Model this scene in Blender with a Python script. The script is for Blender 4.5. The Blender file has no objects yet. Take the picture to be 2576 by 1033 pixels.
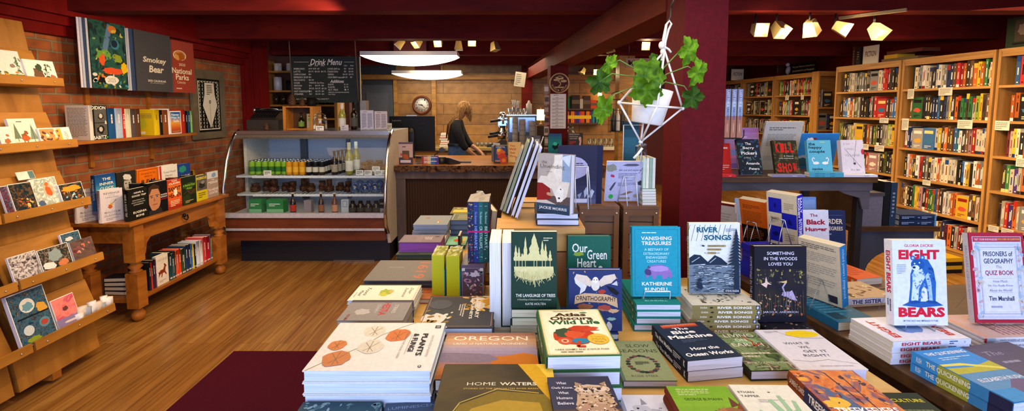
import bpy, math, random
from mathutils import Matrix, Vector
R = math.radians
SC = bpy.context.scene
COL = SC.collection
rnd = random.Random(7)
# ------------------------------------------------------------------ camera
FOCAL, CX, CY, PITCH, EYE = 1184.0, 1288.0, 374.0, R(4.97), 1.5
cam = bpy.data.cameras.new('camera')
cam.sensor_width = 36.0
cam.lens = 36.0 * FOCAL / 2576.0
cam.shift_y = -(516.5 - CY) / 2576.0
cam.clip_start = 0.02
cam_o = bpy.data.objects.new('camera', cam)
COL.objects.link(cam_o)
cam_o.location = (0, 0, EYE)
cam_o.rotation_euler = (R(90) - PITCH, 0, 0)
SC.camera = cam_o

def ray(x, y):
    a, b = (x - CX) / FOCAL, -(y - CY) / FOCAL
    return a, math.cos(PITCH) + b * math.sin(PITCH), -math.sin(PITCH) + b * math.cos(PITCH)
def onz(x, y, z):            # the point of the sight line that lies at height z
    r = ray(x, y); t = (z - EYE) / r[2]
    return Vector((r[0] * t, r[1] * t, z))
def ony(x, y, Y):            # the point of the sight line at depth Y
    r = ray(x, y); t = Y / r[1]
    return Vector((r[0] * t, Y, EYE + r[2] * t))
def onx(x, y, X):
    r = ray(x, y); t = X / r[0]
    return Vector((X, r[1] * t, EYE + r[2] * t))

# ------------------------------------------------------------------ materials
def lin(h):
    out = []
    for i in (0, 2, 4):
        c = int(h[i:i + 2], 16) / 255.0
        out.append(c / 12.92 if c <= 0.04045 else ((c + 0.055) / 1.055) ** 2.4)
    return tuple(out)
MC = {}
def base(key, rough=.5, metal=0.0, spec=.5):
    m = bpy.data.materials.new(key); m.use_nodes = True
    nt = m.node_tree; b = nt.nodes['Principled BSDF']
    b.inputs['Roughness'].default_value = rough
    b.inputs['Metallic'].default_value = metal
    b.inputs['Specular IOR Level'].default_value = spec
    return m, nt, b
def node(nt, t, **kw):
    n = nt.nodes.new(t)
    for k, v in kw.items():
        if k in n.inputs: n.inputs[k].default_value = v
        else: setattr(n, k, v)
    return n
def coords(nt, scale=(1, 1, 1), rot=(0, 0, 0), out='Object'):
    tc = node(nt, 'ShaderNodeTexCoord'); mp = node(nt, 'ShaderNodeMapping')
    mp.inputs['Scale'].default_value = scale; mp.inputs['Rotation'].default_value = rot
    nt.links.new(tc.outputs[out], mp.inputs['Vector'])
    return mp.outputs['Vector']
def ramp(nt, fac, cols, interp='LINEAR'):
    r = node(nt, 'ShaderNodeValToRGB'); cr = r.color_ramp; cr.interpolation = interp
    while len(cr.elements) < len(cols): cr.elements.new(.5)
    for e, (p, c) in zip(cr.elements, cols): e.position = p; e.color = (*c, 1)
    nt.links.new(fac, r.inputs['Fac'])
    return r.outputs['Color']
def mul(c, k): return tuple(min(1, x * k) for x in c)
def M(h, rough=.5, metal=0.0, var=.12, scale=60, spec=.5, emit=0.0):
    key = f'paint_{h}_{rough}_{metal}_{var}_{scale}_{spec}_{emit}'
    if key in MC: return MC[key]
    m, nt, b = base(key, rough, metal, spec)
    c = lin(h)
    nz = node(nt, 'ShaderNodeTexNoise', Scale=scale, Detail=2.0)
    nt.links.new(coords(nt), nz.inputs['Vector'])
    col = ramp(nt, nz.outputs['Fac'], [(.3, mul(c, 1 - var)), (.7, mul(c, 1 + var))])
    nt.links.new(col, b.inputs['Base Color'])
    if emit:
        nt.links.new(col, b.inputs['Emission Color']); b.inputs['Emission Strength'].default_value = emit
    MC[key] = m
    return m
def C(h): return M(h, .5, 0, .06, 90, .1)                 # printed cover stock
def wood(key, a, b_, stretch, rough=.45, bump=.0, c3=None, spec=.3):
    if key in MC: return MC[key]
    m, nt, b = base(key, rough, 0, spec)
    n1 = node(nt, 'ShaderNodeTexNoise', Scale=1.0, Detail=5.0, Distortion=.6)
    nt.links.new(coords(nt, stretch), n1.inputs['Vector'])
    cols = [(.3, lin(a)), (.7, lin(b_))]
    if c3: cols = [(.25, lin(a)), (.5, lin(b_)), (.75, lin(c3))]
    nt.links.new(ramp(nt, n1.outputs['Fac'], cols), b.inputs['Base Color'])
    if bump:
        bp = node(nt, 'ShaderNodeBump', Strength=bump, Distance=.003)
        nt.links.new(n1.outputs['Fac'], bp.inputs['Height']); nt.links.new(bp.outputs['Normal'], b.inputs['Normal'])
    MC[key] = m
    return m
def pages(h='e9e2d2'):
    key = 'page_edges_' + h
    if key in MC: return MC[key]
    m, nt, b = base(key, .8, 0, .2)
    n1 = node(nt, 'ShaderNodeTexNoise', Scale=1.0, Detail=2.0)
    nt.links.new(coords(nt, (6, 6, 520)), n1.inputs['Vector'])
    c = lin(h)
    nt.links.new(ramp(nt, n1.outputs['Fac'], [(.3, mul(c, .72)), (.62, c)]), b.inputs['Base Color'])
    MC[key] = m
    return m
def art_mat(cols, scale=18, detail=4, dist=1.0, rough=.4, stretch=(1, 1, 1), interp='LINEAR'):
    key = 'print_' + '_'.join(cols) + f'_{scale}_{detail}_{stretch}_{interp}'
    if key in MC: return MC[key]
    m, nt, b = base(key, rough, 0, .1)
    n1 = node(nt, 'ShaderNodeTexNoise', Scale=scale, Detail=detail, Distortion=dist)
    nt.links.new(coords(nt, stretch), n1.inputs['Vector'])
    k = len(cols)
    nt.links.new(ramp(nt, n1.outputs['Fac'], [(.28 + .44 * i / (k - 1), lin(c)) for i, c in enumerate(cols)], interp), b.inputs['Base Color'])
    MC[key] = m
    return m
def brick_mat(key, map_axes, c1, c2, mortar, bw, bh, mort=.012, rough=.85, bump=.6, squash=1.0, noise_amt=.5, rough_var=None, offset=.5):
    if key in MC: return MC[key]
    m, nt, b = base(key, rough)
    tc = node(nt, 'ShaderNodeTexCoord'); sp = node(nt, 'ShaderNodeSeparateXYZ'); cb = node(nt, 'ShaderNodeCombineXYZ')
    nt.links.new(tc.outputs['Object'], sp.inputs[0])
    nt.links.new(sp.outputs[map_axes[0]], cb.inputs[0]); nt.links.new(sp.outputs[map_axes[1]], cb.inputs[1])
    br = node(nt, 'ShaderNodeTexBrick'); br.offset = offset
    br.inputs['Color1'].default_value = (*lin(c1), 1); br.inputs['Color2'].default_value = (*lin(c2), 1)
    br.inputs['Mortar'].default_value = (*lin(mortar), 1)
    br.inputs['Scale'].default_value = 1.0; br.inputs['Mortar Size'].default_value = mort
    br.inputs['Brick Width'].default_value = bw; br.inputs['Row Height'].default_value = bh
    br.inputs['Mortar Smooth'].default_value = .3
    nz = node(nt, 'ShaderNodeTexNoise', Scale=9.0, Detail=6.0)
    nt.links.new(tc.outputs['Object'], nz.inputs['Vector'])
    ad = node(nt, 'ShaderNodeVectorMath', operation='MULTIPLY_ADD')
    nt.links.new(nz.outputs['Color'], ad.inputs[0]); ad.inputs[1].default_value = (.016, .016, 0)
    nt.links.new(cb.outputs[0], ad.inputs[2]); nt.links.new(ad.outputs[0], br.inputs['Vector'])
    mx = node(nt, 'ShaderNodeMix', data_type='RGBA', blend_type='MULTIPLY')
    mx.inputs['Factor'].default_value = noise_amt
    nt.links.new(br.outputs['Color'], mx.inputs['A'])
    nt.links.new(ramp(nt, nz.outputs['Fac'], [(.3, (.35, .3, .28)), (.62, (1, 1, 1))]), mx.inputs['B'])
    nt.links.new(mx.outputs['Result'], b.inputs['Base Color'])
    if bump:
        bp = node(nt, 'ShaderNodeBump', Strength=bump, Distance=.01, invert=True)
        nt.links.new(br.outputs['Fac'], bp.inputs['Height']); nt.links.new(bp.outputs['Normal'], b.inputs['Normal'])
    MC[key] = m
    return m
def plank_floor():
    m, nt, b = base('floor_planks', .27, 0, .5)
    tc = node(nt, 'ShaderNodeTexCoord'); sp = node(nt, 'ShaderNodeSeparateXYZ'); cb = node(nt, 'ShaderNodeCombineXYZ')
    nt.links.new(tc.outputs['Object'], sp.inputs[0]); nt.links.new(sp.outputs[1], cb.inputs[0]); nt.links.new(sp.outputs[0], cb.inputs[1])
    br = node(nt, 'ShaderNodeTexBrick'); br.offset = .37
    br.inputs['Color1'].default_value = (*lin('8e5e2a'), 1); br.inputs['Color2'].default_value = (*lin('a6783c'), 1)
    br.inputs['Mortar'].default_value = (*lin('6e4519'), 1)
    for k, v in (('Scale', 1.0), ('Mortar Size', .0016), ('Brick Width', 1.1), ('Row Height', .062), ('Mortar Smooth', .2)): br.inputs[k].default_value = v
    nt.links.new(cb.outputs[0], br.inputs['Vector'])
    g = node(nt, 'ShaderNodeTexNoise', Scale=1.0, Detail=6.0, Distortion=.8)
    nt.links.new(coords(nt, (42, 2.2, 1)), g.inputs['Vector'])
    mx = node(nt, 'ShaderNodeMix', data_type='RGBA', blend_type='MULTIPLY'); mx.inputs['Factor'].default_value = .75
    nt.links.new(br.outputs['Color'], mx.inputs['A'])
    nt.links.new(ramp(nt, g.outputs['Fac'], [(.3, (.38, .3, .24)), (.6, (1, 1, 1))]), mx.inputs['B'])
    nt.links.new(mx.outputs['Result'], b.inputs['Base Color'])
    nt.links.new(ramp(nt, g.outputs['Fac'], [(.3, (.3,) * 3), (.7, (.2,) * 3)]), b.inputs['Roughness'])
    return m
def glass(key, tint='ffffff', refl=1.0, rough=.02):
    if key in MC: return MC[key]
    m = bpy.data.materials.new(key); m.use_nodes = True; nt = m.node_tree
    nt.nodes.remove(nt.nodes['Principled BSDF'])
    out = nt.nodes['Material Output']
    tr = node(nt, 'ShaderNodeBsdfTransparent', Color=(*lin(tint), 1)); gl = node(nt, 'ShaderNodeBsdfGlossy', Roughness=rough)
    fr = node(nt, 'ShaderNodeLayerWeight', Blend=.25); mh = node(nt, 'ShaderNodeMath', operation='MULTIPLY_ADD'); mh.inputs[1].default_value = .5 * refl; mh.inputs[2].default_value = .05 * refl
    nz = node(nt, 'ShaderNodeTexNoise', Scale=3.0); nt.links.new(coords(nt), nz.inputs['Vector'])
    nt.links.new(ramp(nt, nz.outputs['Fac'], [(.2, (rough,) * 3), (.8, (rough * 2,) * 3)]), gl.inputs['Roughness'])
    mx = node(nt, 'ShaderNodeMixShader')
    nt.links.new(fr.outputs['Fresnel'], mh.inputs[0]); nt.links.new(mh.outputs[0], mx.inputs[0])
    nt.links.new(tr.outputs[0], mx.inputs[1]); nt.links.new(gl.outputs[0], mx.inputs[2]); nt.links.new(mx.outputs[0], out.inputs['Surface'])
    MC[key] = m
    return m
def glow(key, h, s):
    if key in MC: return MC[key]
    m, nt, b = base(key, .5)
    nz = node(nt, 'ShaderNodeTexNoise', Scale=6.0); nt.links.new(coords(nt), nz.inputs['Vector'])
    c = lin(h)
    col = ramp(nt, nz.outputs['Fac'], [(.3, mul(c, .93)), (.7, c)])
    nt.links.new(col, b.inputs['Base Color']); nt.links.new(col, b.inputs['Emission Color']); b.inputs['Emission Strength'].default_value = s
    MC[key] = m
    return m
# ------------------------------------------------------------------ mesh builder
TXT = {}
def glyphs(s, bold=0.0, shear=0.0):
    k = (s, bold, shear)
    if k not in TXT:
        cu = bpy.data.curves.new('lettering', 'FONT'); cu.body = s; cu.resolution_u = 2; cu.offset = bold; cu.shear = shear
        ob = bpy.data.objects.new('lettering', cu)
        me = bpy.data.meshes.new_from_object(ob)
        vs = [v.co.copy() for v in me.vertices]; fs = [tuple(p.vertices) for p in me.polygons]
        bpy.data.objects.remove(ob); bpy.data.curves.remove(cu); bpy.data.meshes.remove(me)
        if not vs: vs = [Vector((0, 0, 0))]
        xs = [v.x for v in vs]; ys = [v.y for v in vs]
        TXT[k] = (vs, fs, min(xs), min(ys), max(max(xs) - min(xs), 1e-4), max(max(ys) - min(ys), 1e-4))
    return TXT[k]
I4 = Matrix.Identity(4)
def T(x=0, y=0, z=0): return Matrix.Translation((x, y, z))
def RZ(a): return Matrix.Rotation(R(a), 4, 'Z')
def RX(a): return Matrix.Rotation(R(a), 4, 'X')
def RY(a): return Matrix.Rotation(R(a), 4, 'Y')
class MB:
    def __init__(s): s.v = []; s.f = []; s.mi = []; s.sm = []; s.mats = []; s.T = I4.copy()
    def idx(s, m):
        if m not in s.mats: s.mats.append(m)
        return s.mats.index(m)
    def add(s, vs, fs, m, smooth=False):
        b = len(s.v); i = s.idx(m)
        s.v.extend(s.T @ Vector(v) for v in vs)
        for f in fs: s.f.append(tuple(b + k for k in f)); s.mi.append(i); s.sm.append(smooth)
        return s
    def box(s, x0, y0, z0, x1, y1, z1, m, mx=None):
        vs = [Vector(p) for p in ((x0, y0, z0), (x1, y0, z0), (x1, y1, z0), (x0, y1, z0), (x0, y0, z1), (x1, y0, z1), (x1, y1, z1), (x0, y1, z1))]
        if mx: vs = [mx @ v for v in vs]
        return s.add(vs, [(0, 3, 2, 1), (4, 5, 6, 7), (0, 1, 5, 4), (1, 2, 6, 5), (2, 3, 7, 6), (3, 0, 4, 7)], m)
    def bar(s, a, b, w, h, m):          # rectangular bar from a to b
        a, b = Vector(a), Vector(b); d = b - a; q = d.to_track_quat('Z', 'Y').to_matrix().to_4x4()
        return s.box(-w / 2, -h / 2, 0, w / 2, h / 2, d.length, m, Matrix.Translation(a) @ q)
    def poly(s, pts, z, m): return s.add([(p[0], p[1], z) for p in pts], [tuple(range(len(pts)))], m)
    def prism(s, pts, z0, z1, m, mx=None, smooth=False):
        n = len(pts); vs = [Vector((p[0], p[1], z0)) for p in pts] + [Vector((p[0], p[1], z1)) for p in pts]
        if mx: vs = [mx @ v for v in vs]
        return s.add(vs, [tuple(range(n))[::-1], tuple(range(n, 2 * n))] + [(i, (i + 1) % n, n + (i + 1) % n, n + i) for i in range(n)], m, smooth)
    def tube(s, pts, r, m, n=8, r2=None, closed=False):
        pts = [Vector(p) for p in pts]; k = len(pts); rings = []; up = None; vs = []; fs = []
        for i, p in enumerate(pts):
            d = (pts[(i + 1) % k if closed else min(i + 1, k - 1)] - pts[(i - 1) % k if closed else max(i - 1, 0)]).normalized()
            if up is None: up = d.orthogonal().normalized()
            up = (up - d * up.dot(d)); up = up.normalized() if up.length > 1e-6 else d.orthogonal().normalized()
            sd = d.cross(up); rr = r if not callable(r) else r(i / max(1, k - 1))
            if r2 is not None: rr = r + (r2 - r) * i / max(1, k - 1)
            vs += [p + (up * math.cos(2 * math.pi * j / n) + sd * math.sin(2 * math.pi * j / n)) * rr for j in range(n)]
        for i in range(k if closed else k - 1):
            a, b = i * n, ((i + 1) % k) * n
            fs += [(a + j, a + (j + 1) % n, b + (j + 1) % n, b + j) for j in range(n)]
        if not closed: fs += [tuple(range(n))[::-1], tuple(range((k - 1) * n, k * n))]
        return s.add(vs, fs, m, True)
    def lathe(s, prof, m, n=20, mx=None, cap=True, arc=1.0):
        vs = []; fs = []; k = len(prof)
        for r, z in prof: vs += [Vector((r * math.cos(2 * math.pi * j / n), r * math.sin(2 * math.pi * j / n), z)) for j in range(n)]
        for i in range(k - 1):
            a, b = i * n, (i + 1) * n
            fs += [(a + j, a + (j + 1) % n, b + (j + 1) % n, b + j) for j in range(n)]
        if cap: fs += [tuple(range(n))[::-1], tuple(range((k - 1) * n, k * n))]
        if mx: vs = [mx @ v for v in vs]
        return s.add(vs, fs, m, True)
    def ball(s, c, rx, ry, rz, m, n=12, mx=None):
        prof = [(max(1e-4, math.sin(math.pi * i / 8)), -math.cos(math.pi * i / 8)) for i in range(9)]
        q = Matrix.Translation(c) @ (mx or I4) @ Matrix.Diagonal((rx, ry, rz, 1))
        return s.lathe(prof, m, n, q)
    def ell(s, cx, cy, rx, ry, z, m, n=20): return s.poly([(cx + rx * math.cos(2 * math.pi * i / n), cy + ry * math.sin(2 * math.pi * i / n)) for i in range(n)], z, m)
    def text(s, t, cx, cy, w, h, z, m, bold=0.0, shear=0.0, rot=0):   # lettering fitted to a w x h box
        vs, fs, x0, y0, tw, th = glyphs(t, bold, shear)
        q = Matrix.Translation((cx, cy, z)) @ RZ(rot) @ Matrix.Diagonal((w / tw, h / th, 1, 1)) @ Matrix.Translation((-x0 - tw / 2, -y0 - th / 2, 0))
        return s.add([q @ v for v in vs], fs, m)
    def mesh(s, name):
        me = bpy.data.meshes.new(name)
        me.from_pydata([tuple(v) for v in s.v], [], s.f)
        for m in s.mats: me.materials.append(m)
        me.polygons.foreach_set('material_index', s.mi); me.polygons.foreach_set('use_smooth', s.sm)
        me.update()
        return me
    def build(s, name, parent=None, mx=None, bevel=0):
        o = bpy.data.objects.new(name, s.mesh(name)); COL.objects.link(o)
        if parent is not None: o.parent = parent
        if mx is not None: o.matrix_local = mx
        if bevel:
            b = o.modifiers.new('edge', 'BEVEL'); b.width = bevel; b.segments = 2; b.limit_method = 'ANGLE'; b.angle_limit = R(50)
        return o
def tag(o, label=None, cat=None, group=None, kind=None):
    for k, v in (('label', label), ('category', cat), ('group', group), ('kind', kind)):
        if v: o[k] = v
    return o
def empty(name, mx, label, cat, group=None):
    o = bpy.data.objects.new(name, None); COL.objects.link(o); o.empty_display_size = .05
    o.matrix_world = mx
    return tag(o, label, cat, group)
def structure(name, mb, **kw): return tag(mb.build(name, **kw), kind='structure')
def kids(o): return [c for c in bpy.data.objects if c.parent == o]
def dup(root, mx, label, group=None):
    r = root.copy(); COL.objects.link(r); r.matrix_world = mx; r['label'] = label
    if group: r['group'] = group
    for ch in KIDS.get(root.name, ()):
        c = ch.copy(); COL.objects.link(c); c.parent = r; KIDS.setdefault(r.name, []).append(c)
        for g in KIDS.get(ch.name, ()):
            d = g.copy(); COL.objects.link(d); d.parent = c
    return r
KIDS = {}
def part(mb, name, parent, label=None, **kw):
    o = mb.build(name, parent, **kw); KIDS.setdefault(parent.name, []).append(o)
    if label: o['label'] = label
    return o
# ------------------------------------------------------------------ printed covers: w, h of the face, fractions inside
def blob(cx, cy, rx, ry, seed=1, n=18, amp=.25):
    g = random.Random(seed); k = [1 - amp + 2 * amp * g.random() for _ in range(n)]
    return [(cx + rx * k[i] * math.cos(2 * math.pi * i / n), cy + ry * k[i] * math.sin(2 * math.pi * i / n)) for i in range(n)]
def col(c): return C(c) if isinstance(c, str) else c
def art(mb, els, w, h, mx, z0=.0002):
    old = mb.T.copy(); mb.T = old @ mx; z = z0; cl = lambda P: [(min(max(x, 0), w), min(max(y, 0), h)) for x, y in P]
    for e in els:
        k = e[0]; z += .00006
        if k == 'r': mb.poly([(e[1] * w, e[2] * h), (e[3] * w, e[2] * h), (e[3] * w, e[4] * h), (e[1] * w, e[4] * h)], z, col(e[5]))
        elif k == 'o':                                  # outline rectangle
            x0, y0, x1, y1, c, t = e[1] * w, e[2] * h, e[3] * w, e[4] * h, col(e[5]), e[6] * w
            for q in ((x0, y0, x1, y0 + t), (x0, y1 - t, x1, y1), (x0, y0, x0 + t, y1), (x1 - t, y0, x1, y1)): mb.poly([(q[0], q[1]), (q[2], q[1]), (q[2], q[3]), (q[0], q[3])], z, c)
        elif k == 'e': mb.poly(cl([(e[1] * w + e[3] * w * math.cos(i * .314159), e[2] * h + e[4] * w * math.sin(i * .314159)) for i in range(20)]), z, col(e[5]))
        elif k == 'p': mb.poly([(x * w, y * h) for x, y in e[1]], z, col(e[2]))
        elif k == 'b': mb.poly(cl(blob(e[1] * w, e[2] * h, e[3] * w, e[4] * w, e[6] if len(e) > 6 else 1, 18, e[7] if len(e) > 7 else .2)), z, col(e[5]))
        elif k == 't':
            tw, th = (e[4] * h, e[5] * w) if len(e) > 9 and abs(e[9]) == 90 else (e[4] * w, e[5] * h)
            mb.text(e[1], e[2] * w, e[3] * h, tw, th, z, col(e[6]), *(e[7:10]))
        elif k == 'l':
            pts = [Vector((x * w, y * h, z)) for x, y in e[1]]; c = col(e[3]); hw = e[2] * w / 2
            for a, b in zip(pts, pts[1:]):
                d = (b - a).normalized() * hw; nx = Vector((-d.y, d.x, 0))
                mb.add([a - nx - d * .3, b - nx + d * .3, b + nx + d * .3, a + nx - d * .3], [(0, 1, 2, 3)], c)
        elif k == 'n':                                  # block of small print
            _, x0, y0, x1, y1, n, c = e[:7]; g = random.Random(n * 7 + int(x0 * 100)); lh = (y1 - y0) / n
            for i in range(n):
                yy = y1 - lh * (i + .8); xx = x0; end = x1 - (x1 - x0) * (g.random() * .12 if i < n - 1 else .5)
                while xx < end:
                    l = min((.03 + .06 * g.random()) * (x1 - x0) * 2, end - xx)
                    mb.poly([(xx * w, yy * h), ((xx + l) * w, yy * h), ((xx + l) * w, (yy + lh * .5) * h), (xx * w, (yy + lh * .5) * h)], z, col(c)); xx += l + .02 * (x1 - x0)
        elif k == 's':                                  # scattered leaves or flecks
            _, x0, y0, x1, y1, n, sz, cs, sd = e[:9]; g = random.Random(sd)
            for i in range(n):
                a, b = x0 + (x1 - x0) * g.random(), y0 + (y1 - y0) * g.random(); r = sz * w * (.5 + g.random()); an = g.random() * 6.28; q = .35 + .4 * g.random()
                mb.poly(cl([(a * w + r * math.cos(t) * math.cos(an) - r * q * math.sin(t) * math.sin(an), b * h + r * math.cos(t) * math.sin(an) + r * q * math.sin(t) * math.cos(an)) for t in [j * .785 for j in range(8)]]), z + .00004 * (i % 3), col(cs[i % len(cs)]))
        elif k == 'v':                                  # vertical blend, bottom to top
            _, x0, y0, x1, y1, cs, n = e; L = [lin(c) for c in cs]
            for i in range(n):
                f = (i + .5) / n * (len(L) - 1); j = min(int(f), len(L) - 2); f -= j
                c = ''.join('%02x' % int(round(255 * (12.92 * q if q < .0031308 else 1.055 * q ** (1 / 2.4) - .055))) for q in [L[j][t] * (1 - f) + L[j + 1][t] * f for t in range(3)])
                mb.poly([(x0 * w, (y0 + (y1 - y0) * i / n) * h), (x1 * w, (y0 + (y1 - y0) * i / n) * h), (x1 * w, (y0 + (y1 - y0) * (i + 1) / n) * h), (x0 * w, (y0 + (y1 - y0) * (i + 1) / n) * h)], z, C(c))
    mb.T = old
def bookmesh(w, h, t, cover, front=(), spine=(), back=(), hard=True, page='e9e2d2', spine_col=None):
    c = col(cover); sc = col(spine_col) if spine_col else c
    k, o = (.003, .003) if hard else (.0009, .0)
    k = min(k, t * .2)
    mb = MB()
    mb.box(0, 0, 0, w, h, k, c); mb.box(0, 0, t - k, w, h, t, c)
    if hard:                                            # rounded back
        n = 6; pr = [(-.0035 * math.sin(math.pi * i / n), t * i / n) for i in range(n + 1)]
        vs = [(x, y, z) for y in (0, h) for x, z in pr]; m = n + 1
        mb.add(vs + [(k, 0, 0), (k, 0, t), (k, h, 0), (k, h, t)], [(i, m + i, m + i + 1, i + 1) for i in range(n)] + [tuple(range(n, -1, -1)), tuple(range(m, 2 * m))], sc, True)
        sx = -.0037
    else:
        mb.box(-.0004, 0, 0, k, h, t, sc); sx = -.0006
    if front: art(mb, front, w, h, T(0, 0, t))
    if back: art(mb, back, w, h, T(w, 0, 0) @ RY(180))
    if spine: art(mb, spine, h, t, Matrix(((0, 0, -1, sx), (-1, 0, 0, h), (0, 1, 0, 0), (0, 0, 0, 1))))
    pg = MB(); pg.box(k, o, k, w - o, h - o, t - k, pages(page))
    return mb, pg
def book(label, mx, w, h, t, cover, front=(), spine=(), back=(), hard=True, page='e9e2d2', group=None, spine_col=None, name='book', cat='book'):
    mb, pg = bookmesh(w, h, t, cover, front, spine, back, hard, page, spine_col)
    r = empty(name, mx, label, cat, group)
    part(mb, 'cover', r); part(pg, 'page_block', r)
    return r
def lie(p, yaw=0): return Matrix.Translation(p) @ RZ(yaw)                       # flat, head of the cover away from its foot
def stand(p, yaw=0, tilt=0): return Matrix.Translation(p) @ RZ(yaw) @ RX(90 - tilt)
def standback(p, yaw=0, tilt=0): return Matrix.Translation(p) @ RZ(yaw) @ RX(90 - tilt)
ORD = ['', 'first', 'second', 'third', 'fourth', 'fifth', 'sixth', 'seventh', 'eighth', 'ninth', 'tenth', 'eleventh', 'twelfth', 'thirteenth', 'fourteenth', 'fifteenth', 'sixteenth', 'seventeenth', 'eighteenth', 'nineteenth', 'twentieth', 'twenty-first', 'twenty-second', 'twenty-third', 'twenty-fourth', 'twenty-fifth', 'twenty-sixth', 'twenty-seventh', 'twenty-eighth']
# ------------------------------------------------------------------ the room
RED = wood('red_beam_paint', '4e110f', '681914', (3, 9, 9), .7, .15, None, .08)
REDW = wood('red_wall_paint', '640c0c', '7a1210', (6, 6, 2), .6, .1, None, .12)
REDP = M('580c14', .6, 0, .14, 40, .1)
CEIL = wood('ceiling_boards', '561411', '6e1c18', (2, 14, 2), .7, .2, None, .08)
OAK = wood('oak', '9a6a30', 'bd8a48', (3, 30, 30), .42)
OAKV = wood('oak_upright', '9a6a30', 'bd8a48', (30, 30, 3), .42)
PINE = wood('knotty_pine', '8a5f2c', 'b5843f', (3.2, 10, 24), .5, .1)
HONEY = wood('honey_pine', '824612', 'ac6a24', (18, 3, 18), .38, .05)
RACKW = wood('rack_wood', '94601f', 'b47a30', (14, 3, 14), .42)
RACKV = wood('rack_wood_upright', '8e5a1e', 'b0762e', (14, 12, 3), .42)
BLACK = M('141414', .4); STEEL = M('b9bcc2', .28, 1.0, .06); CHROME = M('d6d8da', .16, 1.0, .04); WHITE = M('e9e6de', .5, 0, .05)
DARKW = wood('dark_table_wood', '3a2616', '5a3c22', (3, 18, 18), .4)
FLOORM = plank_floor()
mb = MB(); mb.box(-3.4, -1.3, -.06, 5.7, 9.5, 0, FLOORM); structure('floor', mb)
BRICK = brick_mat('old_brick', (1, 2), '8f4a24', 'ac6030', '8c765a', .215, .073, .009, .85, .7, noise_amt=.7)
mb = MB(); mb.box(-3.32, -1.3, 0, -3.2, 5.6, 2.03, BRICK); structure('wall_left', mb)
mb = MB()
for x, z0, z1 in ((-3.14, 2.0, 2.07), (-3.10, 2.07, 2.13), (-3.05, 2.13, 2.42)): mb.box(-3.32, -1.3, z0, x, 5.6, z1, REDW)
structure('trim_1', mb)
mb = MB()                                                 # red board wall closing the brick
mb.box(-3.32, 5.6, 0, -2.93, 5.72, 2.42, REDW)
for x in (-3.16, -3.06, -2.96): mb.box(x - .012, 5.585, 0, x + .012, 5.6, 2.42, REDW)
structure('wall_partition', mb)
mb = MB(); mb.box(-3.32, 6.25, 0, -2.15, 6.35, 2.42, M('4d2a1c', .7)); structure('wall_alcove', mb)
PLANKW = brick_mat('plank_wall', (0, 2), '8d6330', 'b0803f', '4a3014', 2.3, .175, .004, .55, .4, noise_amt=.55)
mb = MB(); mb.box(-1.95, 8.0, 0, 2.1, 8.12, 2.42, PLANKW); structure('wall_back', mb)
mb = MB(); mb.box(-3.32, 8.0, 0, -1.95, 8.12, 2.42, M('3a3c40', .6)); structure('wall_back_left', mb)
mb = MB()
mb.box(-2.52, 7.94, .02, -2.0, 7.99, 1.88, M('4d5158', .5))
for z0, z1 in ((.15, .85), (1.0, 1.75)): mb.box(-2.44, 7.925, z0, -2.08, 7.94, z1, M('575b62', .5))
dr = structure('door_1', mb)
mb = MB(); mb.lathe([(.02, 0), (.03, .03), (.02, .06)], STEEL, 10, T(-2.05, 7.94, .95) @ RX(90)); part(mb, 'door_handle', dr)
mb = MB()
mb.box(-3.0, 7.9, 1.97, 1.9, 8.0, 2.05, PINE); mb.box(-1.99, 7.95, 0, -1.93, 8.0, 1.97, PINE); mb.box(-1.35, 7.96, 0, -1.28, 8.0, 1.97, PINE); mb.box(-2.56, 7.95, 0, -2.52, 8.0, 1.97, PINE)
structure('trim_2', mb)
mb = MB(); mb.box(.16, 7.72, 0, .33, 7.99, 2.42, RED); structure('pillar_back', mb)
mb = MB(); mb.box(2.1, 9.2, 0, 5.7, 9.3, 2.42, M('58140f', .6)); mb.box(2.1, 8.0, 0, 2.2, 9.2, 2.42, M('58140f', .6)); structure('wall_back_right', mb)
E = lambda d, o=0: Vector((-.0906 * d + o, .9959 * d, 0))   # along the turned right-hand side
mb = MB(); mb.T = T(5.14, 0, 0) @ RZ(5.2)
mb.box(0, -1.4, 0, .12, 10, 2.42, M('58120f', .7, 0, .1, 20, .1)); structure('wall_right', mb)
mb = MB()
mb.box(-3.32, -1.3, 0, 5.7, -1.18, .45, M('7a2a20', .7)); mb.box(-3.32, -1.3, 2.25, 5.7, -1.18, 2.42, M('7a2a20', .7))
for x in (-3.32, -1.0, 1.6, 4.3): mb.box(x, -1.3, .45, x + .16, -1.18, 2.25, M('7a2a20', .7))
structure('wall_front', mb)
mb = MB(); mb.box(-3.4, -1.3, 2.42, 5.7, 9.5, 2.5, CEIL); structure('ceiling', mb)
for i, y in enumerate((.5, 1.95, 3.3, 4.62, 6.0, 7.35)):
    mb = MB(); mb.box(-3.05, y, 2.165, 5.2, y + .15, 2.42, RED); structure(f'beam_{i + 1}', mb)
mb = MB(); mb.T = T(.776, 2.15, 0) @ RZ(5.5); mb.box(0, 0, 0, .205, .205, 2.42, REDP); structure('pillar_front', mb, bevel=.004)
mb = MB(); mb.T = T(.776, 2.15, 0) @ RZ(5.5); mb.box(-.005, .206, 1.97, .21, 5.6, 2.165, wood('girder_paint', '54180f', '6c2416', (9, 2, 9), .65, .1, None, .1)); structure('beam_girder', mb)
mb = MB(); mb.T = T(.43, 5.3, 0) @ RZ(5.5); mb.box(0, 0, 0, .2, .2, 1.97, RED); structure('pillar_counter', mb)
mb = MB(); mb.T = T(1.38, 6.1, 0) @ RZ(5.5); mb.box(0, 0, 0, .2, .16, 2.165, PINE); structure('pillar_side', mb)
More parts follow.
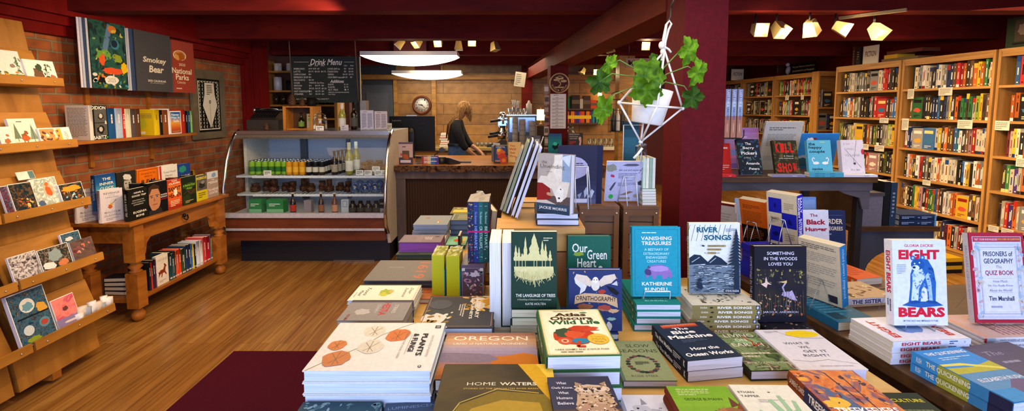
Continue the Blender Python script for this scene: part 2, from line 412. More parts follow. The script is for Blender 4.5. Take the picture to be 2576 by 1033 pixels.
# rug
a = onz(589, 887, 0)
mb = MB(); mb.box(a.x, .2, .001, .9, a.y, .012, M('40091a', .95, 0, .35, 260, .1)); r = mb.build('floor_mat'); tag(r, 'dark maroon carpet mat on the plank floor beside the book table', 'mat')
# ------------------------------------------------------------------ left: hall table with turned legs
def turned_leg(x, y):
    mb = MB(); s = .042
    mb.box(x - s, y - s, .43, x + s, y + s, .69, HONEY); mb.box(x - s, y - s, .10, x + s, y + s, .35, HONEY)
    mb.lathe([(.03, .345), (.042, .36), (.026, .372), (.046, .395), (.026, .415), (.04, .424), (.03, .435)], HONEY, 16, T(x, y, 0))
    mb.lathe([(.03, .105), (.022, .09), (.043, .055), (.04, .025), (.022, .0)], HONEY, 16, T(x, y, 0))
    return mb
t = empty('hall_table', T(-2.8, 3.7, 0), 'honey pine hall table with turned legs and low shelf against the brick wall', 'table')
def W(mb): mb.v = [v - Vector(t.location) for v in mb.v]; return mb
mb = MB(); mb.box(-3.02, 3.13, .692, -2.585, 4.25, .72, HONEY); part(W(mb), 'table_top', t, bevel=.006)
mb = MB(); mb.box(-2.665, 3.2, .565, -2.64, 4.18, .692, HONEY); part(W(mb), 'apron', t)
mb = MB(); mb.box(-2.97, 3.19, .565, -2.64, 3.215, .692, HONEY); part(W(mb), 'apron', t)
for y in (3.275, 4.11):
    for x in (-2.65,):
        mb = MB(); sg = 1 if y < 3.5 else -1
        mb.prism([(y, .565), (y + sg * .1, .565), (y + sg * .06, .53), (y + sg * .045, .46), (y, .45)][::sg], -2.663, -2.642, HONEY, Matrix(((0, 0, 1, 0), (1, 0, 0, 0), (0, 1, 0, 0), (0, 0, 0, 1)))); part(W(mb), 'corner_bracket', t)
for x in (-2.97, -2.645):
    for y in (3.22, 4.16): part(W(turned_leg(x, y)), 'leg', t)
mb = MB(); mb.box(-2.98, 3.2, .135, -2.64, 4.18, .16, HONEY); part(W(mb), 'low_shelf', t)
mb = MB(); mb.lathe([(.012, 0), (.016, .012), (.008, .02)], M('1d1712', .4, .6), 12, T(-2.64, 3.72, .64) @ RY(90)); mb.tube([(-2.628, 3.69, .64), (-2.615, 3.7, .615), (-2.612, 3.72, .605), (-2.615, 3.74, .615), (-2.628, 3.75, .64)], .005, M('1d1712', .4, .6), 6); part(W(mb), 'drawer_pull', t, 'dark iron drop pull')
# ------------------------------------------------------------------ left: card rack leaning on the wall
LEDZ = (1.625, 1.275, .935, .60, .285)
def ledx(z): return -2.39 - .149 * (z - .285)
def rack(y0, y1, label):
    r = empty('card_rack', T(-2.6, (y0 + y1) / 2, 0), label, 'display rack')
    o = Vector(r.location)
    def P(mb, n, **k): mb.v = [v - o for v in mb.v]; return part(mb, n, r, **k)
    mb = MB(); mb.prism([(-2.50, .06), (-2.80, 1.99), (-2.825, 1.99), (-2.53, .06)], y0 + .005, y1 - .005, RACKV, Matrix(((1, 0, 0, 0), (0, 0, 1, 0), (0, 1, 0, 0), (0, 0, 0, 1)))); P(mb, 'back_panel')
    for z in LEDZ:
        x = ledx(z)
        mb = MB(); mb.prism([(x, z), (x - .004, z + .045), (x - .016, z + .045), (x - .012, z + .014), (x - .1, z + .006), (x - .1, z - .012), (x - .01, z - .006)], y0, y1, RACKW, Matrix(((1, 0, 0, 0), (0, 0, 1, 0), (0, 1, 0, 0), (0, 0, 0, 1)))); l = P(mb, 'ledge')
        for k in (.12, .5, .88): mb = MB(); mb.ball((x + .0005, y0 + (y1 - y0) * k, z + .02), .004, .004, .004, CHROME, 8); mb.v = [v - o for v in mb.v]; part(mb, 'screw', l)
        mb = MB(); mb.prism([(x - .085, z + .008), (x - .155, z + .20), (x - .165, z + .20), (x - .095, z + .008)], y0 + .01, y1 - .02, RACKW, Matrix(((1, 0, 0, 0), (0, 0, 1, 0), (0, 1, 0, 0), (0, 0, 0, 1)))); P(mb, 'tier_board')
    mb = MB(); mb.box(-2.86, y1 - .12, .02, -2.83, y1 - .06, 1.99, HONEY); mb.box(-2.86, y1 - .3, 0.02, -2.5, y1 - .25, .06, HONEY); P(mb, 'support_post')
    return r
rack(2.27, 2.745, 'slanted wooden greeting card rack with five ledges beside the hall table')
rack(1.78, 2.255, 'slanted wooden greeting card rack next to the first, cut by the picture edge')
mb = MB(); mb.box(-3.2, 2.86, 0.0, -3.15, 2.93, 1.99, HONEY); r = mb.build('wall_post'); tag(r, 'upright honey pine post fixed to the brick wall behind the card rack', 'post')
# wall shelf
ws = empty('wall_shelf', T(-3.08, 3.78, 1.25), 'long thin wooden shelf on the brick wall above the hall table', 'shelf')
mb = MB(); mb.box(-.12, -.63, 0, .14, .61, .022, HONEY); part(mb, 'shelf_board', ws)
for y in (-.25, .35):
    mb = MB(); mb.box(-.118, y, -.2, -.1, y + .035, .55, HONEY); part(mb, 'bracket', ws)
# ------------------------------------------------------------------ display tables
def table(name, mx, sx, sy, z, th, top, leg, label, lw=.06):
    t = empty(name, mx, label, 'table')
    mb = MB(); mb.box(0, 0, z - th, sx, sy, z, top); part(mb, 'table_top', t, bevel=.004)
    for x in (.05, sx - .05 - lw):
        for y in (.05, sy - .05 - lw):
            mb = MB(); mb.box(x, y, 0, x + lw, y + lw, z - th, leg); part(mb, 'leg', t)
    mb = MB(); mb.box(.06, .06, z - th - .09, sx - .06, .08, z - th, leg); mb.box(.06, sy - .08, z - th - .09, sx - .06, sy - .06, z - th, leg)
    mb.box(.06, .08, z - th - .09, .08, sy - .08, z - th, leg); mb.box(sx - .08, .08, z - th - .09, sx - .06, sy - .08, z - th, leg); part(mb, 'apron_frame', t)
    return t
TW = wood('pale_table_wood', 'b98a45', 'd3a85f', (3, 16, 16), .4)
table('book_table', T(-.445, .72, 0) @ RZ(6), 1.52, 1.18, .75, .035, TW, TW, 'pale wood table nearest the camera, covered with nature books')
table('book_table', T(-.552, 2.07, 0), 1.29, 1.1, .75, .035, TW, TW, 'pale wood table holding the wooden cabinet and crates, reaching towards the counter')
T2 = T(1.141, 1.13, 0) @ RZ(8.7)
table('book_table', T2, 1.5, .70, .75, .04, DARKW, DARKW, 'dark brown wood table carrying the blue bear and quiz books')
table('book_table', T2 @ T(0, .705, 0), .62, .82, .75, .04, DARKW, DARKW, 'dark brown wood table of novels between the maroon pillar and the high table')
# ------------------------------------------------------------------ cafe: refrigerated case
def root(name, loc, label, cat, group=None, rz=0): return empty(name, T(*loc) @ RZ(rz), label, cat, group)
def put(mb, name, r, label=None, **k):      # mesh drawn in world coordinates becomes a part of r
    inv = r.matrix_world.inverted(); mb.v = [inv @ v for v in mb.v]; return part(mb, name, r, label, **k)
def sub(mb, name, p, r, label=None):        # sub-part of p, drawn in world coordinates
    inv = r.matrix_world.inverted(); mb.v = [inv @ v for v in mb.v]; return part(mb, name, p, label)
YZ = Matrix(((0, 0, 1, 0), (1, 0, 0, 0), (0, 1, 0, 0), (0, 0, 0, 1)))     # polygon (y, z) pushed along x
XZ = Matrix(((1, 0, 0, 0), (0, 0, 1, 0), (0, 1, 0, 0), (0, 0, 0, 1)))     # polygon (x, z) pushed along y
CREAM = M('cfc6b2', .45); LAM = wood('case_laminate', '4e2413', '6b341c', (2.5, 14, 14), .4); GREYP = M('8d94a3', .5, 0, .05)
dc = root('display_case', (-1.95, 4.8, 0), 'curved glass refrigerated display case with wood band below the drink menu', 'display case')
X0, X1 = -2.69, -1.20
prof = [(4.42, .31), (4.345, .40), (4.33, .52), (4.36, .75), (4.43, 1.0), (4.52, 1.17), (4.58, 1.24), (4.66, 1.275)]
side = prof + [(5.3, 1.275), (5.3, .2), (4.46, .2)]
for x, e, l in ((X0 - .03, X0, 'near the brick wall'), (X1, X1 + .03, 'beside the counter')):
    mb = MB()
    if x < -2: mb.tube([(x + .015, y, z) for y, z in prof], .017, CHROME, 8); mb.box(x, 4.75, .2, e, 5.3, 1.27, CREAM)
    else: mb.prism(side[::-1], x, e, CREAM, YZ); mb.tube([(x + .015, y - .004, z) for y, z in prof], .016, CHROME, 8)
    put(mb, 'side_panel', dc)
mb = MB(); n = len(prof); fine = []
for i in range(n - 1):
    for k in range(3): fine.append((prof[i][0] + (prof[i + 1][0] - prof[i][0]) * k / 3, prof[i][1] + (prof[i + 1][1] - prof[i][1]) * k / 3))
fine = [p for p in fine if p[1] > .5]
mb.add([(X0, y, z) for y, z in fine] + [(X1, y, z) for y, z in fine], [(i, len(fine) + i, len(fine) + i + 1, i + 1) for i in range(len(fine) - 1)], glass('case_glass', 'eef4f4', .55), True)
put(mb, 'front_glass', dc)
mb = MB(); mb.box(X0, 4.58, 1.235, X1, 5.3, 1.275, STEEL); mb.box(X0, 4.56, 1.2, X1, 4.62, 1.236, M('7d7468', .4, .6)); put(mb, 'top_ledge', dc)
mb = MB(); mb.box(X0, 5.2, .4, X1, 5.24, 1.24, M('b4bac8', .5, 0, .04)); mb.box(-1.83, 5.17, .5, -1.79, 5.2, 1.23, M('5f6673', .5)); mb.box(X0 + .36, 5.16, .5, X0 + .43, 5.2, 1.23, M('4a4d55', .5)); put(mb, 'back_panel', dc)
mb = MB(); mb.box(X0, 4.36, .44, X1, 5.2, .49, M('b9bfcc', .4)); put(mb, 'deck', dc)
mb = MB(); mb.box(X0, 4.325, .475, X1, 4.36, .52, M('c9c6cf', .35, .4)); mb.box(X0, 4.338, .35, X1, 4.36, .372, M('c9c6cf', .35, .4)); put(mb, 'trim_strip', dc)
mb = MB(); mb.box(X0, 4.345, .372, X1, 4.44, .475, LAM); mb.box(X0, 4.36, .25, X1, 4.44, .35, LAM); put(mb, 'wood_band', dc)
mb = MB(); mb.box(X0 + .03, 4.52, .0, X1, 5.28, .25, M('14151c', .5)); mb.box(-1.75, 4.5, .0, -1.35, 4.52, .015, STEEL); put(mb, 'kick_base', dc)
SZ = (.665, .845)
for z in SZ:
    mb = MB(); mb.box(X0 + .17, 4.52, z - .022, X1 - .01, 4.53, z, M('dfe2ea', .4)); 
    for k in range(34): x = X0 + .18 + k * (X1 - X0 - .2) / 33; mb.box(x - .002, 4.53, z - .006, x + .002, 5.18, z - .002, WHITE)
    for y in (4.56, 4.8, 5.05): mb.box(X0 + .17, y, z - .01, X1 - .01, y + .005, z - .006, WHITE)
    mb.box(X0, 4.55, z - .022, X0 + .16, 5.18, z - .004, M('c3c8d4', .4)); put(mb, 'wire_shelf', dc)
mb = MB(); mb.box(X0 + .1, 4.64, 1.215, X1 - .1, 4.66, 1.23, glow('case_fill_glow', 'd4e0ff', 9.0)); put(mb, 'fill_glow_bar', dc)  # added glowing bar that brightens the case inside, not a fitting of it
# contents
def can(c, c2):
    mb = MB(); b = C(c)
    mb.lathe([(.024, 0), (.029, .006), (.029, .085)], b, 12); mb.lathe([(.0291, .03), (.0291, .08)], C(c2), 12, cap=False)
    mb.lathe([(.029, .085), (.029, .118), (.024, .13), (.024, .132)], b, 12, cap=False); mb.lathe([(.0241, .13), (.0245, .135), (.02, .133), (.001, .132)], STEEL, 12, cap=False)
    return mb
ROWS = ['front', 'second', 'third', 'back']
cz = SZ[1]
def fill(mbf, name, cat, cols, x0, dx, y0, dy, rows, z, lab, grp):
    first = None
    for j in range(rows):
        for i in range(cols):
            mx = T(x0 + i * dx, y0 + j * dy, z + .0005)
            l = lab.format(col=ORD[i + 1], row=ROWS[j])
            if first is None: first = mbf.build(name, mx=mx); tag(first, l, cat, grp)
            else: o = first.copy(); COL.objects.link(o); o.matrix_local = mx; o['label'] = l
fill(can('7fae2e', '2d6a2a'), 'drink_can', 'can', 6, -2.57, .064, 4.62, .066, 4, cz, 'lime green drink can, {col} from the brick wall end, {row} row, top case shelf', 'lime green cans in the case')
fill(can('c98a1e', 'e0a93a'), 'drink_can', 'can', 3, -2.185, .064, 4.58, .066, 4, cz, 'golden drink can, {col} from the green cans, {row} row, top case shelf', 'golden cans in the case')
fill(can('17181c', 'c9c4b6'), 'drink_can', 'can', 3, -1.99, .064, 4.58, .066, 4, cz, 'black and white drink can, {col} from the golden cans, {row} row, top case shelf', 'black cans in the case')
def bottle(h, r, c, lab=None, neck=.36, cap=None, foil=None, rough=.12):
    mb = MB(); g = M(c, rough, 0, .1, 30, .7); nr = r * .36
    mb.lathe([(r * .8, 0), (r, .006), (r, h * (1 - neck) * .86), (r * .75, h * (1 - neck)), (nr * 1.1, h * (1 - neck * .72)), (nr, h * .97), (nr * 1.15, h * .975), (nr * 1.15, h)], g, 14)
    if foil: mb.lathe([(nr * 1.25, h * (1 - neck * .6)), (nr * 1.25, h * 1.003), (.001, h * 1.004)], C(foil), 12, cap=False)
    elif cap: mb.lathe([(nr * 1.5, h * .96), (nr * 1.5, h * 1.01), (.001, h * 1.012)], C(cap), 12, cap=False)
    if lab: mb.lathe([(r * 1.01, h * .12), (r * 1.01, h * .44)], C(lab), 14, cap=False)
    return mb
def solo(mb, name, mx, label, cat, group=None, **k): return tag(mb.build(name, mx=mx, **k), label, cat, group)
for i in range(4): solo(bottle(.23, .031, '20100a', 'a59a84', cap='2a2a2a'), 'beer_bottle', T(-1.745 + .012 * i, 4.6 + i * .075, cz + .001), f'brown beer bottle with cream label, {ORD[i+1]} of its file in the case', 'bottle', 'brown beer bottles in the case')
solo(bottle(.315, .038, '9a9440', 'e8e4d4', foil='d8d2b0'), 'wine_bottle', T(-1.6, 4.6, cz + .001), 'white wine bottle with cream label at the front of the case shelf', 'bottle')
solo(bottle(.315, .038, '8f8a3c', 'e2decb', foil='d8d2b0'), 'wine_bottle', T(-1.57, 4.72, cz + .001), 'white wine bottle standing behind another white wine bottle in the case', 'bottle')
BR = art_mat(['3a1d0b', '7a4a20', 'a06c34'], 60, 4)
for i, (x, y, h) in enumerate(((-1.44, 4.75, .1), (-1.42, 4.95, .1), (-1.335, 4.66, .075), (-1.3, 4.9, .1), (-1.36, 5.06, .1), (-1.26, 4.7, .09))):
    x = -1.475 + (i % 3) * .1; y = 4.69 + .15 * (i // 3)
    mb = MB(); mb.lathe([(.02, 0), (.045, .004), (.05, .012), (.04, .008)], WHITE, 16); mb.prism(blob(0, 0, .042, .038, i + 3, 10, .12), .012, .012 + h * .75, BR, smooth=True); mb.prism(blob(0, 0, .036, .03, i + 9, 10, .2), .012 + h * .75, .012 + h, BR, smooth=True)
    solo(mb, 'cake', T(x, y, cz + .001), f'brown loaf cake on a white plate, {ORD[i%3+1]} from the wine bottles, {"front" if i < 3 else "back"} row', 'cake', 'cakes in the display case')
def tcard(w, h, els=(), base_='ece8de', th=.0012):      # small standing card
    mb = MB(); mb.box(-w / 2, 0, 0, w / 2, th, h, C(base_)); art(mb, els, w, h, T(-w / 2, 0, 0) @ RX(90)); return mb
for i, (x, y, z) in enumerate(((-2.37, 4.525, cz + .001), (-1.485, 4.55, cz + .001), (-1.4, 4.54, cz + .001), (-1.33, 4.57, cz + .035), (-1.3, 4.54, cz + .001), (-1.23, 4.55, cz + .001))):
    solo(tcard(.075, .05, [('n', .12, .2, .88, .85, 3, '3a3a40')]), 'price_card', T(x, y, z) @ RZ(0), f'small white price card, {ORD[i+1]} from the brick wall end of the top case shelf', 'card', 'price cards on the top case shelf')
DK = art_mat(['140b08', '3a2218', '5a3a2a', '1b1414'], 40, 3, 1, .25)
for i in range(11):
    mb = MB(); mb.prism(blob(0, 0, .038, .05, i, 10, .2), 0, .05, DK, smooth=True); mb.prism(blob(.004, 0, .03, .036, i + 20, 10, .25), .05, .08 + .02 * (i % 3), DK, smooth=True)
    solo(mb, 'wrapped_pastry', T(X0 + .11 + i * .093, 4.68 + .05 * (i % 2), SZ[0] + .001), f'dark wrapped pastry, {ORD[i+1]} from the brick wall end, middle case shelf', 'pastry', 'dark pastries on the middle case shelf')
GL = glass('clear_plastic', 'cfdcf4', 1.6, .06)
for i in range(8):
    mb = MB(); mb.lathe([(.042, 0), (.048, .03), (.05, .045), (.045, .06), (.03, .085), (.008, .098)], GL, 14)
    solo(mb, 'clear_cup', T(-1.56 + (i % 4) * .102, 4.62 + .16 * (i // 4), SZ[0] + .001), f'clear domed plastic cup, {ORD[i%4+1]} from the dark pastries, {"front" if i<4 else "back"} row', 'cup', 'clear cups on the middle case shelf')
for i, (x, w) in enumerate(((-2.47, .12), (-2.28, .16))):
    mb = MB(); mb.box(-w / 2, 0, 0, w / 2, .1, .13, C('2f7d46')); art(mb, [('n', .15, .5, .85, .75, 2, 'd8ead8'), ('r', 0, 0, 1, .3, '79b58a')], w, .13, T(-w / 2, 0, 0) @ RX(90)); mb.v = [v for v in mb.v]
    solo(mb, 'drink_carton', T(x, 4.46, .4905), ('narrow' if i == 0 else 'wide') + ' green drink carton at the bottom of the display case', 'carton')
for i, (x, c, l) in enumerate(((-2.1, '1d0d08', 'b3372a'), (-1.83, '2a120b', '8e5a3a'), (-1.7, '6a3418', 'c98a6a'))):
    solo(bottle(.2, .027, c, l, cap='b8b0a0'), 'soda_bottle', T(x, 4.45, .4905), ['dark cola bottle with red label at the bottom of the case', 'dark root beer bottle with tan label at the bottom of the case', 'amber soda bottle with pink label at the bottom of the case'][i], 'bottle')
mb = MB(); mb.box(-.035, 0, 0, .035, .06, .12, C('8d7f86')); solo(mb, 'snack_box', T(-1.97, 4.47, .4905), 'mauve grey snack box between the soda bottles in the case', 'box')
mb = MB(); mb.box(-.035, 0, 0, .035, .03, .13, C('b9bfcc')); art(mb, [('o', .2, .45, .8, .9, '5a6272', .05)], .07, .13, T(-.035, 0, 0) @ RX(90)); solo(mb, 'snack_box', T(-1.61, 4.47, .4905), 'pale grey box beside the amber soda bottle in the case', 'box')
for i in range(4):
    mb = MB(); mb.lathe([(.03, 0), (.037, .01), (.037, .07), (.024, .095), (.018, .1)], M('241812', .15), 14); mb.lathe([(.02, .1), (.02, .118), (.001, .119)], C('0d0d0d'), 12, cap=False); mb.lathe([(.0374, .02), (.0374, .06)], C('4a4038'), 14, cap=False)
    solo(mb, 'jug_bottle', T(-1.535 + i * .076, 4.47, .4905), f'squat dark bottle, {ORD[i+1]} from the pale grey box in the case', 'bottle', 'squat dark bottles at the bottom of the case')
mb = MB(); mb.box(-.032, 0, 0, .032, .05, .13, C('1a1a1e')); art(mb, [('t', 'COMPASSION', .5, .72, .8, .12, 'b8b4ac'), ('r', .05, .05, .95, .4, '5a5258'), ('n', .15, .1, .85, .35, 3, 'c0b8b0')], .064, .13, T(-.032, 0, 0) @ RX(90)); solo(mb, 'tea_box', T(-1.245, 4.46, .4905), 'black tea box with white lettering in the bottom of the case', 'box')
# on top of the case
TZ = 1.2755
tw = root('typewriter', (-2.58, 5.0, TZ), 'old black typewriter on a dark box at the brick end of the case', 'typewriter')
mb = MB(); mb.box(-.17, -.12, 0, .16, .14, .1, M('2c241c', .6)); part(mb, 'plinth', tw, 'dark wooden plinth')
mb = MB(); mb.prism([(-.12, .1), (.13, .1), (.13, .17), (.0, .185), (-.12, .125)], -.13, .13, M('121212', .3), YZ); part(mb, 'body', tw)
mb = MB()
for j in range(3):
    for i in range(9): mb.lathe([(.009, 0), (.01, .004), (.001, .006)], M('2b2b2b', .3, .4), 8, T(-.11 + i * .027, -.105 + j * .03, .134 + j * .015))
part(mb, 'keys', tw)['kind'] = 'stuff'
mb = MB(); mb.lathe([(.022, -.17), (.022, .17)], M('1a1a1a', .4), 12, T(0, .08, .2) @ RY(90)); mb.lathe([(.03, -.19), (.03, -.17)], STEEL, 12, T(0, .08, .2) @ RY(90)); part(mb, 'roller', tw)
mb = MB(); mb.tube([(-.1, .03, .18), (-.09, .02, .21), (0, .0, .22), (.09, .02, .21), (.1, .03, .18)], .006, STEEL, 6); part(mb, 'type_bar_rest', tw)
CONE = M('5a3a22', .7)
def pinecone(h, r):
    mb = MB(); mb.lathe([(r * .5, 0), (r * .85, h * .25), (r * .7, h * .6), (r * .2, h)], CONE, 10)
    for k in range(9):
        z = h * (.04 + .1 * k); rr = r * math.sin(math.pi * (.22 + .7 * k / 9)) * 1.05
        for j in range(10):
            a = 2 * math.pi * (j + .5 * (k % 2)) / 10; q = RZ(math.degrees(a))
            mb.add([q @ Vector(p) for p in ((rr * .6, -rr * .22, z), (rr * .6, rr * .22, z), (rr * 1.08, rr * .16, z + h * .07), (rr * 1.16, 0, z + h * .095), (rr * 1.08, -rr * .16, z + h * .07))], [(0, 1, 2, 3, 4)], M('7a5230' if (j + k) % 2 else '3f2818', .7))
    return mb
cr = root('wooden_crate', (-2.2, 4.86, TZ), 'small open pine crate standing on its side on top of the case', 'crate')
mb = MB(); PC = wood('crate_pine', 'a8641f', 'd08a36', (14, 14, 3), .5)
mb.box(-.155, 0, 0, .155, .2, .012, PC); mb.box(-.155, 0, .228, .155, .2, .24, PC); mb.box(-.155, 0, .012, -.143, .2, .228, PC); mb.box(.143, 0, .012, .155, .2, .228, PC); mb.box(-.143, .19, .012, .143, .2, .228, wood('crate_dark', '3a2412', '5a3a1e', (14, 14, 3), .6)); part(mb, 'box', cr)
for x in (-.155, .125): mb = MB(); mb.box(x, -.012, 0, x + .03, 0, .24, PC); part(mb, 'batten', cr)
solo(bottle(.16, .03, '15130f', '6a8a3a', neck=.4, cap='0f0f0f'), 'syrup_bottle', T(-2.19, 4.9, TZ + .0125), 'dark bottle with green label standing inside the small pine crate', 'bottle')
mb = MB(); mb.prism([(-.04, 0), (.04, 0), (.036, .15), (-.036, .15)], -.02, .02, C('a8966c'), XZ); art(mb, [('e', .3, .6, .16, .16, '5aa03a'), ('b', .65, .35, .2, .2, '5a7a9a', 3), ('n', .2, .8, .8, .9, 1, '4a3a24')], .08, .15, T(-.04, -.0205, 0) @ RX(90)); solo(mb, 'coffee_bag', T(-2.1, 4.93, TZ + .0125), 'tan paper coffee bag with coloured dots inside the pine crate', 'bag')
solo(pinecone(.13, .045), 'pine_cone', T(-2.3, 4.95, TZ + .2405), 'tall pine cone on the outer corner of the pine crate', 'pine cone')
solo(pinecone(.09, .034), 'pine_cone', T(-2.19, 4.94, TZ + .2405), 'middle-sized pine cone beside the black mug on the crate', 'pine cone')
solo(pinecone(.07, .03), 'pine_cone', T(-2.46, 4.72, TZ + .0005), 'small pine cone at the front edge of the case by the typewriter', 'pine cone')
def mug(h, r, c, lab=None):
    mb = MB(); m = C(c); mb.lathe([(r * .85, 0), (r, .008), (r, h), (r * .9, h), (r * .88, .01), (.001, .009)], m, 16, cap=False); mb.tube([(r * .95, 0, h * .8), (r * 1.45, 0, h * .78), (r * 1.6, 0, h * .5), (r * 1.4, 0, h * .25), (r * .95, 0, h * .22)], r * .13, m, 6)
    if lab: mb.poly([(-r * .7, 0), (r * .7, 0), (r * .7, 0), (-r * .7, 0)], 0, m)
    return mb
solo(mug(.09, .045, '17120f'), 'coffee_mug', T(-2.09, 4.93, TZ + .2405), 'black coffee mug on top of the small pine crate', 'mug')
jr = root('cookie_jar', (-1.97, 4.84, TZ), 'clear glass cookie jar beside the pine crate', 'jar')
CLG = glass('jar_glass', 'f0f4f2', 1.3, .03)
mb = MB(); mb.lathe([(.05, .003), (.066, .01), (.068, .11), (.055, .135), (.05, .14)], CLG, 20); part(mb, 'jar_body', jr)
mb = MB(); mb.lathe([(.056, .14), (.056, .15), (.03, .168), (.012, .172), (.018, .19), (.001, .2)], CLG, 20, cap=False); part(mb, 'lid', jr)
for i, (x, y, z) in enumerate(((-.02, 0, .012), (.025, .02, .012), (0, -.02, .03), (.01, .01, .045))):
    mb = MB(); mb.lathe([(.02, 0), (.03, .005), (.024, .014), (.001, .017)], art_mat(['6a3d18', 'a86c30', 'c98f4c'], 70), 12); solo(mb, 'cookie', T(-1.97 + x, 4.84 + y, TZ + z), f'golden brown cookie in the glass jar, {ORD[i+1]} up from the bottom', 'cookie', 'cookies in the glass jar')
solo(tcard(.08, .045, [('n', .15, .15, .85, .85, 2, '5a5048')]), 'price_card', T(-1.92, 4.7, TZ + .0005), 'white handwritten card in front of the cookie jar', 'card')
solo(bottle(.27, .036, '9a9a3c', 'e4dfce', foil='e2dcc4'), 'wine_bottle', T(-1.75, 4.86, TZ + .0005), 'white wine bottle with pale label on top of the case', 'bottle')
solo(bottle(.28, .036, '140c0a', '5a554c', foil='1d1512'), 'wine_bottle', T(-1.64, 4.9, TZ + .0005), 'dark red wine bottle on top of the case', 'bottle')
solo(tcard(.08, .055, [('n', .2, .6, .8, .85, 1, '5a5060'), ('n', .15, .15, .85, .5, 2, '8a8090')], 'd8ccd0'), 'price_card', T(-1.68, 4.72, TZ + .0005), 'pinkish card on a wire clip in front of the wine bottles', 'card')
mb = MB(); mb.box(-.03, 0, 0, .03, .1, .3, M('8c8c8c', .35, .8)); solo(mb, 'napkin_dispenser', T(-1.56, 4.95, TZ + .0005), 'tall brushed metal dispenser behind the dark wine bottle', 'dispenser')
def sheet(label, x, y, w, h, c, tl):
    r = root('paper_sign', (x, y, TZ), label, 'sign')
    mb = MB(); mb.box(-w / 2, 0, .005, w / 2, .0015, h, C(c)); art(mb, [('n', .2, .9, .8, .94, 1, '4a4450'), ('n', .1, .08, .46, .85, 13, '6a6470'), ('n', .54, .08, .92, .85, 13, '6a6470')], w, h - .005, T(-w / 2, 0, .005) @ RX(90)); part(mb, 'sheet', r)
    mb = MB(); mb.box(-w / 2, -.02, 0, w / 2, .03, .004, glass('acrylic', 'f4f8fa', 1.0)); part(mb, 'acrylic_base', r)
sheet('printed price sheet headed in capitals in a clear stand on the case', -1.47, 4.78, .135, .2, 'c9c4d0', 'TEAM PLATTERS')
sheet('pinkish typed notice in a clear stand beside the price sheet', -1.335, 4.8, .13, .19, 'cfc0be', 'HOUSE MADE')
solo(tcard(.05, .07, [('n', .1, .2, .9, .8, 3, '5a5048')], 'c9bfa8'), 'price_card', T(-1.235, 4.74, TZ + .0005), 'little handwritten card leaning at the counter end of the case', 'card')
# ------------------------------------------------------------------ hanging drink menu
dm = root('menu_board', (-1.94, 5.2, 1.55), 'black chalk drink menu board hanging on two cords above the case', 'menu board')
a, b = ony(733, 258, 5.2), ony(904, 142, 5.2); w, h = b.x - a.x, b.z - a.z
CH = 'e9e4d8'; els = [('t', 'Drink Menu', .52, .88, .46, .13, CH, .012, .35), ('l', [(.06, .88), (.27, .88)], .004, CH), ('l', [(.78, .88), (.92, .88)], .004, CH)]
for i, (nm, p) in enumerate((('AMERICANO', ['ANY SIZE  $3']), ('LATTE', ['$3.75', '$4.25', '$4.75']), ('CAPPUCCINO', ['$4']), ('ESPRESSO DOP', ['$3']), ('MACCHIATO', ['$3.50']), ('CHAI', ['VARIOUS, See Menu']), ('MATCHA', ['$4', '$4.75', '$5']), ('MOCHA', ['$4.25', '$4.75', '$5.25']), ('HOT CHOCOLATE', ['$3', '$3.75', '$4']), ('STEAMER', ['$3', '$3.50', '$4']))):
    y = .735 - i * .061; els.append(('t', nm, .05 + .0155 * len(nm) / 2 + .01, y, .0155 * len(nm) + .02, .036, CH))
    for k, s in enumerate(p): els.append(('t', s, .27 + k * .09 + .006 * len(s), y, .012 * len(s) + .01, .034, CH))
for i, (nm, p) in enumerate((('LOOSE LEAF tea', ['$3', '$3.50']), ('ITALIAN SODA', ['$3', '$3.50']), ('CREMOSA', ['$3.50', '$3.75']), ('COLD BREW seasonal', ['$4.25', '$5']))):
    y = .735 - i * .061; els.append(('t', nm, .54 + .0125 * len(nm) / 2, y, .0125 * len(nm), .036, CH))
    for k, s in enumerate(p): els.append(('t', s, .79 + k * .085, y, .012 * len(s) + .006, .034, CH))
els += [('t', x, px, .805, .05, .03, CH, 0, .3) for x, px in (('8oz', .29), ('12oz', .38), ('16oz', .47), ('12oz', .8), ('16oz', .89))]
els.append(('t', 'Additions', .67, .465, .2, .07, CH, .015, .35))
for i, (nm, p) in enumerate((('SHOTS', '$1.25'), ('FLAVOR', '$.75'), ('ALT. MILK', '$1'))): els += [('t', nm, .54 + .008 * len(nm), .395 - i * .057, .016 * len(nm), .036, CH), ('t', p, .8, .395 - i * .057, .06, .034, CH)]
els += [('t', 'HEMP-SOY-ALMOND-MACADAMIA', .69, .225, .3, .024, CH, 0, .2), ('t', 'OAT MILK', .59, .18, .1, .024, CH, 0, .2), ('t', '* ALL DRINKS ARE DOUBLE SHOTS *', .3, .08, .5, .03, CH, 0, .2)]
mb = MB(); mb.T = T(a.x, 5.2, a.z); mb.box(0, 0, 0, w, .012, h, M('16201a', .7, 0, .25, 12)); mb.box(w, -.002, 0, w + .006, .014, h, C('c9b48a')); art(mb, els, w, h, RX(90)); put(mb, 'board', dm)
for px, py in ((727, 110), (893, 110)):
    p = ony(px, py, 5.19); mb = MB(); mb.tube([(p.x + .004, 5.19, 2.4), (p.x, 5.19, p.z), (p.x + .012, 5.19, 1.85), (p.x + .02, 5.19, a.z + .03)], .006, M('6a5238', .9), 6); put(mb, 'cord', dm)
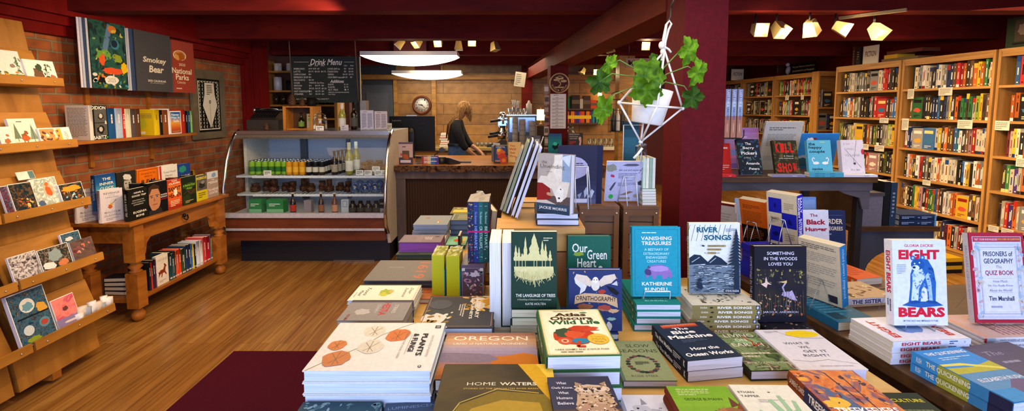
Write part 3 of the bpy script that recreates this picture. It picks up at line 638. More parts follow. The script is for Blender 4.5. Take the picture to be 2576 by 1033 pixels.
# ------------------------------------------------------------------ mug shelves in the alcove
ms = root('mug_shelf', (-2.7, 6.1, 0), 'open wooden shelf unit of mugs and glasses behind the red boards', 'shelf')
mb = MB(); mb.box(-3.15, 5.98, 0, -3.11, 6.24, 2.1, OAKV); put(mb, 'side_panel', ms)
mb = MB(); mb.box(-2.25, 5.98, 0, -2.21, 6.24, 2.1, OAKV); put(mb, 'side_panel', ms)
MZ = [ony(690, y, 5.98).z for y in (178, 227, 263, 297)]
for z in MZ: mb = MB(); mb.box(-3.11, 5.98, z - .022, -2.25, 6.24, z, OAK); put(mb, 'shelf_board', ms)
mb = MB(); mb.tube([ony(668, 130, 5.9), ony(666, 200, 5.9), ony(672, 270, 5.9)], .006, WHITE, 6); solo(mb, 'power_cord', I4, 'white cord hanging in front of the mug shelves', 'cord')
for i in range(5): solo(mug(.1, .048, ['d9d2c4', 'd2c9b8', 'd8d0c2', 'a8a048', 'b0a850'][i]), 'coffee_mug', T(-3.0 + i * .16, 6.1, MZ[0] + .001) @ RZ(-60), f'{"cream" if i < 3 else "olive"} mug, {ORD[i+1]} from the red boards, topmost mug shelf', 'mug', 'mugs on the topmost shelf')
mb = MB(); mb.lathe([(.05, 0), (.05, .17)], M('b9bcc8', .4), 16); solo(mb, 'canister', T(-3.0, 6.08, MZ[1] + .001), 'tall pale grey canister on the second mug shelf', 'canister')
for i in range(6): solo(mug(.13, .042, '1b1714'), 'coffee_mug', T(-2.86 + i * .105, 6.1, MZ[1] + .001) @ RZ(90), f'tall black mug, {ORD[i+1]} from the grey canister, second mug shelf', 'mug', 'black mugs on the second shelf')
for i in range(8):
    mb = MB(); mb.lathe([(.03, 0), (.036, .13)], GL if i > 3 else M('2a211b', .2), 12); solo(mb, 'drinking_glass', T(-3.03 + i * .09, 6.08, MZ[2] + .001), f'{"dark" if i < 4 else "clear"} tumbler, {ORD[i+1]} from the red boards, third mug shelf', 'glass', 'tumblers on the third shelf')
for i in range(4): solo(mug(.07, .04, ['2a2622', 'cfc8ba', '2a2622', '1c1a18'][i]), 'coffee_mug', T(-2.98 + i * .14, 6.08, MZ[3] + .001) @ RZ(-60), f'{["dark", "cream", "dark", "black"][i]} cup, {ORD[i+1]} from the red boards, lowest mug shelf', 'mug', 'cups on the lowest mug shelf')
# ------------------------------------------------------------------ counter
ct = root('counter', (0, 5, 0), 'long service counter with rough wooden top and dark ridged front', 'counter')
mb = MB(); pts = [(-1.165 + i * .06, 4.62 + .012 * math.sin(i * 1.7) + .01 * math.sin(i * .61)) for i in range(36)]
mb.prism(pts + [(pts[-1][0], 5.64), (-1.165, 5.64)], .878, .93, wood('counter_wood', 'a8611c', 'd08a34', (3, 14, 14), .35)); put(mb, 'counter_top', ct)
mb = MB(); BK = art_mat(['120c08', '3a2416', '6a4a30', '20140c'], 26, 5, 1, .7)
mb.add([(x, y - .006 - .006 * math.sin(i * 2.3), .932) for i, (x, y) in enumerate(pts)] + [(x, y - .002, .872 - .01 * math.sin(i * 1.3)) for i, (x, y) in enumerate(pts)], [(i, 36 + i, 37 + i, i + 1) for i in range(35)], BK); put(mb, 'bark_edge', ct, 'dark bark edge')
mb = MB(); n = 150; RID = M('38200f', .6)
rp = [(-1.1 + 2.02 * i / n, 4.735 - (.012 if i % 2 else 0)) for i in range(n + 1)]
mb.add([(x, y, 0) for x, y in rp] + [(x, y, .8) for x, y in rp], [(i, i + 1, n + 2 + i, n + 1 + i) for i in range(n)], RID); put(mb, 'ridged_front', ct)
mb = MB(); GB = wood('grey_board', '4a3a30', '66544a', (12, 12, 3), .6)
mb.box(-1.165, 4.70, 0, -1.075, 4.76, .875, GB); mb.box(-1.165, 4.69, .79, .93, 4.76, .876, GB); put(mb, 'frame', ct)
mb = MB(); mb.box(-1.165, 4.76, 0, .93, 5.6, .875, M('2a1d14', .7)); put(mb, 'carcass', ct)
mn = root('computer_monitor', (-1.16, 5.45, .931), 'black flat monitor seen from behind on the counter', 'monitor')
a, b = ony(981, 380, 5.47), ony(1093, 292, 5.47)
mb = MB(); mb.T = T(a.x, 5.47, a.z); w, h = b.x - a.x, b.z - a.z; mb.box(0, 0, 0, w, .03, h, M('0d0d0f', .5, 0, .1, 60, .2)); art(mb, [('t', 'Lenovo', .16, .88, .2, .05, '8a8a90', .01), ('r', .2, .9, .85, .905, '33343a'), ('r', .2, .86, .85, .862, '26272c'), ('t', 'ThinkVision', .74, .8, .1, .02, '6a3a40')], w, h, RX(90)); mb.box(w * .38, .002, h, w * .6, .028, h + .014, M('c9ccd2', .3)); put(mb, 'screen_housing', mn)
mb = MB(); mb.box(-1.19, 5.42, .944, -1.13, 5.468, a.z + .24, M('1a1a1c', .4)); mb.lathe([(.03, 0), (.03, .02)], M('4a4436', .4), 14, T(-1.16, 5.42, a.z + .24) @ RX(90)); put(mb, 'stand_neck', mn)
mb = MB(); mb.lathe([(.11, .931), (.11, .938), (.03, .944)], M('17171a', .4), 24, T(-1.05, 5.44, 0)); put(mb, 'stand_base', mn)
def slab(label, name, cat, x, y, z, w, h, d, c, els, rz=0, tilt=0):
    mb = MB(); mb.box(0, 0, 0, w, d, h, C(c)); art(mb, els, w, h, RX(90)); return solo(mb, name, T(x, y, z) @ RZ(rz) @ RX(-tilt), label, cat)
CT = .931
slab('tall pink and brown flyer standing at the case end of the counter', 'flyer', 'flyer', -1.14, 4.72, CT, .14, .225, .012, 'b99a90', [('r', 0, 0, 1, .32, '4a3a48'), ('r', .25, .2, .75, .62, '5a4a30'), ('b', .5, .35, .2, .2, 'a8502a', 4), ('n', .25, .76, .75, .84, 1, '4a3038'), ('r', .1, .08, .85, .2, 'c8b8b8'), ('r', 0, .92, 1, 1, '5a4a60'), ('e', .18, .45, .08, .1, 'c0504a')])
mb = MB(); mb.box(-.03, 0, 0, .03, .04, .07, GL); solo(mb, 'card_holder', T(-.955, 4.76, CT), 'small clear acrylic holder beside the pink flyer', 'holder')
slab('small sign striped red to blue with white lettering on the counter', 'sign', 'sign', -.915, 4.74, CT, .17, .085, .006, '8a3a3a', [('r', .1, 0, .35, 1, 'b0604a'), ('r', .35, 0, .55, 1, 'b8a86a'), ('r', .55, 0, .8, 1, '3a6a9a'), ('r', .8, 0, 1, 1, '4a3a8a'), ('n', .14, .55, .95, .9, 2, 'e8dcdc'), ('n', .14, .12, .9, .45, 2, 'e8dcdc')])
mb = MB(); mb.lathe([(.03, 0), (.036, .005), (.04, .07), (.034, .07)], M('1c1c14', .4), 14); solo(mb, 'dark_cup', T(-.715, 4.78, CT), 'dark round cup between the striped sign and the card reader', 'cup')
mb = MB(); mb.prism([(0, 0), (.13, 0), (.13, .02), (0, .065)], -.04, .04, M('1a1b20', .35), YZ); mb.prism([(.01, .064), (.12, .024), (.12, .026), (.01, .066)], -.033, .033, glow('reader_screen', '6a7ab8', .8), YZ); solo(mb, 'card_reader', T(-.655, 4.74, CT) @ RZ(-50), 'black card reader with a bluish lit screen on the counter', 'card reader')
mb = MB(); mb.box(-.09, 0, 0, .09, .06, .012, M('1c1a1a', .4)); solo(mb, 'phone', T(-.52, 4.86, CT), 'flat black device lying on the counter past the card reader', 'phone')
sc_ = root('barcode_scanner', (-.86, 5.1, CT), 'black handheld barcode scanner on a bent stand below the monitor', 'scanner')
mb = MB(); mb.lathe([(.045, 0), (.04, .01)], BLACK, 16); mb.tube([(0, 0, .01), (.02, 0, .06), (.06, 0, .09), (.09, 0, .1)], .006, BLACK, 6); part(mb, 'stand', sc_)
mb = MB(); mb.prism([(0, 0), (.05, -.01), (.07, .02), (.03, .045), (0, .03)], -.025, .025, BLACK, XZ); mb.v = [v + Vector((.07, 0, .1)) for v in mb.v]; part(mb, 'head', sc_)
# ------------------------------------------------------------------ counter: far things
def facebook(label, px0, py0, px1, py1, Y, c, els, t=.025, yaw=0, spine=None, z=None, hard=True):   # face-out book standing at depth Y
    a, b = ony(px0, py0, Y), ony(px1, py1, Y); zz = a.z if z is None else z
    return book(label, stand((a.x, Y, zz), yaw, 4), b.x - a.x, b.z - zz, t, c, els, spine or [], hard=hard)
facebook('small book with a red and orange painted cover on the counter', 1243, 408, 1276, 366, 4.86, '3a3a40', [('r', .1, .1, .9, .95, '2a4a7a'), ('b', .5, .6, .3, .3, 'd0622a', 2), ('b', .35, .75, .14, .14, 'e0b03a', 3), ('b', .6, .35, .3, .25, 'c0392a', 5), ('t', 'ORBITAL', .5, .92, .7, .08, 'e8dcc8', .01), ('t', 'HARVEY', .5, .12, .8, .12, 'e8a06a', .02)], z=CT)
facebook('yellow paperback with red block lettering on the counter', 1279, 408, 1310, 357, 4.9, 'e0bc74', [('t', s, .33, .82 - i * .17, .12 + .1 * len(s), .11, 'c0431f', .02) for i, s in enumerate(('You', 'Will', 'Get', 'Thro'))] + [('n', .55, .1, .95, .3, 3, '7a6a4a')], z=CT)
mb = MB(); mb.box(-.033, 0, 0, .033, .02, .068, C('b8481f')); art(mb, [('b', .5, .5, .3, .3, 'd8783a', 3)], .066, .068, T(-.033, 0, 0) @ RX(90)); solo(mb, 'small_box', T(-.085, 4.79, CT), 'little orange box in front of the yellow paperback', 'box')
facebook('grey hardback with white capitals behind the leaning picture books', 1322, 400, 1360, 341, 5.0, '5a5862', [('t', 'LOUISE', .5, .8, .86, .13, 'e8e4dc', .02), ('t', 'PENNY', .45, .62, .7, .13, 'e8e4dc', .02), ('r', .6, .1, .95, .5, 'b8b0a8')], z=CT)
facebook('deep teal hardback with a dark manta shape standing below the bean sign', 1379, 401, 1413, 336, 5.0, '14545c', [('v', 0, .2, 1, 1, ['123a52', '1a8a80', '2a4a7a'], 8), ('b', .55, .55, .3, .26, '0a1a24', 7, .3), ('e', .5, .62, .16, .16, '3ac0a0'), ('b', .5, .52, .22, .14, '0a1a24', 8, .4), ('r', 0, 0, 1, .26, '8a3a24'), ('t', 'RICHARD', .5, .24, .8, .09, 'e8d8c8', .01), ('t', 'POWERS', .5, .11, .8, .09, 'e8d8c8', .01)], z=CT)
facebook('charcoal paperback with a pale dancing figure standing by the glass jar', 1428, 372, 1466, 334, 5.25, '3c3834', [('t', 'HEARTBREAK', .42, .9, .7, .09, 'c8c0b4'), ('t', 'NATIONAL', .4, .74, .6, .09, 'c8c0b4'), ('t', 'ANTHEM', .36, .6, .5, .09, 'c8c0b4'), ('n', .1, .2, .55, .45, 3, 'b04a4a'), ('p', [(.72, .05), (.78, .4), (.7, .6), (.78, .75), (.88, .7), (.9, .4), (.84, .05)], 'd8a89a')], z=1.06)
mb = MB(); mb.box(-.16, 0, 0, .16, .2, .127, M('4a3626', .6)); solo(mb, 'dark_box', T(.72, 5.22, CT + .001), 'low dark box on the counter under the charcoal paperback', 'box')
# hot lamp, jars and shelves of the rear nook
def shelf_row(root_, y, z, x0, x1, d=.2):
    mb = MB(); mb.box(x0, y - d, z - .025, x1, y, z, M('4a2d18', .5)); put(mb, 'shelf_board', root_)
ns = root('wall_shelf', (1.0, 7.9, 1.3), 'two dark shelves of paperbacks on the orange lit back wall', 'shelf')
na, nb = ony(1425, 273, 7.8), ony(1496, 273, 7.8); nz2 = ony(1425, 309, 7.8).z; NX0, NX1 = na.x, nb.x + .1
shelf_row(ns, 7.98, na.z, NX0, NX1); shelf_row(ns, 7.98, nz2, NX0, NX1)
mb = MB(); mb.box(NX0 - .02, 7.78, nz2 - .3, NX0, 7.98, na.z + .25, M('4a2d18', .5)); put(mb, 'side_panel', ns)
def tiny(label, x, y, z, w, h, d, c, c2=None, grp=None, rz=0):
    mb = MB(); mb.box(0, 0, 0, w, d, h, C(c))
    if c2: art(mb, [('r', 0, .35, 1, .65, c2)], w, h, T(0, -.0003, 0) @ RX(90))
    return solo(mb, 'book', T(x, y, z) @ RZ(rz), label, 'book', grp)
g = random.Random(3); x = NX0 + .02; cl = [('d0522a', 'orange'), ('b8358a', 'magenta'), ('3a3a7a', 'indigo'), ('7a2a6a', 'purple'), ('e07a2a', 'amber'), ('2a2a2a', 'black')]
for i in range(14):
    c, nm = cl[(i * 5 + i // 3) % 6]; w = .026; tiny(f'{nm} and yellow paperback, {ORD[i+1]} from the bean sign post, lower nook shelf', x, 7.8, nz2 + .001, w, .19, .13, c, 'e8c030', 'paperbacks on the lower nook shelf'); x += w + .002
for i in range(7):
    w = .026; c, nm = [('1f5a6a', 'teal'), ('2a8ab0', 'sky blue'), ('243a3a', 'dark'), ('2a9a9a', 'turquoise'), ('1c2c30', 'near black'), ('c8c0b0', 'cream'), ('2f6f8f', 'blue')][i]; tiny(f'{nm} paperback, {ORD[i+1]} after the yellow-banded ones, lower nook shelf', x, 7.8, nz2 + .001, w, .2, .13, c, None, 'paperbacks on the lower nook shelf'); x += w + .002
x = NX0 + .02
for i, (w, h, c, nm) in enumerate(((.03, .2, '1f7a3a', 'green'), (.03, .2, '151515', 'black'), (.13, .22, '3a2e28', 'dark face-out'), (.05, .16, 'b8b0a8', 'grey'), (.12, .21, '4a3a30', 'brown face-out'), (.1, .14, 'd0502a', 'orange face-out'), (.1, .13, '5a4638', 'tan face-out'))):
    tiny(f'{nm} book, {ORD[i+1]} from the bean sign post, upper nook shelf', x, 7.8, na.z + .001, w, h, .1, c, '6a5a4a' if w > .09 else None, 'books on the upper nook shelf'); x += w + .004
cab = root('nook_cabinet', (1.0, 7.0, 0), 'low wooden cabinet with a white worktop in the orange lit nook', 'cabinet')
a = ony(1455, 400, 7.2); zt = ony(1500, 372, 7.2).z
mb = MB(); mb.box(.72, 7.2, 0, 1.6, 7.7, zt - .03, wood('nook_wood', '7a4a20', '9a6430', (3, 10, 10))); put(mb, 'body', cab)
mb = MB(); mb.box(.7, 7.17, zt - .03, 1.65, 7.72, zt, M('cfc8b8', .4)); put(mb, 'worktop', cab)
for i in range(6):
    mb = MB(); mb.lathe([(.03, 0), (.036, .13), (.033, .13), (.028, .006)], CLG, 12, cap=False); solo(mb, 'drinking_glass', T(1.22 + .085 * i, 7.4, zt + .001), f'clear tumbler, {ORD[i+1]} of six in a row on the nook worktop', 'glass', 'tumblers on the nook worktop')
mb = MB(); mb.box(0, 0, 0, .19, .2, .04, M('d8c86a', .5)); solo(mb, 'tray', T(.98, 7.25, zt + .001), 'yellowish flat tray on the nook worktop', 'tray')
mb = MB(); mb.lathe([(.07, 0), (.08, .02), (.085, .16), (.05, .2), (.05, .22), (.06, .24), (.001, .26)], CLG, 18, cap=False); solo(mb, 'glass_jar', T(.78, 6.3, 1.0), 'big clear glass jar behind the charcoal paperback', 'jar')
mb = MB(); mb.box(-.24, -.2, 0, .3, .2, 1.0, M('3a2818', .6)); solo(mb, 'side_cabinet', T(.78, 6.3, 0), 'dark cabinet behind the counter carrying the glass jar', 'cabinet')
# wire basket on the side post and orange bulb
wb = root('wire_basket', (1.35, 6.0, 1.4), 'black wire basket of bottles hanging on the honey coloured post', 'basket')
p = ony(1555, 250, 5.98); q = ony(1555, 330, 5.98)
mb = MB()
for k in range(4): zc = q.z + (p.z - q.z) * k / 3; mb.tube([(p.x + .12 * math.cos(t * .5236), 5.98 + .06 * math.sin(t * .5236), zc) for t in range(12)], .004, BLACK, 6, closed=True)
for t in range(10): mb.tube([(p.x + .12 * math.cos(t * .628), 5.98 + .06 * math.sin(t * .628), q.z - .02), (p.x + .12 * math.cos(t * .628), 5.98 + .06 * math.sin(t * .628), p.z)], .003, BLACK, 5)
mb.tube([(p.x + .1 * math.cos(t * .3), 6.02, p.z + .1 * math.sin(t * .3)) for t in range(11)], .004, BLACK, 6)
mb.v = [wb.matrix_world.inverted() @ v for v in mb.v]; part(mb, 'basket_frame', wb)
mb = MB(); mb.lathe([(.09, 0), (.09, .004)], BLACK, 16, T(p.x, 5.98, q.z + .0)); put(mb, 'basket_floor', wb)
for i in range(3):
    mb = MB(); mb.lathe([(.028, 0), (.03, .01), (.03, .18), (.012, .23), (.012, .28)], M(['1c1c1e', 'd8d2c8', '2a2e34'][i], .3), 12); solo(mb, 'bottle', T(p.x - .055 + i * .055, 5.98, q.z + .006), ['black', 'white', 'slate'][i] + ' bottle standing in the wire basket', 'bottle')
sl = root('wall_lamp', (1.15, 7.9, 1.6), 'bare glowing amber bulb on the back wall of the nook', 'lamp')
p = ony(1509, 238, 7.85); mb = MB(); mb.ball(p, .035, .035, .04, glow('amber_bulb', 'ffb84a', 30)); put(mb, 'bulb', sl)
mb = MB(); mb.lathe([(.02, 0), (.02, .06)], BLACK, 10, T(p.x, 7.86, p.z + .04)); mb.box(p.x - .02, 7.9, p.z + .06, p.x + .02, 7.99, p.z + .1, BLACK); put(mb, 'socket', sl)
# table lamp by the espresso machine
tl = root('table_lamp', (0.38, 5.95, 0), 'small lit lamp with a pale drum shade beside the espresso machine', 'lamp')
a, b = ony(1350, 302, 6.3), ony(1371, 275, 6.3); xc = (a.x + b.x) / 2
mb = MB(); mb.lathe([((b.x - a.x) / 2, a.z), ((b.x - a.x) / 2 * .92, b.z)], glow('lamp_shade', 'ffd88a', 5.5), 20, T(xc, 6.3, 0), cap=False); put(mb, 'lamp_shade', tl)
mb = MB(); mb.lathe([(.05, a.z - .07), (.02, a.z - .05), (.008, a.z - .03), (.006, b.z + .02), (.012, b.z + .03), (.001, b.z + .04)], M('3a2a1c', .4), 12, T(xc, 6.3, 0)); put(mb, 'stem', tl)
mb = MB(); mb.box(xc - .055, 6.2, 0, xc + .14, 6.5, a.z - .0705, M('3f2a1a', .6)); solo(mb, 'side_cabinet', I4, 'tall dark cabinet carrying the small lit lamp', 'cabinet')
# ------------------------------------------------------------------ espresso machine and cups
em = root('espresso_machine', (-.05, 5.8, 0), 'steel and black espresso machine with cups stacked on its top', 'espresso machine')
a, b = ony(1278, 395, 5.75), ony(1348, 291, 5.75)
mb = MB(); mb.box(a.x, 5.75, a.z + .05, b.x, 6.15, b.z - .06, M('4a4c50', .3, .7)); mb.box(a.x + .05, 5.745, b.z - .06, b.x + .01, 6.15, b.z, M('1a1a1c', .3)); mb.box(a.x + .02, 5.742, b.z - .2, b.x - .01, 5.75, b.z - .02, M('8fa3c4', .15, .9)); put(mb, 'body', em)
mb = MB(); mb.tube([(a.x - .04, 5.74, b.z + .012), (a.x - .06, 5.74, b.z - .05), (a.x - .06, 5.74, b.z - .1)], .014, STEEL, 8); mb.box(a.x - .02, 5.73, b.z, b.x + .01, 6.15, b.z + .014, STEEL); put(mb, 'top_rail', em)
gl_, gr = ony(1253, 316, 5.75), ony(1276, 296, 5.75)
mb = MB(); mb.box(gl_.x, 5.74, gl_.z, gr.x, 6.0, gr.z, M('8fa8cc', .18, .9)); mb.lathe([(.04, 0), (.045, .05), (.03, .07)], CHROME, 14, T((gl_.x + gr.x) / 2, 5.85, gr.z)); put(mb, 'grouphead', em)
for k, (px, py) in enumerate(((1246, 303), (1244, 334), (1240, 342))):
    p = ony(px, py, 5.72); mb = MB(); mb.tube([(p.x - .06, 5.72, p.z - .01), (p.x + .06, 5.72, p.z + .006)], .016, M('121212', .35), 8); mb.tube([(p.x + .06, 5.72, p.z + .006), (p.x + .15, 5.74, p.z + .01)], .01, CHROME, 8); put(mb, 'portafilter', em)
p = ony(1262, 350, 5.78); mb = MB(); mb.lathe([(.05, 0), (.055, .09), (.04, .13), (.045, .17)], CHROME, 16, T(p.x, 5.8, p.z)); mb.tube([(p.x + .06, 5.74, p.z + .2), (p.x + .075, 5.72, p.z + .06), (p.x + .06, 5.7, p.z)], .006, CHROME, 6); put(mb, 'steam_arm', em)
mb = MB(); mb.box(gl_.x - .06, 5.7, a.z, b.x + .02, 6.2, a.z + .05, M('2a2a2c', .4)); put(mb, 'drip_tray', em)
mb = MB(); mb.box(gl_.x - .07, 5.66, 0, b.x + .03, 6.22, a.z - .001, M('5a4a38', .6)); solo(mb, 'machine_cabinet', I4, 'brown cabinet behind the counter carrying the espresso machine', 'cabinet')
for i, (px0, px1, y0, y1) in enumerate(((1289, 1303, 360, 294), (1306, 1322, 362, 300), (1332, 1347, 345, 304))):
    a1, b1 = ony(px0, y0, 5.5), ony(px1, y1, 5.5); r = (b1.x - a1.x) / 2; n = 7; mb = MB(); H = b1.z - CT
    for k in range(n): zz = CT + H * k / n; mb.lathe([(r * 1.03, zz), (r * 1.05, zz + .006), (r * .97, zz + H / n)], M('8f877c', .7), 16, T((a1.x + b1.x) / 2, 5.5, 0))
    mb.lathe([(r * .9, CT + H - .005), (.001, CT + H)], M('8f877c', .7), 16, T((a1.x + b1.x) / 2, 5.5, 0), cap=False)
    mb.T = T(a1.x, 5.5 - r * 1.06, b1.z - .1); mb.text('B', r, .04, r * .8, .05, 0, C('2a2420'), 0, .3) if False else None
    mb.T = I4
    solo(mb, 'paper_cups', I4, f'stacked brown paper cups, {["first", "second", "third"][i]} tower from the portafilters', 'cups')['kind'] = 'stuff'
for i, (px, h, r, c) in enumerate(((1282, .075, .022, 'c8c8c8'), (1292, .09, .022, 'a8a8a8'), (1302, .08, .022, 'b0b0b0'), (1312, .07, .022, 'c8c4bc'), (1321, .075, .022, 'e0dcd0'))):
    p = ony(px, 288, 5.85); mb = MB(); mb.lathe([(r * .8, 0), (r, h), (r * .9, h), (r * .7, .006)], M(c, .25, .7), 14, cap=False)
    if i in (1, 2):
        for k in range(3): mb.tube([(0, 0, .01), (.02 * (k - 1), .01, h + .09)], .004, STEEL, 5)
    solo(mb, 'milk_pitcher', T(p.x, 5.85, b.z + .0145), f'small metal pitcher, {ORD[i+1]} along the espresso machine top', 'pitcher', 'pitchers on the espresso machine')
p = ony(1331, 288, 5.85); mb = MB(); mb.lathe([(.035, 0), (.036, .13), (.02, .14), (.012, .17), (.001, .175)], M('cfc6ac', .4), 16); solo(mb, 'syrup_pump', T(p.x, 5.9, b.z + .0145), 'cream coloured squeeze bottle on the espresso machine', 'bottle')
mb = MB(); mb.box(-.06, 0, 0, .06, .1, .12, M('77706a', .6))
for k in range(8): mb.box(-.05 + k * .013, .02 + (k % 3) * .02, .12, -.045 + k * .013, .03 + (k % 3) * .02, .15 + .02 * (k % 3), M('8a8480', .6))
solo(mb, 'stirrer_box', T(.27, 5.3, CT + .0005), 'grey box of stirrers and packets behind the grey hardback', 'box')
slab('white card sign propped on the counter edge near the clear box', 'sign', 'sign', -.2, 5.0, CT, .07, .035, .003, 'e0d8c8', [('n', .1, .2, .9, .8, 2, '6a6058')]).location.z = CT + .16
mb = MB(); mb.box(-.22, 5.02, CT + .0005, -.05, 5.22, CT + .159, M('57534c', .35)); solo(mb, 'clear_bin', I4, 'smoky grey lidded box on the counter behind the red painted book', 'box')
# back counter
bc = root('back_counter', (-.75, 7.5, 0), 'pine back counter along the plank wall behind the person', 'counter')
zt = ony(1150, 372, 7.3).z
mb = MB(); mb.box(-1.6, 7.3, zt - .04, .12, 7.95, zt, wood('back_counter_top', '8f7442', 'b39a60', (3, 14, 14), .45)); put(mb, 'worktop', bc)
mb = MB(); mb.box(-1.58, 7.34, 0, .1, 7.95, zt - .04, PINE); put(mb, 'body', bc)
for k in range(2): mb = MB(); mb.box(-1.0, 7.32, zt - .12 - k * .14, -.4, 7.34, zt - .06 - k * .14, M('4a3a26', .6)); put(mb, 'drawer', bc)
g = random.Random(5)
for i in range(6): 
    c = ['c8c0b8', 'b03a2a', 'd8d0c8', '3a3a40', 'c8503a', 'e0d8d0'][i]; mb = MB(); mb.box(-.14, 0, 0, .14, .2, .035, C(c)); mb.box(-.138, -.001, .006, .138, 0, .029, C('e8e4dc'))
    solo(mb, 'book', T(-1.02 + .012 * (i % 3), 7.5, zt + .001 + i * .036) @ RZ(g.uniform(-4, 4)), f'book lying in the stack beside the person, {ORD[6-i]} from the top', 'book', 'stack of books on the back counter')
mb = MB(); mb.prism([(-.15, 0), (.17, 0), (.17, .1), (.08, .12), (.02, .07), (-.15, .03)], -.06, .06, M('17130f', .5), XZ); mb.tube([(.1, 0, .1), (.09, 0, .2)], .006, BLACK, 6); mb.tube([(.14, 0, .1), (.15, 0, .18)], .006, BLACK, 6); solo(mb, 'tape_dispenser', T(-.25, 7.5, zt + .001), 'black tape dispenser on the back counter beyond the person', 'dispenser')
for i in range(6): mb = MB(); mb.lathe([(.02, 0), (.032, .02), (.03, .05), (.02, .06)], M('8a8a86', .3, .5), 10); solo(mb, 'small_jar', T(-.56 + i * .07, 7.65, zt + .001), f'little steel lidded jar, {ORD[i+1]} in the row behind the person', 'jar', 'small jars on the back counter')
wt = root('prep_table', (-.3, 6.4, 0), 'steel topped prep table the person is working at', 'table')
mb = MB(); mb.box(-.56, 6.26, .67, .0, 6.8, .70, M('5a6062', .3, .7)); put(mb, 'table_top', wt)
mb = MB(); mb.box(-.54, 6.28, 0, -.03, 6.76, .67, M('3a3c3e', .5)); put(mb, 'body', wt)
# clock
ck = root('wall_clock', (-1.49, 7.95, 1.55), 'round wooden wall clock with white dial on the plank wall', 'clock')
p = ony(1060, 264, 7.94); r = 24 * 7.94 / FOCAL
mb = MB(); mb.lathe([(r, 0), (r, .02), (r * .9, .045), (r * .78, .03), (r * .74, .01)], wood('clock_rim', '4a2210', '7a3c1a', (9, 9, 9), .35), 40, T(p.x, 7.995, p.z) @ RX(90), cap=False); put(mb, 'rim', ck)
mb = MB(); mb.T = T(p.x, 7.985, p.z) @ RX(90); mb.lathe([(r * .77, 0), (r * .77, .001)], M('d8d6c8', .5, 0, .03), 40)
for k in range(12): an = R(90 - 30 * (k + 1)); mb.text(str(k + 1), r * .6 * math.cos(an), r * .6 * math.sin(an), r * (.13 if k < 9 else .2), r * .17, .002, C('17171a'), .01)
mb.text('Quartz', 0, -r * .42, r * .3, r * .08, .002, C('3a3a3a')); put(mb, 'dial', ck)
mb = MB(); mb.T = T(p.x, 7.98, p.z) @ RX(90)
for an, l, w in ((172, .4, .05), (-42, .58, .032)):
    d = Vector((math.cos(R(an)), math.sin(R(an)), 0)); s = Vector((-d.y, d.x, 0)) * r * w; mb.add([-s - d * r * .1, s - d * r * .1, s * .4 + d * r * l, -s * .4 + d * r * l], [(0, 1, 2, 3)], C('101012'))
put(mb, 'hands', ck)
# bean sign and notice on the counter post
PM = T(.43, 5.3, 0) @ RZ(5.5)
bs = root('round_sign', (.53, 5.28, 1.8), 'round tan wooden sign with a bonsai tree on the maroon post', 'sign')
p = ony(1407, 209, 5.29); r = 25 * 5.29 / FOCAL; TAN = C('b89a6a')
mb = MB(); mb.T = T(p.x, 5.285, p.z) @ RX(90)
mb.lathe([(r, 0), (r, .012), (.001, .0121)], TAN, 40, cap=False); mb.lathe([(r * .88, .0125), (.001, .0126)], C('4a1a16'), 40, cap=False)
mb.poly([(-r * .5, -r * .36), (r * .5, -r * .36), (r * .4, -r * .48), (-r * .4, -r * .48)], .0131, TAN)
for x, y, rx, ry, sd in ((0, .48, .42, .16, 1), (-.35, .3, .25, .1, 2), (.42, .2, .32, .12, 3), (.05, .62, .22, .1, 4)): mb.poly(blob(x * r, y * r, rx * r, ry * r, sd, 16, .15), .0131, TAN)
mb.tube([(-.1 * r, -.34 * r, .013), (.12 * r, -.15 * r, .013), (.08 * r, .05 * r, .013), (-.1 * r, .18 * r, .013), (0, .4 * r, .013)], r * .06, TAN, 6)
for i, ch in enumerate('BONSAI BEANS'):
    if ch == ' ': continue
    an = R(-162 + i * 13); mb.text(ch, r * .72 * math.cos(an), r * .72 * math.sin(an), r * .11, r * .15, .0132, TAN, .02, 0, math.degrees(an) + 90)
put(mb, 'face', bs)
a, b = ony(1384, 323, 5.29), ony(1424, 236, 5.29)
mb = MB(); mb.T = T(a.x, 5.285, a.z); w, h = b.x - a.x, b.z - a.z; mb.box(0, 0, 0, w, .002, h, C('d8d0c8'))
art(mb, [('n', .2, .95, .8, .98, 1, '5a5450')] + [x for i in range(9) for x in (('n', .34, .885 - i * .1, .66, .91 - i * .1, 1, '5a5450'), ('n', .12, .825 - i * .1, .88, .88 - i * .1, 3, '8a847c'))], w, h, RX(90))
solo(mb, 'notice_sign', I4, 'long white typed tea list pinned to the maroon post under the round sign', 'notice')
for i in range(7):
    p = ony(1376 + (i % 2), 225 + i * 26, 5.33); mb = MB(); mb.box(-.035, 0, -.05, .02, .012, .05, C(['8a7a6a', 'a08a78', '6a5a50', '9a6a5a', 'b8a894', '8a8a80', 'a89484'][i])); mb.box(-.03, -.001, -.02, .015, 0, .03, C(['c8b8a8', '5a4a40', 'b09080', '4a3a34', '6a5a4a', 'c8c0b0', '5a4a40'][i]))
    solo(mb, 'postcard', T(p.x + .0, 5.315, p.z) @ RZ(-10), f'small postcard on the post side, {ORD[i+1]} down from the round sign', 'postcard', 'postcards up the side of the maroon post')
mb = MB(); p = ony(1311, 200, 6.6); mb.box(-.09, 0, -.1, .06, .01, .1, C('b8b09a')); art(mb, [('n', .1, .1, .6, .9, 6, '7a7468')], .15, .2, T(-.09, -.001, -.1) @ RX(90)); solo(mb, 'paper_sign', T(p.x, p.y, p.z) @ RY(8), 'pale paper note stuck high up near the beam end', 'note')
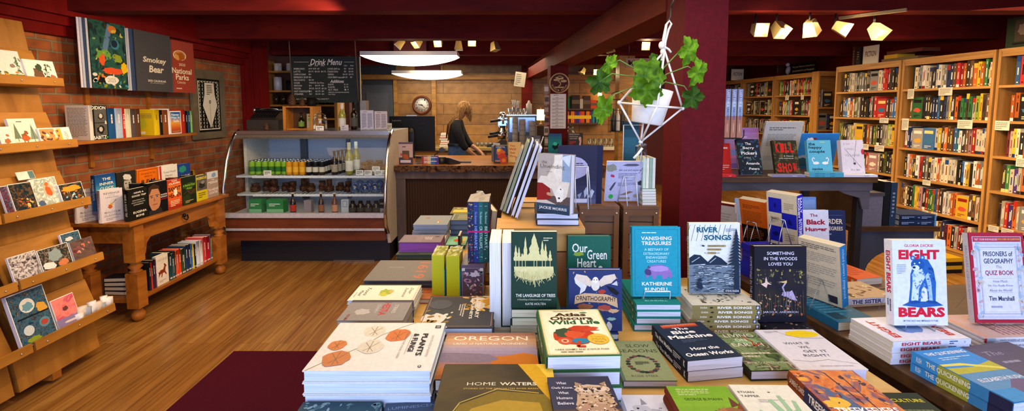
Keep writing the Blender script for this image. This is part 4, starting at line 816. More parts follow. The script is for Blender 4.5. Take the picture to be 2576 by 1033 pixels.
# ------------------------------------------------------------------ the person
def skin(name, pts, edges, parent, m, lvl=2, rootv=0):
    me = bpy.data.meshes.new(name); me.from_pydata([p[:3] for p in pts], edges, []); me.materials.append(m)
    o = bpy.data.objects.new(name, me); COL.objects.link(o)
    sk = o.modifiers.new('skin', 'SKIN'); sk.use_smooth_shade = True
    for i, p in enumerate(pts): sv = me.skin_vertices[0].data[i]; sv.radius = (p[3], p[4] if len(p) > 4 else p[3]); sv.use_root = i == rootv
    s = o.modifiers.new('sub', 'SUBSURF'); s.levels = lvl; s.render_levels = lvl
    dg = bpy.context.evaluated_depsgraph_get(); me2 = bpy.data.meshes.new_from_object(o.evaluated_get(dg)); bpy.data.objects.remove(o)
    me2.name = name
    for p_ in me2.polygons: p_.use_smooth = True
    o = bpy.data.objects.new(name, me2); COL.objects.link(o); o.parent = parent; KIDS.setdefault(parent.name, []).append(o)
    return o
SKIN = M('c48a68', .5, 0, .08, 20)
pw = root('person', (-.74, 6.3, 0), 'person with long light brown hair in a black jumper and jeans working behind the counter', 'person')
P_ = [(0, 0, .86, .13, .1), (.0, 0, 1.0, .1, .085), (.0, 0, 1.14, .1, .1), (.01, 0, 1.27, .085, .12), (.035, 0, 1.35, .045), (.065, 0, 1.40, .042),
      (.01, -.13, 1.295, .055), (.04, -.185, 1.17, .045), (.11, -.19, 1.0, .036), (.22, -.15, .9, .028), (.28, -.12, .855, .022),
      (.01, .13, 1.295, .055), (.05, .185, 1.17, .045), (.14, .18, 1.01, .036), (.27, .12, .93, .028), (.33, .08, .88, .022),
      (0, -.085, .78, .092), (.02, -.09, .46, .058), (-.01, -.09, .1, .036), (.1, -.1, .04, .032),
      (0, .085, .78, .092), (.02, .09, .46, .058), (-.01, .09, .1, .036), (.1, .1, .04, .032)]
Eg = [(0, 1), (1, 2), (2, 3), (3, 4), (4, 5), (3, 6), (6, 7), (7, 8), (8, 9), (9, 10), (3, 11), (11, 12), (12, 13), (13, 14), (14, 15), (0, 16), (16, 17), (17, 18), (18, 19), (0, 20), (20, 21), (21, 22), (22, 23)]
P2 = list(P_); E2 = list(Eg)
P2 += [(.095, 0, 1.455, .075, .07), (.12, 0, 1.50, .078, .072)]; E2 += [(5, 24), (24, 25)]
for hw, s in ((10, -1), (15, 1)):
    hx, hy, hz = P_[hw][:3]
    for k, (dy, l) in enumerate(((-.026, .055), (-.009, .065), (.009, .062), (.026, .05))):
        i = len(P2); P2 += [(hx + .035, hy + dy, hz - .03, .0095), (hx + .04 + l * .35, hy + dy * 1.1, hz - .05 - l * .3, .0085), (hx + .03 + l * .4, hy + dy * 1.1, hz - .06 - l * .6, .007)]; E2 += [(hw, i), (i, i + 1), (i + 1, i + 2)]
    i = len(P2); P2 += [(hx + .01, hy - s * .035, hz - .02, .0105), (hx + .04, hy - s * .045, hz - .05, .008)]; E2 += [(hw, i), (i, i + 1)]
body = skin('body', P2, E2, pw, SKIN)
# face details
mb = MB(); fm = T(.13, 0, 1.475) @ RY(38)
mb.T = fm
mb.prism([(.07, .02), (.105, -.015), (.07, -.025)], -.012, .012, SKIN, XZ)
mb.ball((.062, -.028, .025), .008, .011, .006, C('d8cec4'), 8); mb.ball((.062, .028, .025), .008, .011, .006, C('d8cec4'), 8); mb.ball((.068, -.028, .025), .004, .005, .005, C('3a2a1c'), 6); mb.ball((.068, .028, .025), .004, .005, .005, C('3a2a1c'), 6)
mb.ball((.068, 0, -.05), .008, .024, .006, C('9a4a40'), 8); mb.ball((0, -.073, 0), .018, .006, .026, SKIN, 8); mb.ball((0, .073, 0), .018, .006, .026, SKIN, 8)
part(mb, 'facial_features', pw)
SW = M('0d0c0d', .85, 0, .2, 60); JE = M('2f4a70', .85, 0, .35, 40)
sw = [(a[0], a[1], a[2], *[r + .016 for r in a[3:]]) for a in P_[:16]]; sw[0] = (0, 0, .95, .11, .1); sw[4] = (.03, 0, 1.335, .06); 
keep = [0, 1, 2, 3, 4, 6, 7, 8, 11, 12, 13]; rm = {k: i for i, k in enumerate(keep)}
swp = [sw[k] for k in keep] + [(.16, -.175, .955, .05), (.2, .155, .97, .05)]
swe = [(rm[a], rm[b]) for a, b in Eg if a in rm and b in rm] + [(rm[8], 11), (rm[13], 12)]
skin('jumper', swp, swe, pw, SW)
jk = [(0, 0, 1.075, .118, .112), (0, 0, .97, .135, .115), (0, 0, .87, .148, .12), (0, -.085, .77, .105), (.02, -.09, .46, .07), (-.005, -.09, .1, .06), (0, .085, .77, .105), (.02, .09, .46, .07), (-.005, .09, .1, .06)]
skin('jeans', jk, [(0, 1), (1, 2), (2, 3), (3, 4), (4, 5), (2, 6), (6, 7), (7, 8)], pw, JE, rootv=2)
mb = MB(); mb.lathe([(.124, .992), (.126, 1.01), (.122, 1.026)], M('15120f', .5), 24, Matrix.Diagonal((1.0, .95, 1, 1)), cap=False); part(mb, 'belt', pw)
for s in (-1, 1): mb = MB(); mb.prism(blob(.03, 0, .12, .045, 3, 14, .04), 0, .07, M('2a2420', .6)); mb.v = [v + Vector((.02, s * .095, 0)) for v in mb.v]; part(mb, 'shoe', pw)
HAIR = art_mat(['4a301a', '8a6238', 'b08a54'], 30, 4, 1, .5, (3, 3, .4))
mb = MB(); mb.ball((.105, 0, 1.50), .098, .09, .092, HAIR, 16, RY(30))
g = random.Random(4)
for k in range(46):
    a = R(70 + 220 * k / 45); r0 = .085; sx, sy = .10 + r0 * math.cos(a), r0 * math.sin(a); dn = .32 + g.random() * .12
    fx = -.07 - .05 * g.random() if abs(sy) < .075 else -.02 + .05 * g.random()
    mb.tube([(sx * .6 + .04, sy * .7, 1.555), (sx, sy * 1.02, 1.50), (sx - .035, sy * 1.05, 1.40), (fx, sy * 1.0, 1.28), (fx - .02, sy * .9 + g.uniform(-.02, .02), 1.5 - dn)], .017, HAIR, 6, r2=.005)
for s in (-1, 1):
    for k in range(5): mb.tube([(.10 + .012 * k, s * .06, 1.575), (.15 + .01 * k, s * .084, 1.51), (.15 + .012 * k, s * .082, 1.44), (.135 + .012 * k, s * .066, 1.38 - .016 * k)], .014, HAIR, 6, r2=.004)
part(mb, 'hair', pw)
# ------------------------------------------------------------------ left side: books, cards, calendars, poster
def yx(px, X): return -X * FOCAL / (CX - px) if px != CX else 0     # depth along a plane X = const
def spineX(label, X, y0, y1, h, w, z, c, spine=(), back=(), hard=True, group=None):
    t = y1 - y0 - .001
    return book(label, stand((X, y0, z), 180), w, h, t, c, (), spine, back, hard, group=group)
def faceX(label, X, y0, y1, h, z, c, els, t=.022, tilt=0, hard=True, spine=(), group=None, yaw=90):
    return book(label, stand((X - t - math.sin(R(tilt)) * 0, y0, z + .0003), yaw, tilt), y1 - y0 - .002, h, t, c, els, spine, hard=hard, group=group)
WX, WZ = -2.965, 1.2725
spineX('white book with a wall of blurbs at the near end of the wall shelf', WX, 3.305, 3.335, .245, .165, WZ, 'd8d0cc', [('t', 'DIDION', .3, .5, .3, .3, '7a7a80')], [('n', .08, .08, .92, .94, 22, '8a8488')])
faceX('black and white book with two portraits and bold white capitals on the wall shelf', WX, 3.336, 3.455, .245, WZ, '17181a', [('r', .1, .12, .95, .88, '5a5854'), ('r', .1, .48, .95, .5, '17181a'), ('b', .55, .68, .2, .2, '2a2826', 3), ('e', .55, .69, .12, .14, 'c8c0b8'), ('b', .5, .28, .25, .26, '201e1c', 5), ('e', .5, .3, .13, .15, 'c0b8b0'), ('t', 'DIDION', .42, .93, 1.0, .1, 'f0ece4', .02), ('t', '&', .88, .5, .16, .1, 'f0ece4', .02), ('t', 'BABITZ', .4, .065, .95, .1, 'f0ece4', .02), ('e', .93, .06, .06, .06, '3aa04a')], .03)
row = [(273, 291, .225, '1f4f86', 'dark blue', None), (291, 309, .225, 'a8bcd8', 'pale sky blue', None), (309, 316, .23, 'c02a1c', 'red', 'THE SIEGE'), (316, 330, .22, 'd8d4b8', 'cream and green', None), (330, 343, .215, '54484a', 'mauve brown', None), (343, 354, .22, '5a3a22', 'chestnut', None),
       (354, 403, 0, '', '', ''), (403, 410, .21, '16181c', 'black', None), (410, 424, .21, '8a4a22', 'rust and black', None), (424, 429, .22, 'e8e6ea', 'white', None)]
for p0, p1, h, c, nm, tx in row:
    if not h:
        spineX('bright yellow book with its blurb side showing on the wall shelf', WX, yx(388, WX), yx(402, WX), .215, .15, WZ, 'd8b818', [('n', .2, .3, .6, .7, 1, '8a7010')], [('n', .1, .6, .9, .85, 5, '8a7820'), ('b', .3, .45, .3, .3, 'b8b82a', 3), ('r', .15, .05, .5, .15, 'e8e0c0')]); continue
    spineX(f'{nm} book standing spine out on the wall shelf', WX, yx(p0, WX), yx(p1, WX), h, .15, WZ, c, [('t', tx, .45, .5, .5, .55, 'e8e0d0', .01)] if tx else [('n', .2, .3, .8, .7, 1, 'e0d8d0')])
faceX('blue to orange sunset covered book with white border on the wall shelf', WX, yx(429, WX), yx(457, WX), .2, WZ, 'e8e4e4', [('v', .06, .04, .94, .95, ['8a3a1a', 'd0602a', 'e8a03a', '4a90c8', '1f3f8a'], 14), ('t', 'Never', .5, .84, .7, .11, 'f4f0e8', .015), ('t', 'Play It', .5, .7, .75, .11, 'f4f0e8', .015), ('t', 'Safe', .55, .56, .5, .11, 'f4f0e8', .015), ('t', 'CHASE JARVIS', .5, .1, .7, .05, 'f0d8b0')])
for p0, p1, h, c, nm in ((458, 467, .21, 'b02a1a', 'red'), (467, 473, .2, '1a1a1e', 'black'), (473, 480, .2, '28486a', 'steel blue'), (480, 485, .2, '7ab86a', 'light green')):
    spineX(f'{nm} book near the poster end of the wall shelf', WX, yx(p0, WX), yx(p1, WX), h, .14, WZ, c, [('n', .2, .3, .8, .7, 1, 'd8d0c0')])
# books on the hall table
TZ2 = .7205
mb = MB(); mb.box(-3.0, 3.27, 0, -2.81, 4.2, .075, HONEY); solo(mb, 'book_riser', T(0, 0, TZ2), 'low wooden step on the hall table under the back row of books', 'riser')
BX, BZ = -2.83, TZ2 + .076
faceX('blue to orange book with white spaced capitals on the hall table step', BX, yx(229, BX), yx(281, BX), .245, BZ, '1c4a86', [('v', 0, 0, 1, 1, ['e8902a', 'd8b04a', '4aa0b0', '1f5a9a', '1c3f7a'], 16)] + [('t', s, .55, .86 - i * .13, .7 if i else .42, .075, 'f0ece0', .01) for i, s in enumerate(('THE', 'INNER', 'CLOCK'))] + [('t', 'LYNNE PEEPLES', .5, .22, .6, .04, 'f0e0c0')], .03, spine=[('t', 'THE INNER CLOCK', .4, .5, .6, .4, 'e0dcd0')])
faceX('dark book with a greyscale man in a cap on the hall table step', BX, yx(284, BX), yx(333, BX), .24, BZ, '262421', [('b', .55, .6, .25, .34, '3c3a36', 3), ('e', .55, .6, .2, .3, 'a8a49a'), ('r', .4, .72, .72, .8, '17150f'), ('b', .55, .82, .22, .14, 'c8c4bc', 4), ('r', .42, .62, .5, .65, '2a2826'), ('r', .6, .62, .68, .65, '2a2826'), ('r', .48, .48, .62, .5, '5a5650'), ('p', [(.15, 0), (.3, .28), (.8, .28), (1, .1), (1, 0)], '3a3834'), ('t', 'SONNY BOY', .55, .08, .6, .06, 'b8b0a0')], .03)
faceX('orange book with black lettering beside the greyscale portrait book', BX, yx(337, BX), yx(392, BX), .235, BZ, 'd86a14', [('o', .05, .04, .95, .96, '8a3a0a', .02), ('t', 'THE NAME OF THIS', .5, .84, .7, .05, '2a1a0a'), ('t', 'BAND IS', .5, .75, .35, .05, '2a1a0a'), ('t', 'R.E.M.', .5, .58, .7, .13, '17130f', .015, .15), ('t', 'A BIOGRAPHY', .5, .42, .4, .04, '2a1a0a'), ('t', 'PETER AMES CARLIN', .5, .28, .7, .05, '2a1a0a')], .03, spine=[('t', 'THE NAME OF THIS BAND', .5, .5, .7, .4, '2a1a0a')])
faceX('white book with a small dark pigeon and grey title on the hall table step', BX, yx(394, BX), yx(440, BX), .235, BZ, 'e4ded8', [('r', 0, 0, .1, 1, 'b82a20'), ('t', 'Yuval Noah', .55, .76, .7, .075, '5a5a5c'), ('t', 'Harari', .5, .64, .4, .075, '5a5a5c'), ('b', .55, .38, .13, .07, '3a302c', 3, .15), ('b', .68, .44, .05, .05, '3a302c', 2, .1), ('l', [(.55, .32), (.55, .26)], .012, '7a3a2a'), ('t', 'NEXUS', .5, .1, .5, .07, 'b82a20')], .035)
faceX('deep blue book with pale capitals at the far end of the table step', BX, yx(442, BX), yx(473, BX), .225, BZ, '24408a', [('b', .35, .8, .3, .2, '2f8a7a', 3), ('t', 'MARIE', .5, .52, .85, .1, 'd8d4d0', .01), ('t', 'CURIE', .5, .36, .7, .1, 'd8d4d0', .01), ('n', .1, .1, .9, .25, 3, '8a9ac8')], .03)
for i, c in enumerate(('3a2a1c', 'b08a2a')): spineX(['dark brown book', 'gold brown book'][i] + ' beyond the deep blue book on the table step', BX, 4.115 + i * .03, 4.143 + i * .03, .15, .12, BZ, c)
REV = [('r', 0, 0, 1, 1, 'd4ccd2'), ('t', 'REVENGE', .52, .88, .72, .06, '6a6068', .01), ('t', 'OF THE', .5, .81, .3, .03, '6a6068'), ('t', 'TIPPING POINT', .52, .75, .6, .04, '6a6068'), ('l', [(.3, .45), (.5, .55), (.7, .66)], .02, '4a3a38'), ('b', .42, .48, .09, .12, 'c0602a', 3), ('b', .48, .54, .06, .06, 'd8a82a', 5), ('t', 'MALCOLM', .5, .3, .7, .065, '8a808c', .01), ('t', 'GLADWELL', .5, .2, .75, .065, '8a808c', .01), ('n', .2, .05, .8, .14, 2, '9a909c')]
RS = [('t', 'REVENGE OF THE TIPPING POINT', .5, .5, .8, .45, '8a3a3a')]
faceX('lilac white hardback with a small orange bird, front copy on the hall table', -2.77, 3.135, 3.275, .225, TZ2, 'd8d0d6', REV, .032, 0, spine=RS, yaw=72)
faceX('lilac white hardback with a small orange bird, copy behind by the card rack', -2.93, 3.13, 3.145 + .12, .225, TZ2, 'd8d0d6', REV, .03, 0, spine=RS, yaw=72).location.y -= 0
FX = -2.625
def fr(p0, p1): return yx(p0, FX), yx(p1, FX)
y0, y1 = fr(310, 360); faceX('black book with pale spaced capitals at the near corner of the hall table', FX, y0, y1, .22, TZ2, '16150f', [('s', .05, .05, .95, .95, 40, .03, ['26241a', '2a2a20'], 2), ('t', 'HAVE A', .55, .86, .5, .055, 'e4ded0', .015), ('t', 'GOOD TRIP', .55, .76, .75, .055, 'e4ded0', .015), ('t', 'EXPLORING THE', .5, .62, .6, .035, 'c8c4b8'), ('t', 'MAGIC MUSHROOM', .5, .55, .7, .035, 'c8c4b8'), ('t', 'EXPERIENCE', .5, .48, .5, .035, 'c8c4b8'), ('t', 'EUGENIA', .55, .24, .7, .07, 'e4ded0', .015), ('t', 'BONE', .55, .12, .42, .07, 'e4ded0', .015)], .035, spine=[('t', 'HAVE A GOOD TRIP', .5, .5, .7, .4, 'c8c4b8')])
y0, y1 = fr(361, 411); faceX('black book with a close-up of a man\'s face on the hall table', FX, y0, y1, .235, TZ2, '111012', [('b', .32, .5, .3, .52, 'b07a58', 3, .05), ('p', [(0, .62), (.05, .86), (.3, .96), (.58, .86), (.62, .6), (.52, .78), (.2, .8), (.08, .66)], '3a2618'), ('r', .08, .58, .24, .6, '2a1a10'), ('r', .36, .58, .54, .6, '2a1a10'), ('e', .17, .545, .04, .02, '1a1410'), ('e', .45, .545, .04, .02, '1a1410'), ('p', [(.28, .56), (.36, .42), (.26, .41)], '94603f'), ('r', .2, .3, .44, .325, '8a4438'), ('p', [(0, 0), (0, .16), (.3, .12), (.6, .2), (.7, 0)], '2a2628'), ('t', 'ALEXEI', .8, .56, .34, .045, 'e4e0dc', .01), ('t', 'NAVALNY', .8, .49, .36, .045, 'e4e0dc', .01), ('t', 'PATRIOT', .8, .42, .34, .04, 'c02a2a', .01)], .045, spine=[('t', 'ALEXEI NAVALNY', .4, .5, .6, .45, 'd8d4d0')])
y0, y1 = fr(412, 447); faceX('red and orange western book with dark block title on the hall table', FX, y0, y1, .225, TZ2, 'a82416', [('v', 0, 0, 1, 1, ['8a1a10', 'd8582a', 'e0782a', 'a82416'], 10), ('t', 'TOM', .5, .95, .4, .055, 'f0e4d0', .015), ('t', 'CLAVIN', .5, .87, .8, .07, 'f0e4d0', .015), ('t', 'BANDIT', .5, .68, .9, .15, '2a0f0a', .03), ('t', 'HEAVEN', .5, .46, .9, .15, '2a0f0a', .03), ('b', .55, .56, .13, .2, 'f0e0c8', 3, .3), ('n', .15, .08, .85, .3, 4, 'f0c8a0')], .03)
y0, y1 = fr(448, 485); faceX('dark woodland covered book with green cursive title on the hall table', FX, y0, y1, .225, TZ2, '1c2416', [('g',), ('b', .3, .2, .3, .25, '2a3418', 3), ('b', .7, .45, .35, .15, '3a2a18', 4), ('b', .5, .65, .4, .16, '2f4a1c', 5), ('l', [(.1, .4), (.4, .5), (.6, .35), (.9, .5)], .02, '5a4a2a'), ('t', 'A Haunted Road', .5, .7, .85, .08, '8ab83a', .01, .2), ('t', 'Atlas', .5, .58, .4, .07, '8ab83a', .01, .2), ('n', .2, .06, .8, .16, 2, 'b8a060')], .03)
y0, y1 = fr(486, 513); faceX('yellow and grey book with yellow capitals along the top on the hall table', FX, y0, y1, .215, TZ2, 'c8b81c', [('r', 0, .4, 1, 1, '5a5650'), ('b', .5, .6, .3, .2, '2a2824', 3), ('b', .6, .7, .16, .1, '8a847a', 5), ('t', 'INGENIOUS', .5, .88, .95, .1, 'e8d83a', .02), ('n', .15, .1, .85, .33, 3, '6a6010')], .03)
y0, y1 = fr(514, 542); faceX('pale brown book with white capitals at the far end of the hall table', FX, y0, y1, .225, TZ2, 'a08a7c', [('r', 0, .74, 1, 1, 'c8ccd0'), ('b', .6, .86, .2, .14, '7a9ab8', 3), ('t', 'THE', .5, .68, .3, .05, 'e8e0d8', .01), ('t', 'MESSAGE', .5, .58, .85, .09, 'e8e0d8', .015), ('t', 'TA-NEHISI', .5, .3, .9, .09, 'e8e0d8', .015), ('t', 'COATES', .5, .18, .75, .09, 'e8e0d8', .015)], .02)
for i, (y0, c, nm) in enumerate(((3.36, '17161a', 'black'), (3.55, '1d1a1c', 'near black'), (3.72, '5a1a14', 'dark red'), (3.88, '20281a', 'dark green'))):
    spineX(f'{nm} spare copy standing behind the front row, {ORD[i+1]} from the near corner', FX - .06, y0, y0 + .035, .235 - .006 * i, .08, TZ2, c, group='spare copies on the hall table')
# lower shelf
LX, LZ = -2.665, .1605
low = [(3.36, .02, .21, '1a1a1c', 'black'), (3.381, .016, .2, 'b02a2a', 'red'), (3.398, .024, .215, '26262a', 'charcoal'), (3.423, .012, .21, '5a2a5a', 'plum')]
for y, t, h, c, nm in low: spineX(f'{nm} book at the near end of the hall table low shelf', LX, y, y + t, h, .15, LZ, c, [('n', .2, .3, .8, .7, 1, 'd0c8b8')])
faceX('cream book with a running chestnut horse on the hall table low shelf', LX, 3.437, 3.558, .225, LZ, 'e4dac8', [('t', 'HORSE', .55, .84, .8, .09, 'a89880'), ('t', 'A NOVEL', .5, .74, .3, .03, 'a89880'), ('p', [(.22, .42), (.3, .5), (.55, .5), (.66, .6), (.62, .68), (.72, .68), (.86, .58), (.76, .54), (.72, .42), (.84, .3), (.78, .28), (.64, .38), (.5, .38), (.42, .24), (.36, .26), (.4, .38), (.28, .36), (.14, .26), (.16, .36)], '8a3216'), ('p', [(.14, .44), (.24, .48), (.2, .34)], '2a140a'), ('n', .2, .08, .8, .16, 2, 'a89880')], .03)
low = [(3.562, .03, .22, '1f3a42', 'dark teal'), (3.593, .028, .2, '2a4a50', 'slate green'), (3.622, .014, .215, '2a2a2a', 'black'), (3.637, .03, .21, 'c84a2a', 'brick orange'), (3.668, .03, .215, 'd03a1c', 'bright red'), (3.7, .045, .205, '2f4a2a', 'green flowered'), (3.747, .03, .22, '22345a', 'navy'), (3.778, .035, .22, '1f3050', 'dark navy'), (3.815, .02, .215, '3a6ab0', 'blue'), (3.836, .018, .21, 'd8c81c', 'yellow and blue'), (3.855, .022, .2, '18181a', 'black and yellow'), (3.878, .05, .215, 'c8d0e0', 'pale blue'), (3.93, .035, .21, 'd8d8dc', 'white'), (3.968, .04, .225, 'c83a3a', 'red and white swirled'), (4.01, .05, .22, 'a8142a', 'crimson'), (4.062, .028, .225, '5a5a62', 'grey')]
for i, (y, t, h, c, nm) in enumerate(low): spineX(f'{nm} book, {ORD[i+1]} after the horse book on the hall table low shelf', LX, y, y + t, h, .14 + .01 * (i % 2), LZ, c, [('n', .15 + .05 * (i % 3), .3, .8, .75, 1 + i % 2, 'e0d8c8'), ('r', .9, .1, .96, .9, 'd0c8b8')], group='books on the hall table low shelf')
for i in range(4):
    c = ['20222c', '2a2c38', '1c1e26', '262430'][i]; book(f'dark lying book, {ORD[4-i]} from the top of the short stack on the low shelf', lie((-2.93, 3.28, LZ + i * .031), -4 + 3 * i), .16, .1, .03, c, (), [], group='dark stack on the hall table low shelf')
# greeting cards on the rack
ART = {'forest': art_mat(['12181a', '2a3c3a', '3a2a22', '8a7a68', '1c2c3a'], 60, 3), 'night': art_mat(['0c141c', '17303a', '2a2420', '6a4a2a', '1c4a4c'], 60, 3), 'pale': art_mat(['e4dcd2', 'd8d0c4', '8a9a8a', 'e8e2da', 'c8a88a'], 30, 4), 'rose': art_mat(['4a2a34', '8a3a4a', '2a2430', '5a5a7a', 'a8604a'], 60, 3), 'grey': art_mat(['b8b0ae', '4a4446', 'd8d0cc', '7a6a68', '2a2a2c'], 34, 3), 'blue': art_mat(['10243a', '24506a', '4a6a7a', '2a2a34', '8a7a60'], 60, 3), 'pink': art_mat(['d85a5a', 'e8887a', 'c84a6a', 'e8a880'], 14, 2)}
def card(label, lz, p0, p1, y0, els, c='e2dcd4', t=.012, k=0):
    z = LEDZ[lz]; X = ledx(z) - .03 - .013 * k; a, b = yx(p0, X), yx(p1, X)
    q = onx((p0 + p1) / 2, y0, X - .03); h = q.z - z - .013
    tl = 14; mx = T(X - t, a, z + .0145) @ RZ(90) @ RX(90 - tl)
    r = empty('greeting_card', mx, label, 'greeting card', 'greeting cards on the rack')
    w = b - a - .002; h /= math.cos(R(tl))
    mb = MB(); mb.box(0, 0, t * .8, w, h, t, C(c)); art(mb, els, w, h, T(0, 0, t)); part(mb, 'front_card', r)
    mb = MB(); mb.box(.001, .0005, 0, w - .001, h - .001, t * .8 - .0002, pages('e4e0e6')); part(mb, 'card_pack', r)
DEER = [('b', .45, .35, .12, .16, '8a5a34', 3), ('b', .55, .5, .07, .08, '8a5a34', 4), ('l', [(.4, .2), (.4, .08)], .03, '6a4226'), ('l', [(.52, .2), (.52, .08)], .03, '6a4226')]
TREES = [('l', [(.2, .2), (.2, .75)], .02, '4a5a48'), ('p', [(.08, .3), (.2, .85), (.32, .3)], '6a7a62'), ('p', [(.66, .25), (.8, .8), (.94, .25)], '7a8a70'), ('l', [(.8, .1), (.8, .7)], .02, '4a5a48')]
card('white bird card at the cut edge of the topmost ledge', 0, 4, 30, 162, [('b', .4, .4, .25, .2, '8a8a5a', 3), ('b', .6, .5, .12, .1, '3a4a5a', 4)], k=0)
card('tall white card with yellow flowers and birds on the topmost ledge', 0, 24, 80, 132, [('r', 0, 0, 1, .22, '6a7a3a'), ('s', .05, .05, .95, .3, 26, .06, ['d8a02a', 'c8782a', '5a6a3a'], 3), ('b', .55, .5, .12, .1, '8a7a6a', 3), ('l', [(.75, .25), (.8, .8)], .015, '4a6a4a'), ('s', .7, .3, .95, .8, 14, .07, ['4a6a4a', '7a8a6a'], 4)], k=1)
card('wide white card with a bear and ferns on the topmost ledge', 0, 84, 160, 156, [('b', .4, .4, .16, .22, '6a4a34', 3), ('b', .45, .65, .1, .12, '3a4a34', 5), ('l', [(.65, .1), (.72, .85)], .012, '3a4a3a'), ('s', .6, .2, .85, .85, 22, .035, ['3a4a3a', '5a6a4a'], 4), ('b', .85, .25, .09, .1, '9a6a4a', 6)], k=0)
card('cream card with a sitting fox at the cut edge of the second ledge', 1, 4, 40, 320, [('b', .5, .35, .22, .2, 'b06a3a', 3), ('b', .6, .6, .12, .1, 'b06a3a', 4)], k=0)
card('pale forest card with an orange fox on the second ledge', 1, 36, 104, 300, TREES + DEER + [('n', .3, .86, .7, .92, 1, '5a5a52'), ('b', .5, .3, .16, .1, 'c8582a', 9)], 'd8d8c8', .016, 1)
card('wide card with a cosy living room scene on the second ledge', 1, 104, 184, 322, [('r', .04, .06, .62, .94, 'c88a5a'), ('s', .06, .1, .6, .9, 34, .05, ['8a4a2a', 'e8d8b8', '5a3a2a', 'd8a83a'], 5), ('r', .62, .06, .7, .94, 'e0a83a'), ('r', .1, .06, .5, .2, 'f0ece4'), ('t', 'HOLIDAY', .84, .5, .5, .1, '6a7a6a', 0, 0, 90)], k=0)
def acard(label, lz, p0, p1, y0, a, extra=(), k=0, t=.012): card(label, lz, p0, p1, y0, [('r', .02, .02, .98, .98, ART[a])] + list(extra), 'e8e4e0', t, k)
acard('dark boxed card with red figures at the cut edge of the middle ledge', 2, 2, 22, 470, 'rose')
acard('dark teal forest animal card on the middle ledge', 2, 24, 84, 462, 'night', [('s', .1, .1, .9, .5, 18, .06, ['d8742a', 'e0c060', 'c04a2a'], 6)])
acard('pale grey card with a fox in a scarf on the middle ledge', 2, 80, 146, 449, 'pale', [('b', .6, .6, .2, .26, 'c8a88a', 3), ('b', .6, .55, .12, .2, 'c05a2a', 4), ('b', .58, .78, .07, .08, 'd86a2a', 5), ('b', .2, .2, .14, .12, '4a5a7a', 7)], 1)
acard('colourful forest party card at the table end of the middle ledge', 2, 146, 206, 462, 'night', [('b', .5, .75, .4, .12, 'd8902a', 3), ('s', .1, .1, .9, .6, 22, .05, ['e0d8c0', 'd8742a', '8ab0c0'], 8)])
acard('grey mauve card of crowded figures at the cut edge of the fourth ledge', 3, 4, 78, 645, 'grey', [('s', .05, .1, .95, .8, 40, .05, ['d8d0d0', '3a3438', '8a7a80'], 3)])
acard('dark green card with white animals on the fourth ledge', 3, 80, 160, 625, 'forest', [('b', .5, .65, .22, .2, '8a9a98', 3), ('b', .25, .3, .2, .12, 'e0dcd8', 4), ('b', .7, .25, .16, .12, 'c8784a', 5)])
acard('night card standing tallest behind another on the fourth ledge', 3, 146, 196, 588, 'blue', [('o', 0, 0, 1, 1, 'e8e4e0', .03), ('b', .4, .8, .2, .1, 'c8c8c0', 3)], 2)
acard('brown card with a row of pink rabbits at the table end of the fourth ledge', 3, 164, 222, 606, 'grey', [('r', 0, 0, 1, 1, art_mat(['4a3a34', '6a5048', '3a2e2a'], 24)), ('s', .1, .4, .9, .8, 9, .1, ['d8907a', 'c8705a', '8a4a4a'], 9)])
acard('big deep blue mouse picnic card on the lowest ledge', 4, 6, 104, 742, 'blue', [('e', .45, .72, .2, .2, 'd8d8cc'), ('b', .45, .7, .14, .12, '6a9aa8', 3), ('b', .8, .6, .14, .16, 'd8a03a', 4), ('r', .1, .5, .95, .53, '17202a'), ('e', .3, .28, .14, .14, 'c8d0d0'), ('e', .75, .32, .15, .14, '5a8a9a'), ('b', .75, .32, .1, .08, 'b0483a', 6), ('b', .35, .1, .2, .08, '8a9a2a', 7)], 0, .02)
acard('coral pink balloon card on the lowest ledge', 4, 108, 168, 757, 'pink', [('b', .5, .62, .12, .1, '6a3a3a', 3), ('r', 0, .0, 1, .35, '8a7aa0'), ('b', .6, .2, .3, .05, 'd8c8b8', 4)])
mb = MB()
for i in range(9): mb.prism(blob(.0, -.09 + i * .024, .02, .022, i, 9, .35), 0, .05 + .016 * ((i * 5) % 3), M(['d8d4d6', 'c8b8a8', '8a94a8', 'e0dcd8'][i % 4], .6), smooth=True)
z = LEDZ[4]; solo(mb, 'crumpled_packet', T(ledx(z) - .043, 2.637, z + .0165), 'crumpled packet of torn white and grey card tops on the lowest ledge', 'packet')
mb = MB(); mb.box(0, 0, 0, .002, .09, .045, C('e4dccc')); mb.box(.0005, .06, .002, .0025, .088, .043, C('5a7a7a')); q = onx(65, 442, ledx(.935) - .12); solo(mb, 'price_tag', T(q.x, q.y - .04, q.z - .02) @ RY(-20), 'little white price tag pinned above the middle ledge', 'tag')
card('pale pink card leaning at the lowest cut corner of the neighbouring rack', 4, -150, -60, 840, [('b', .5, .4, .2, .2, 'c87aa0', 3)], k=0)
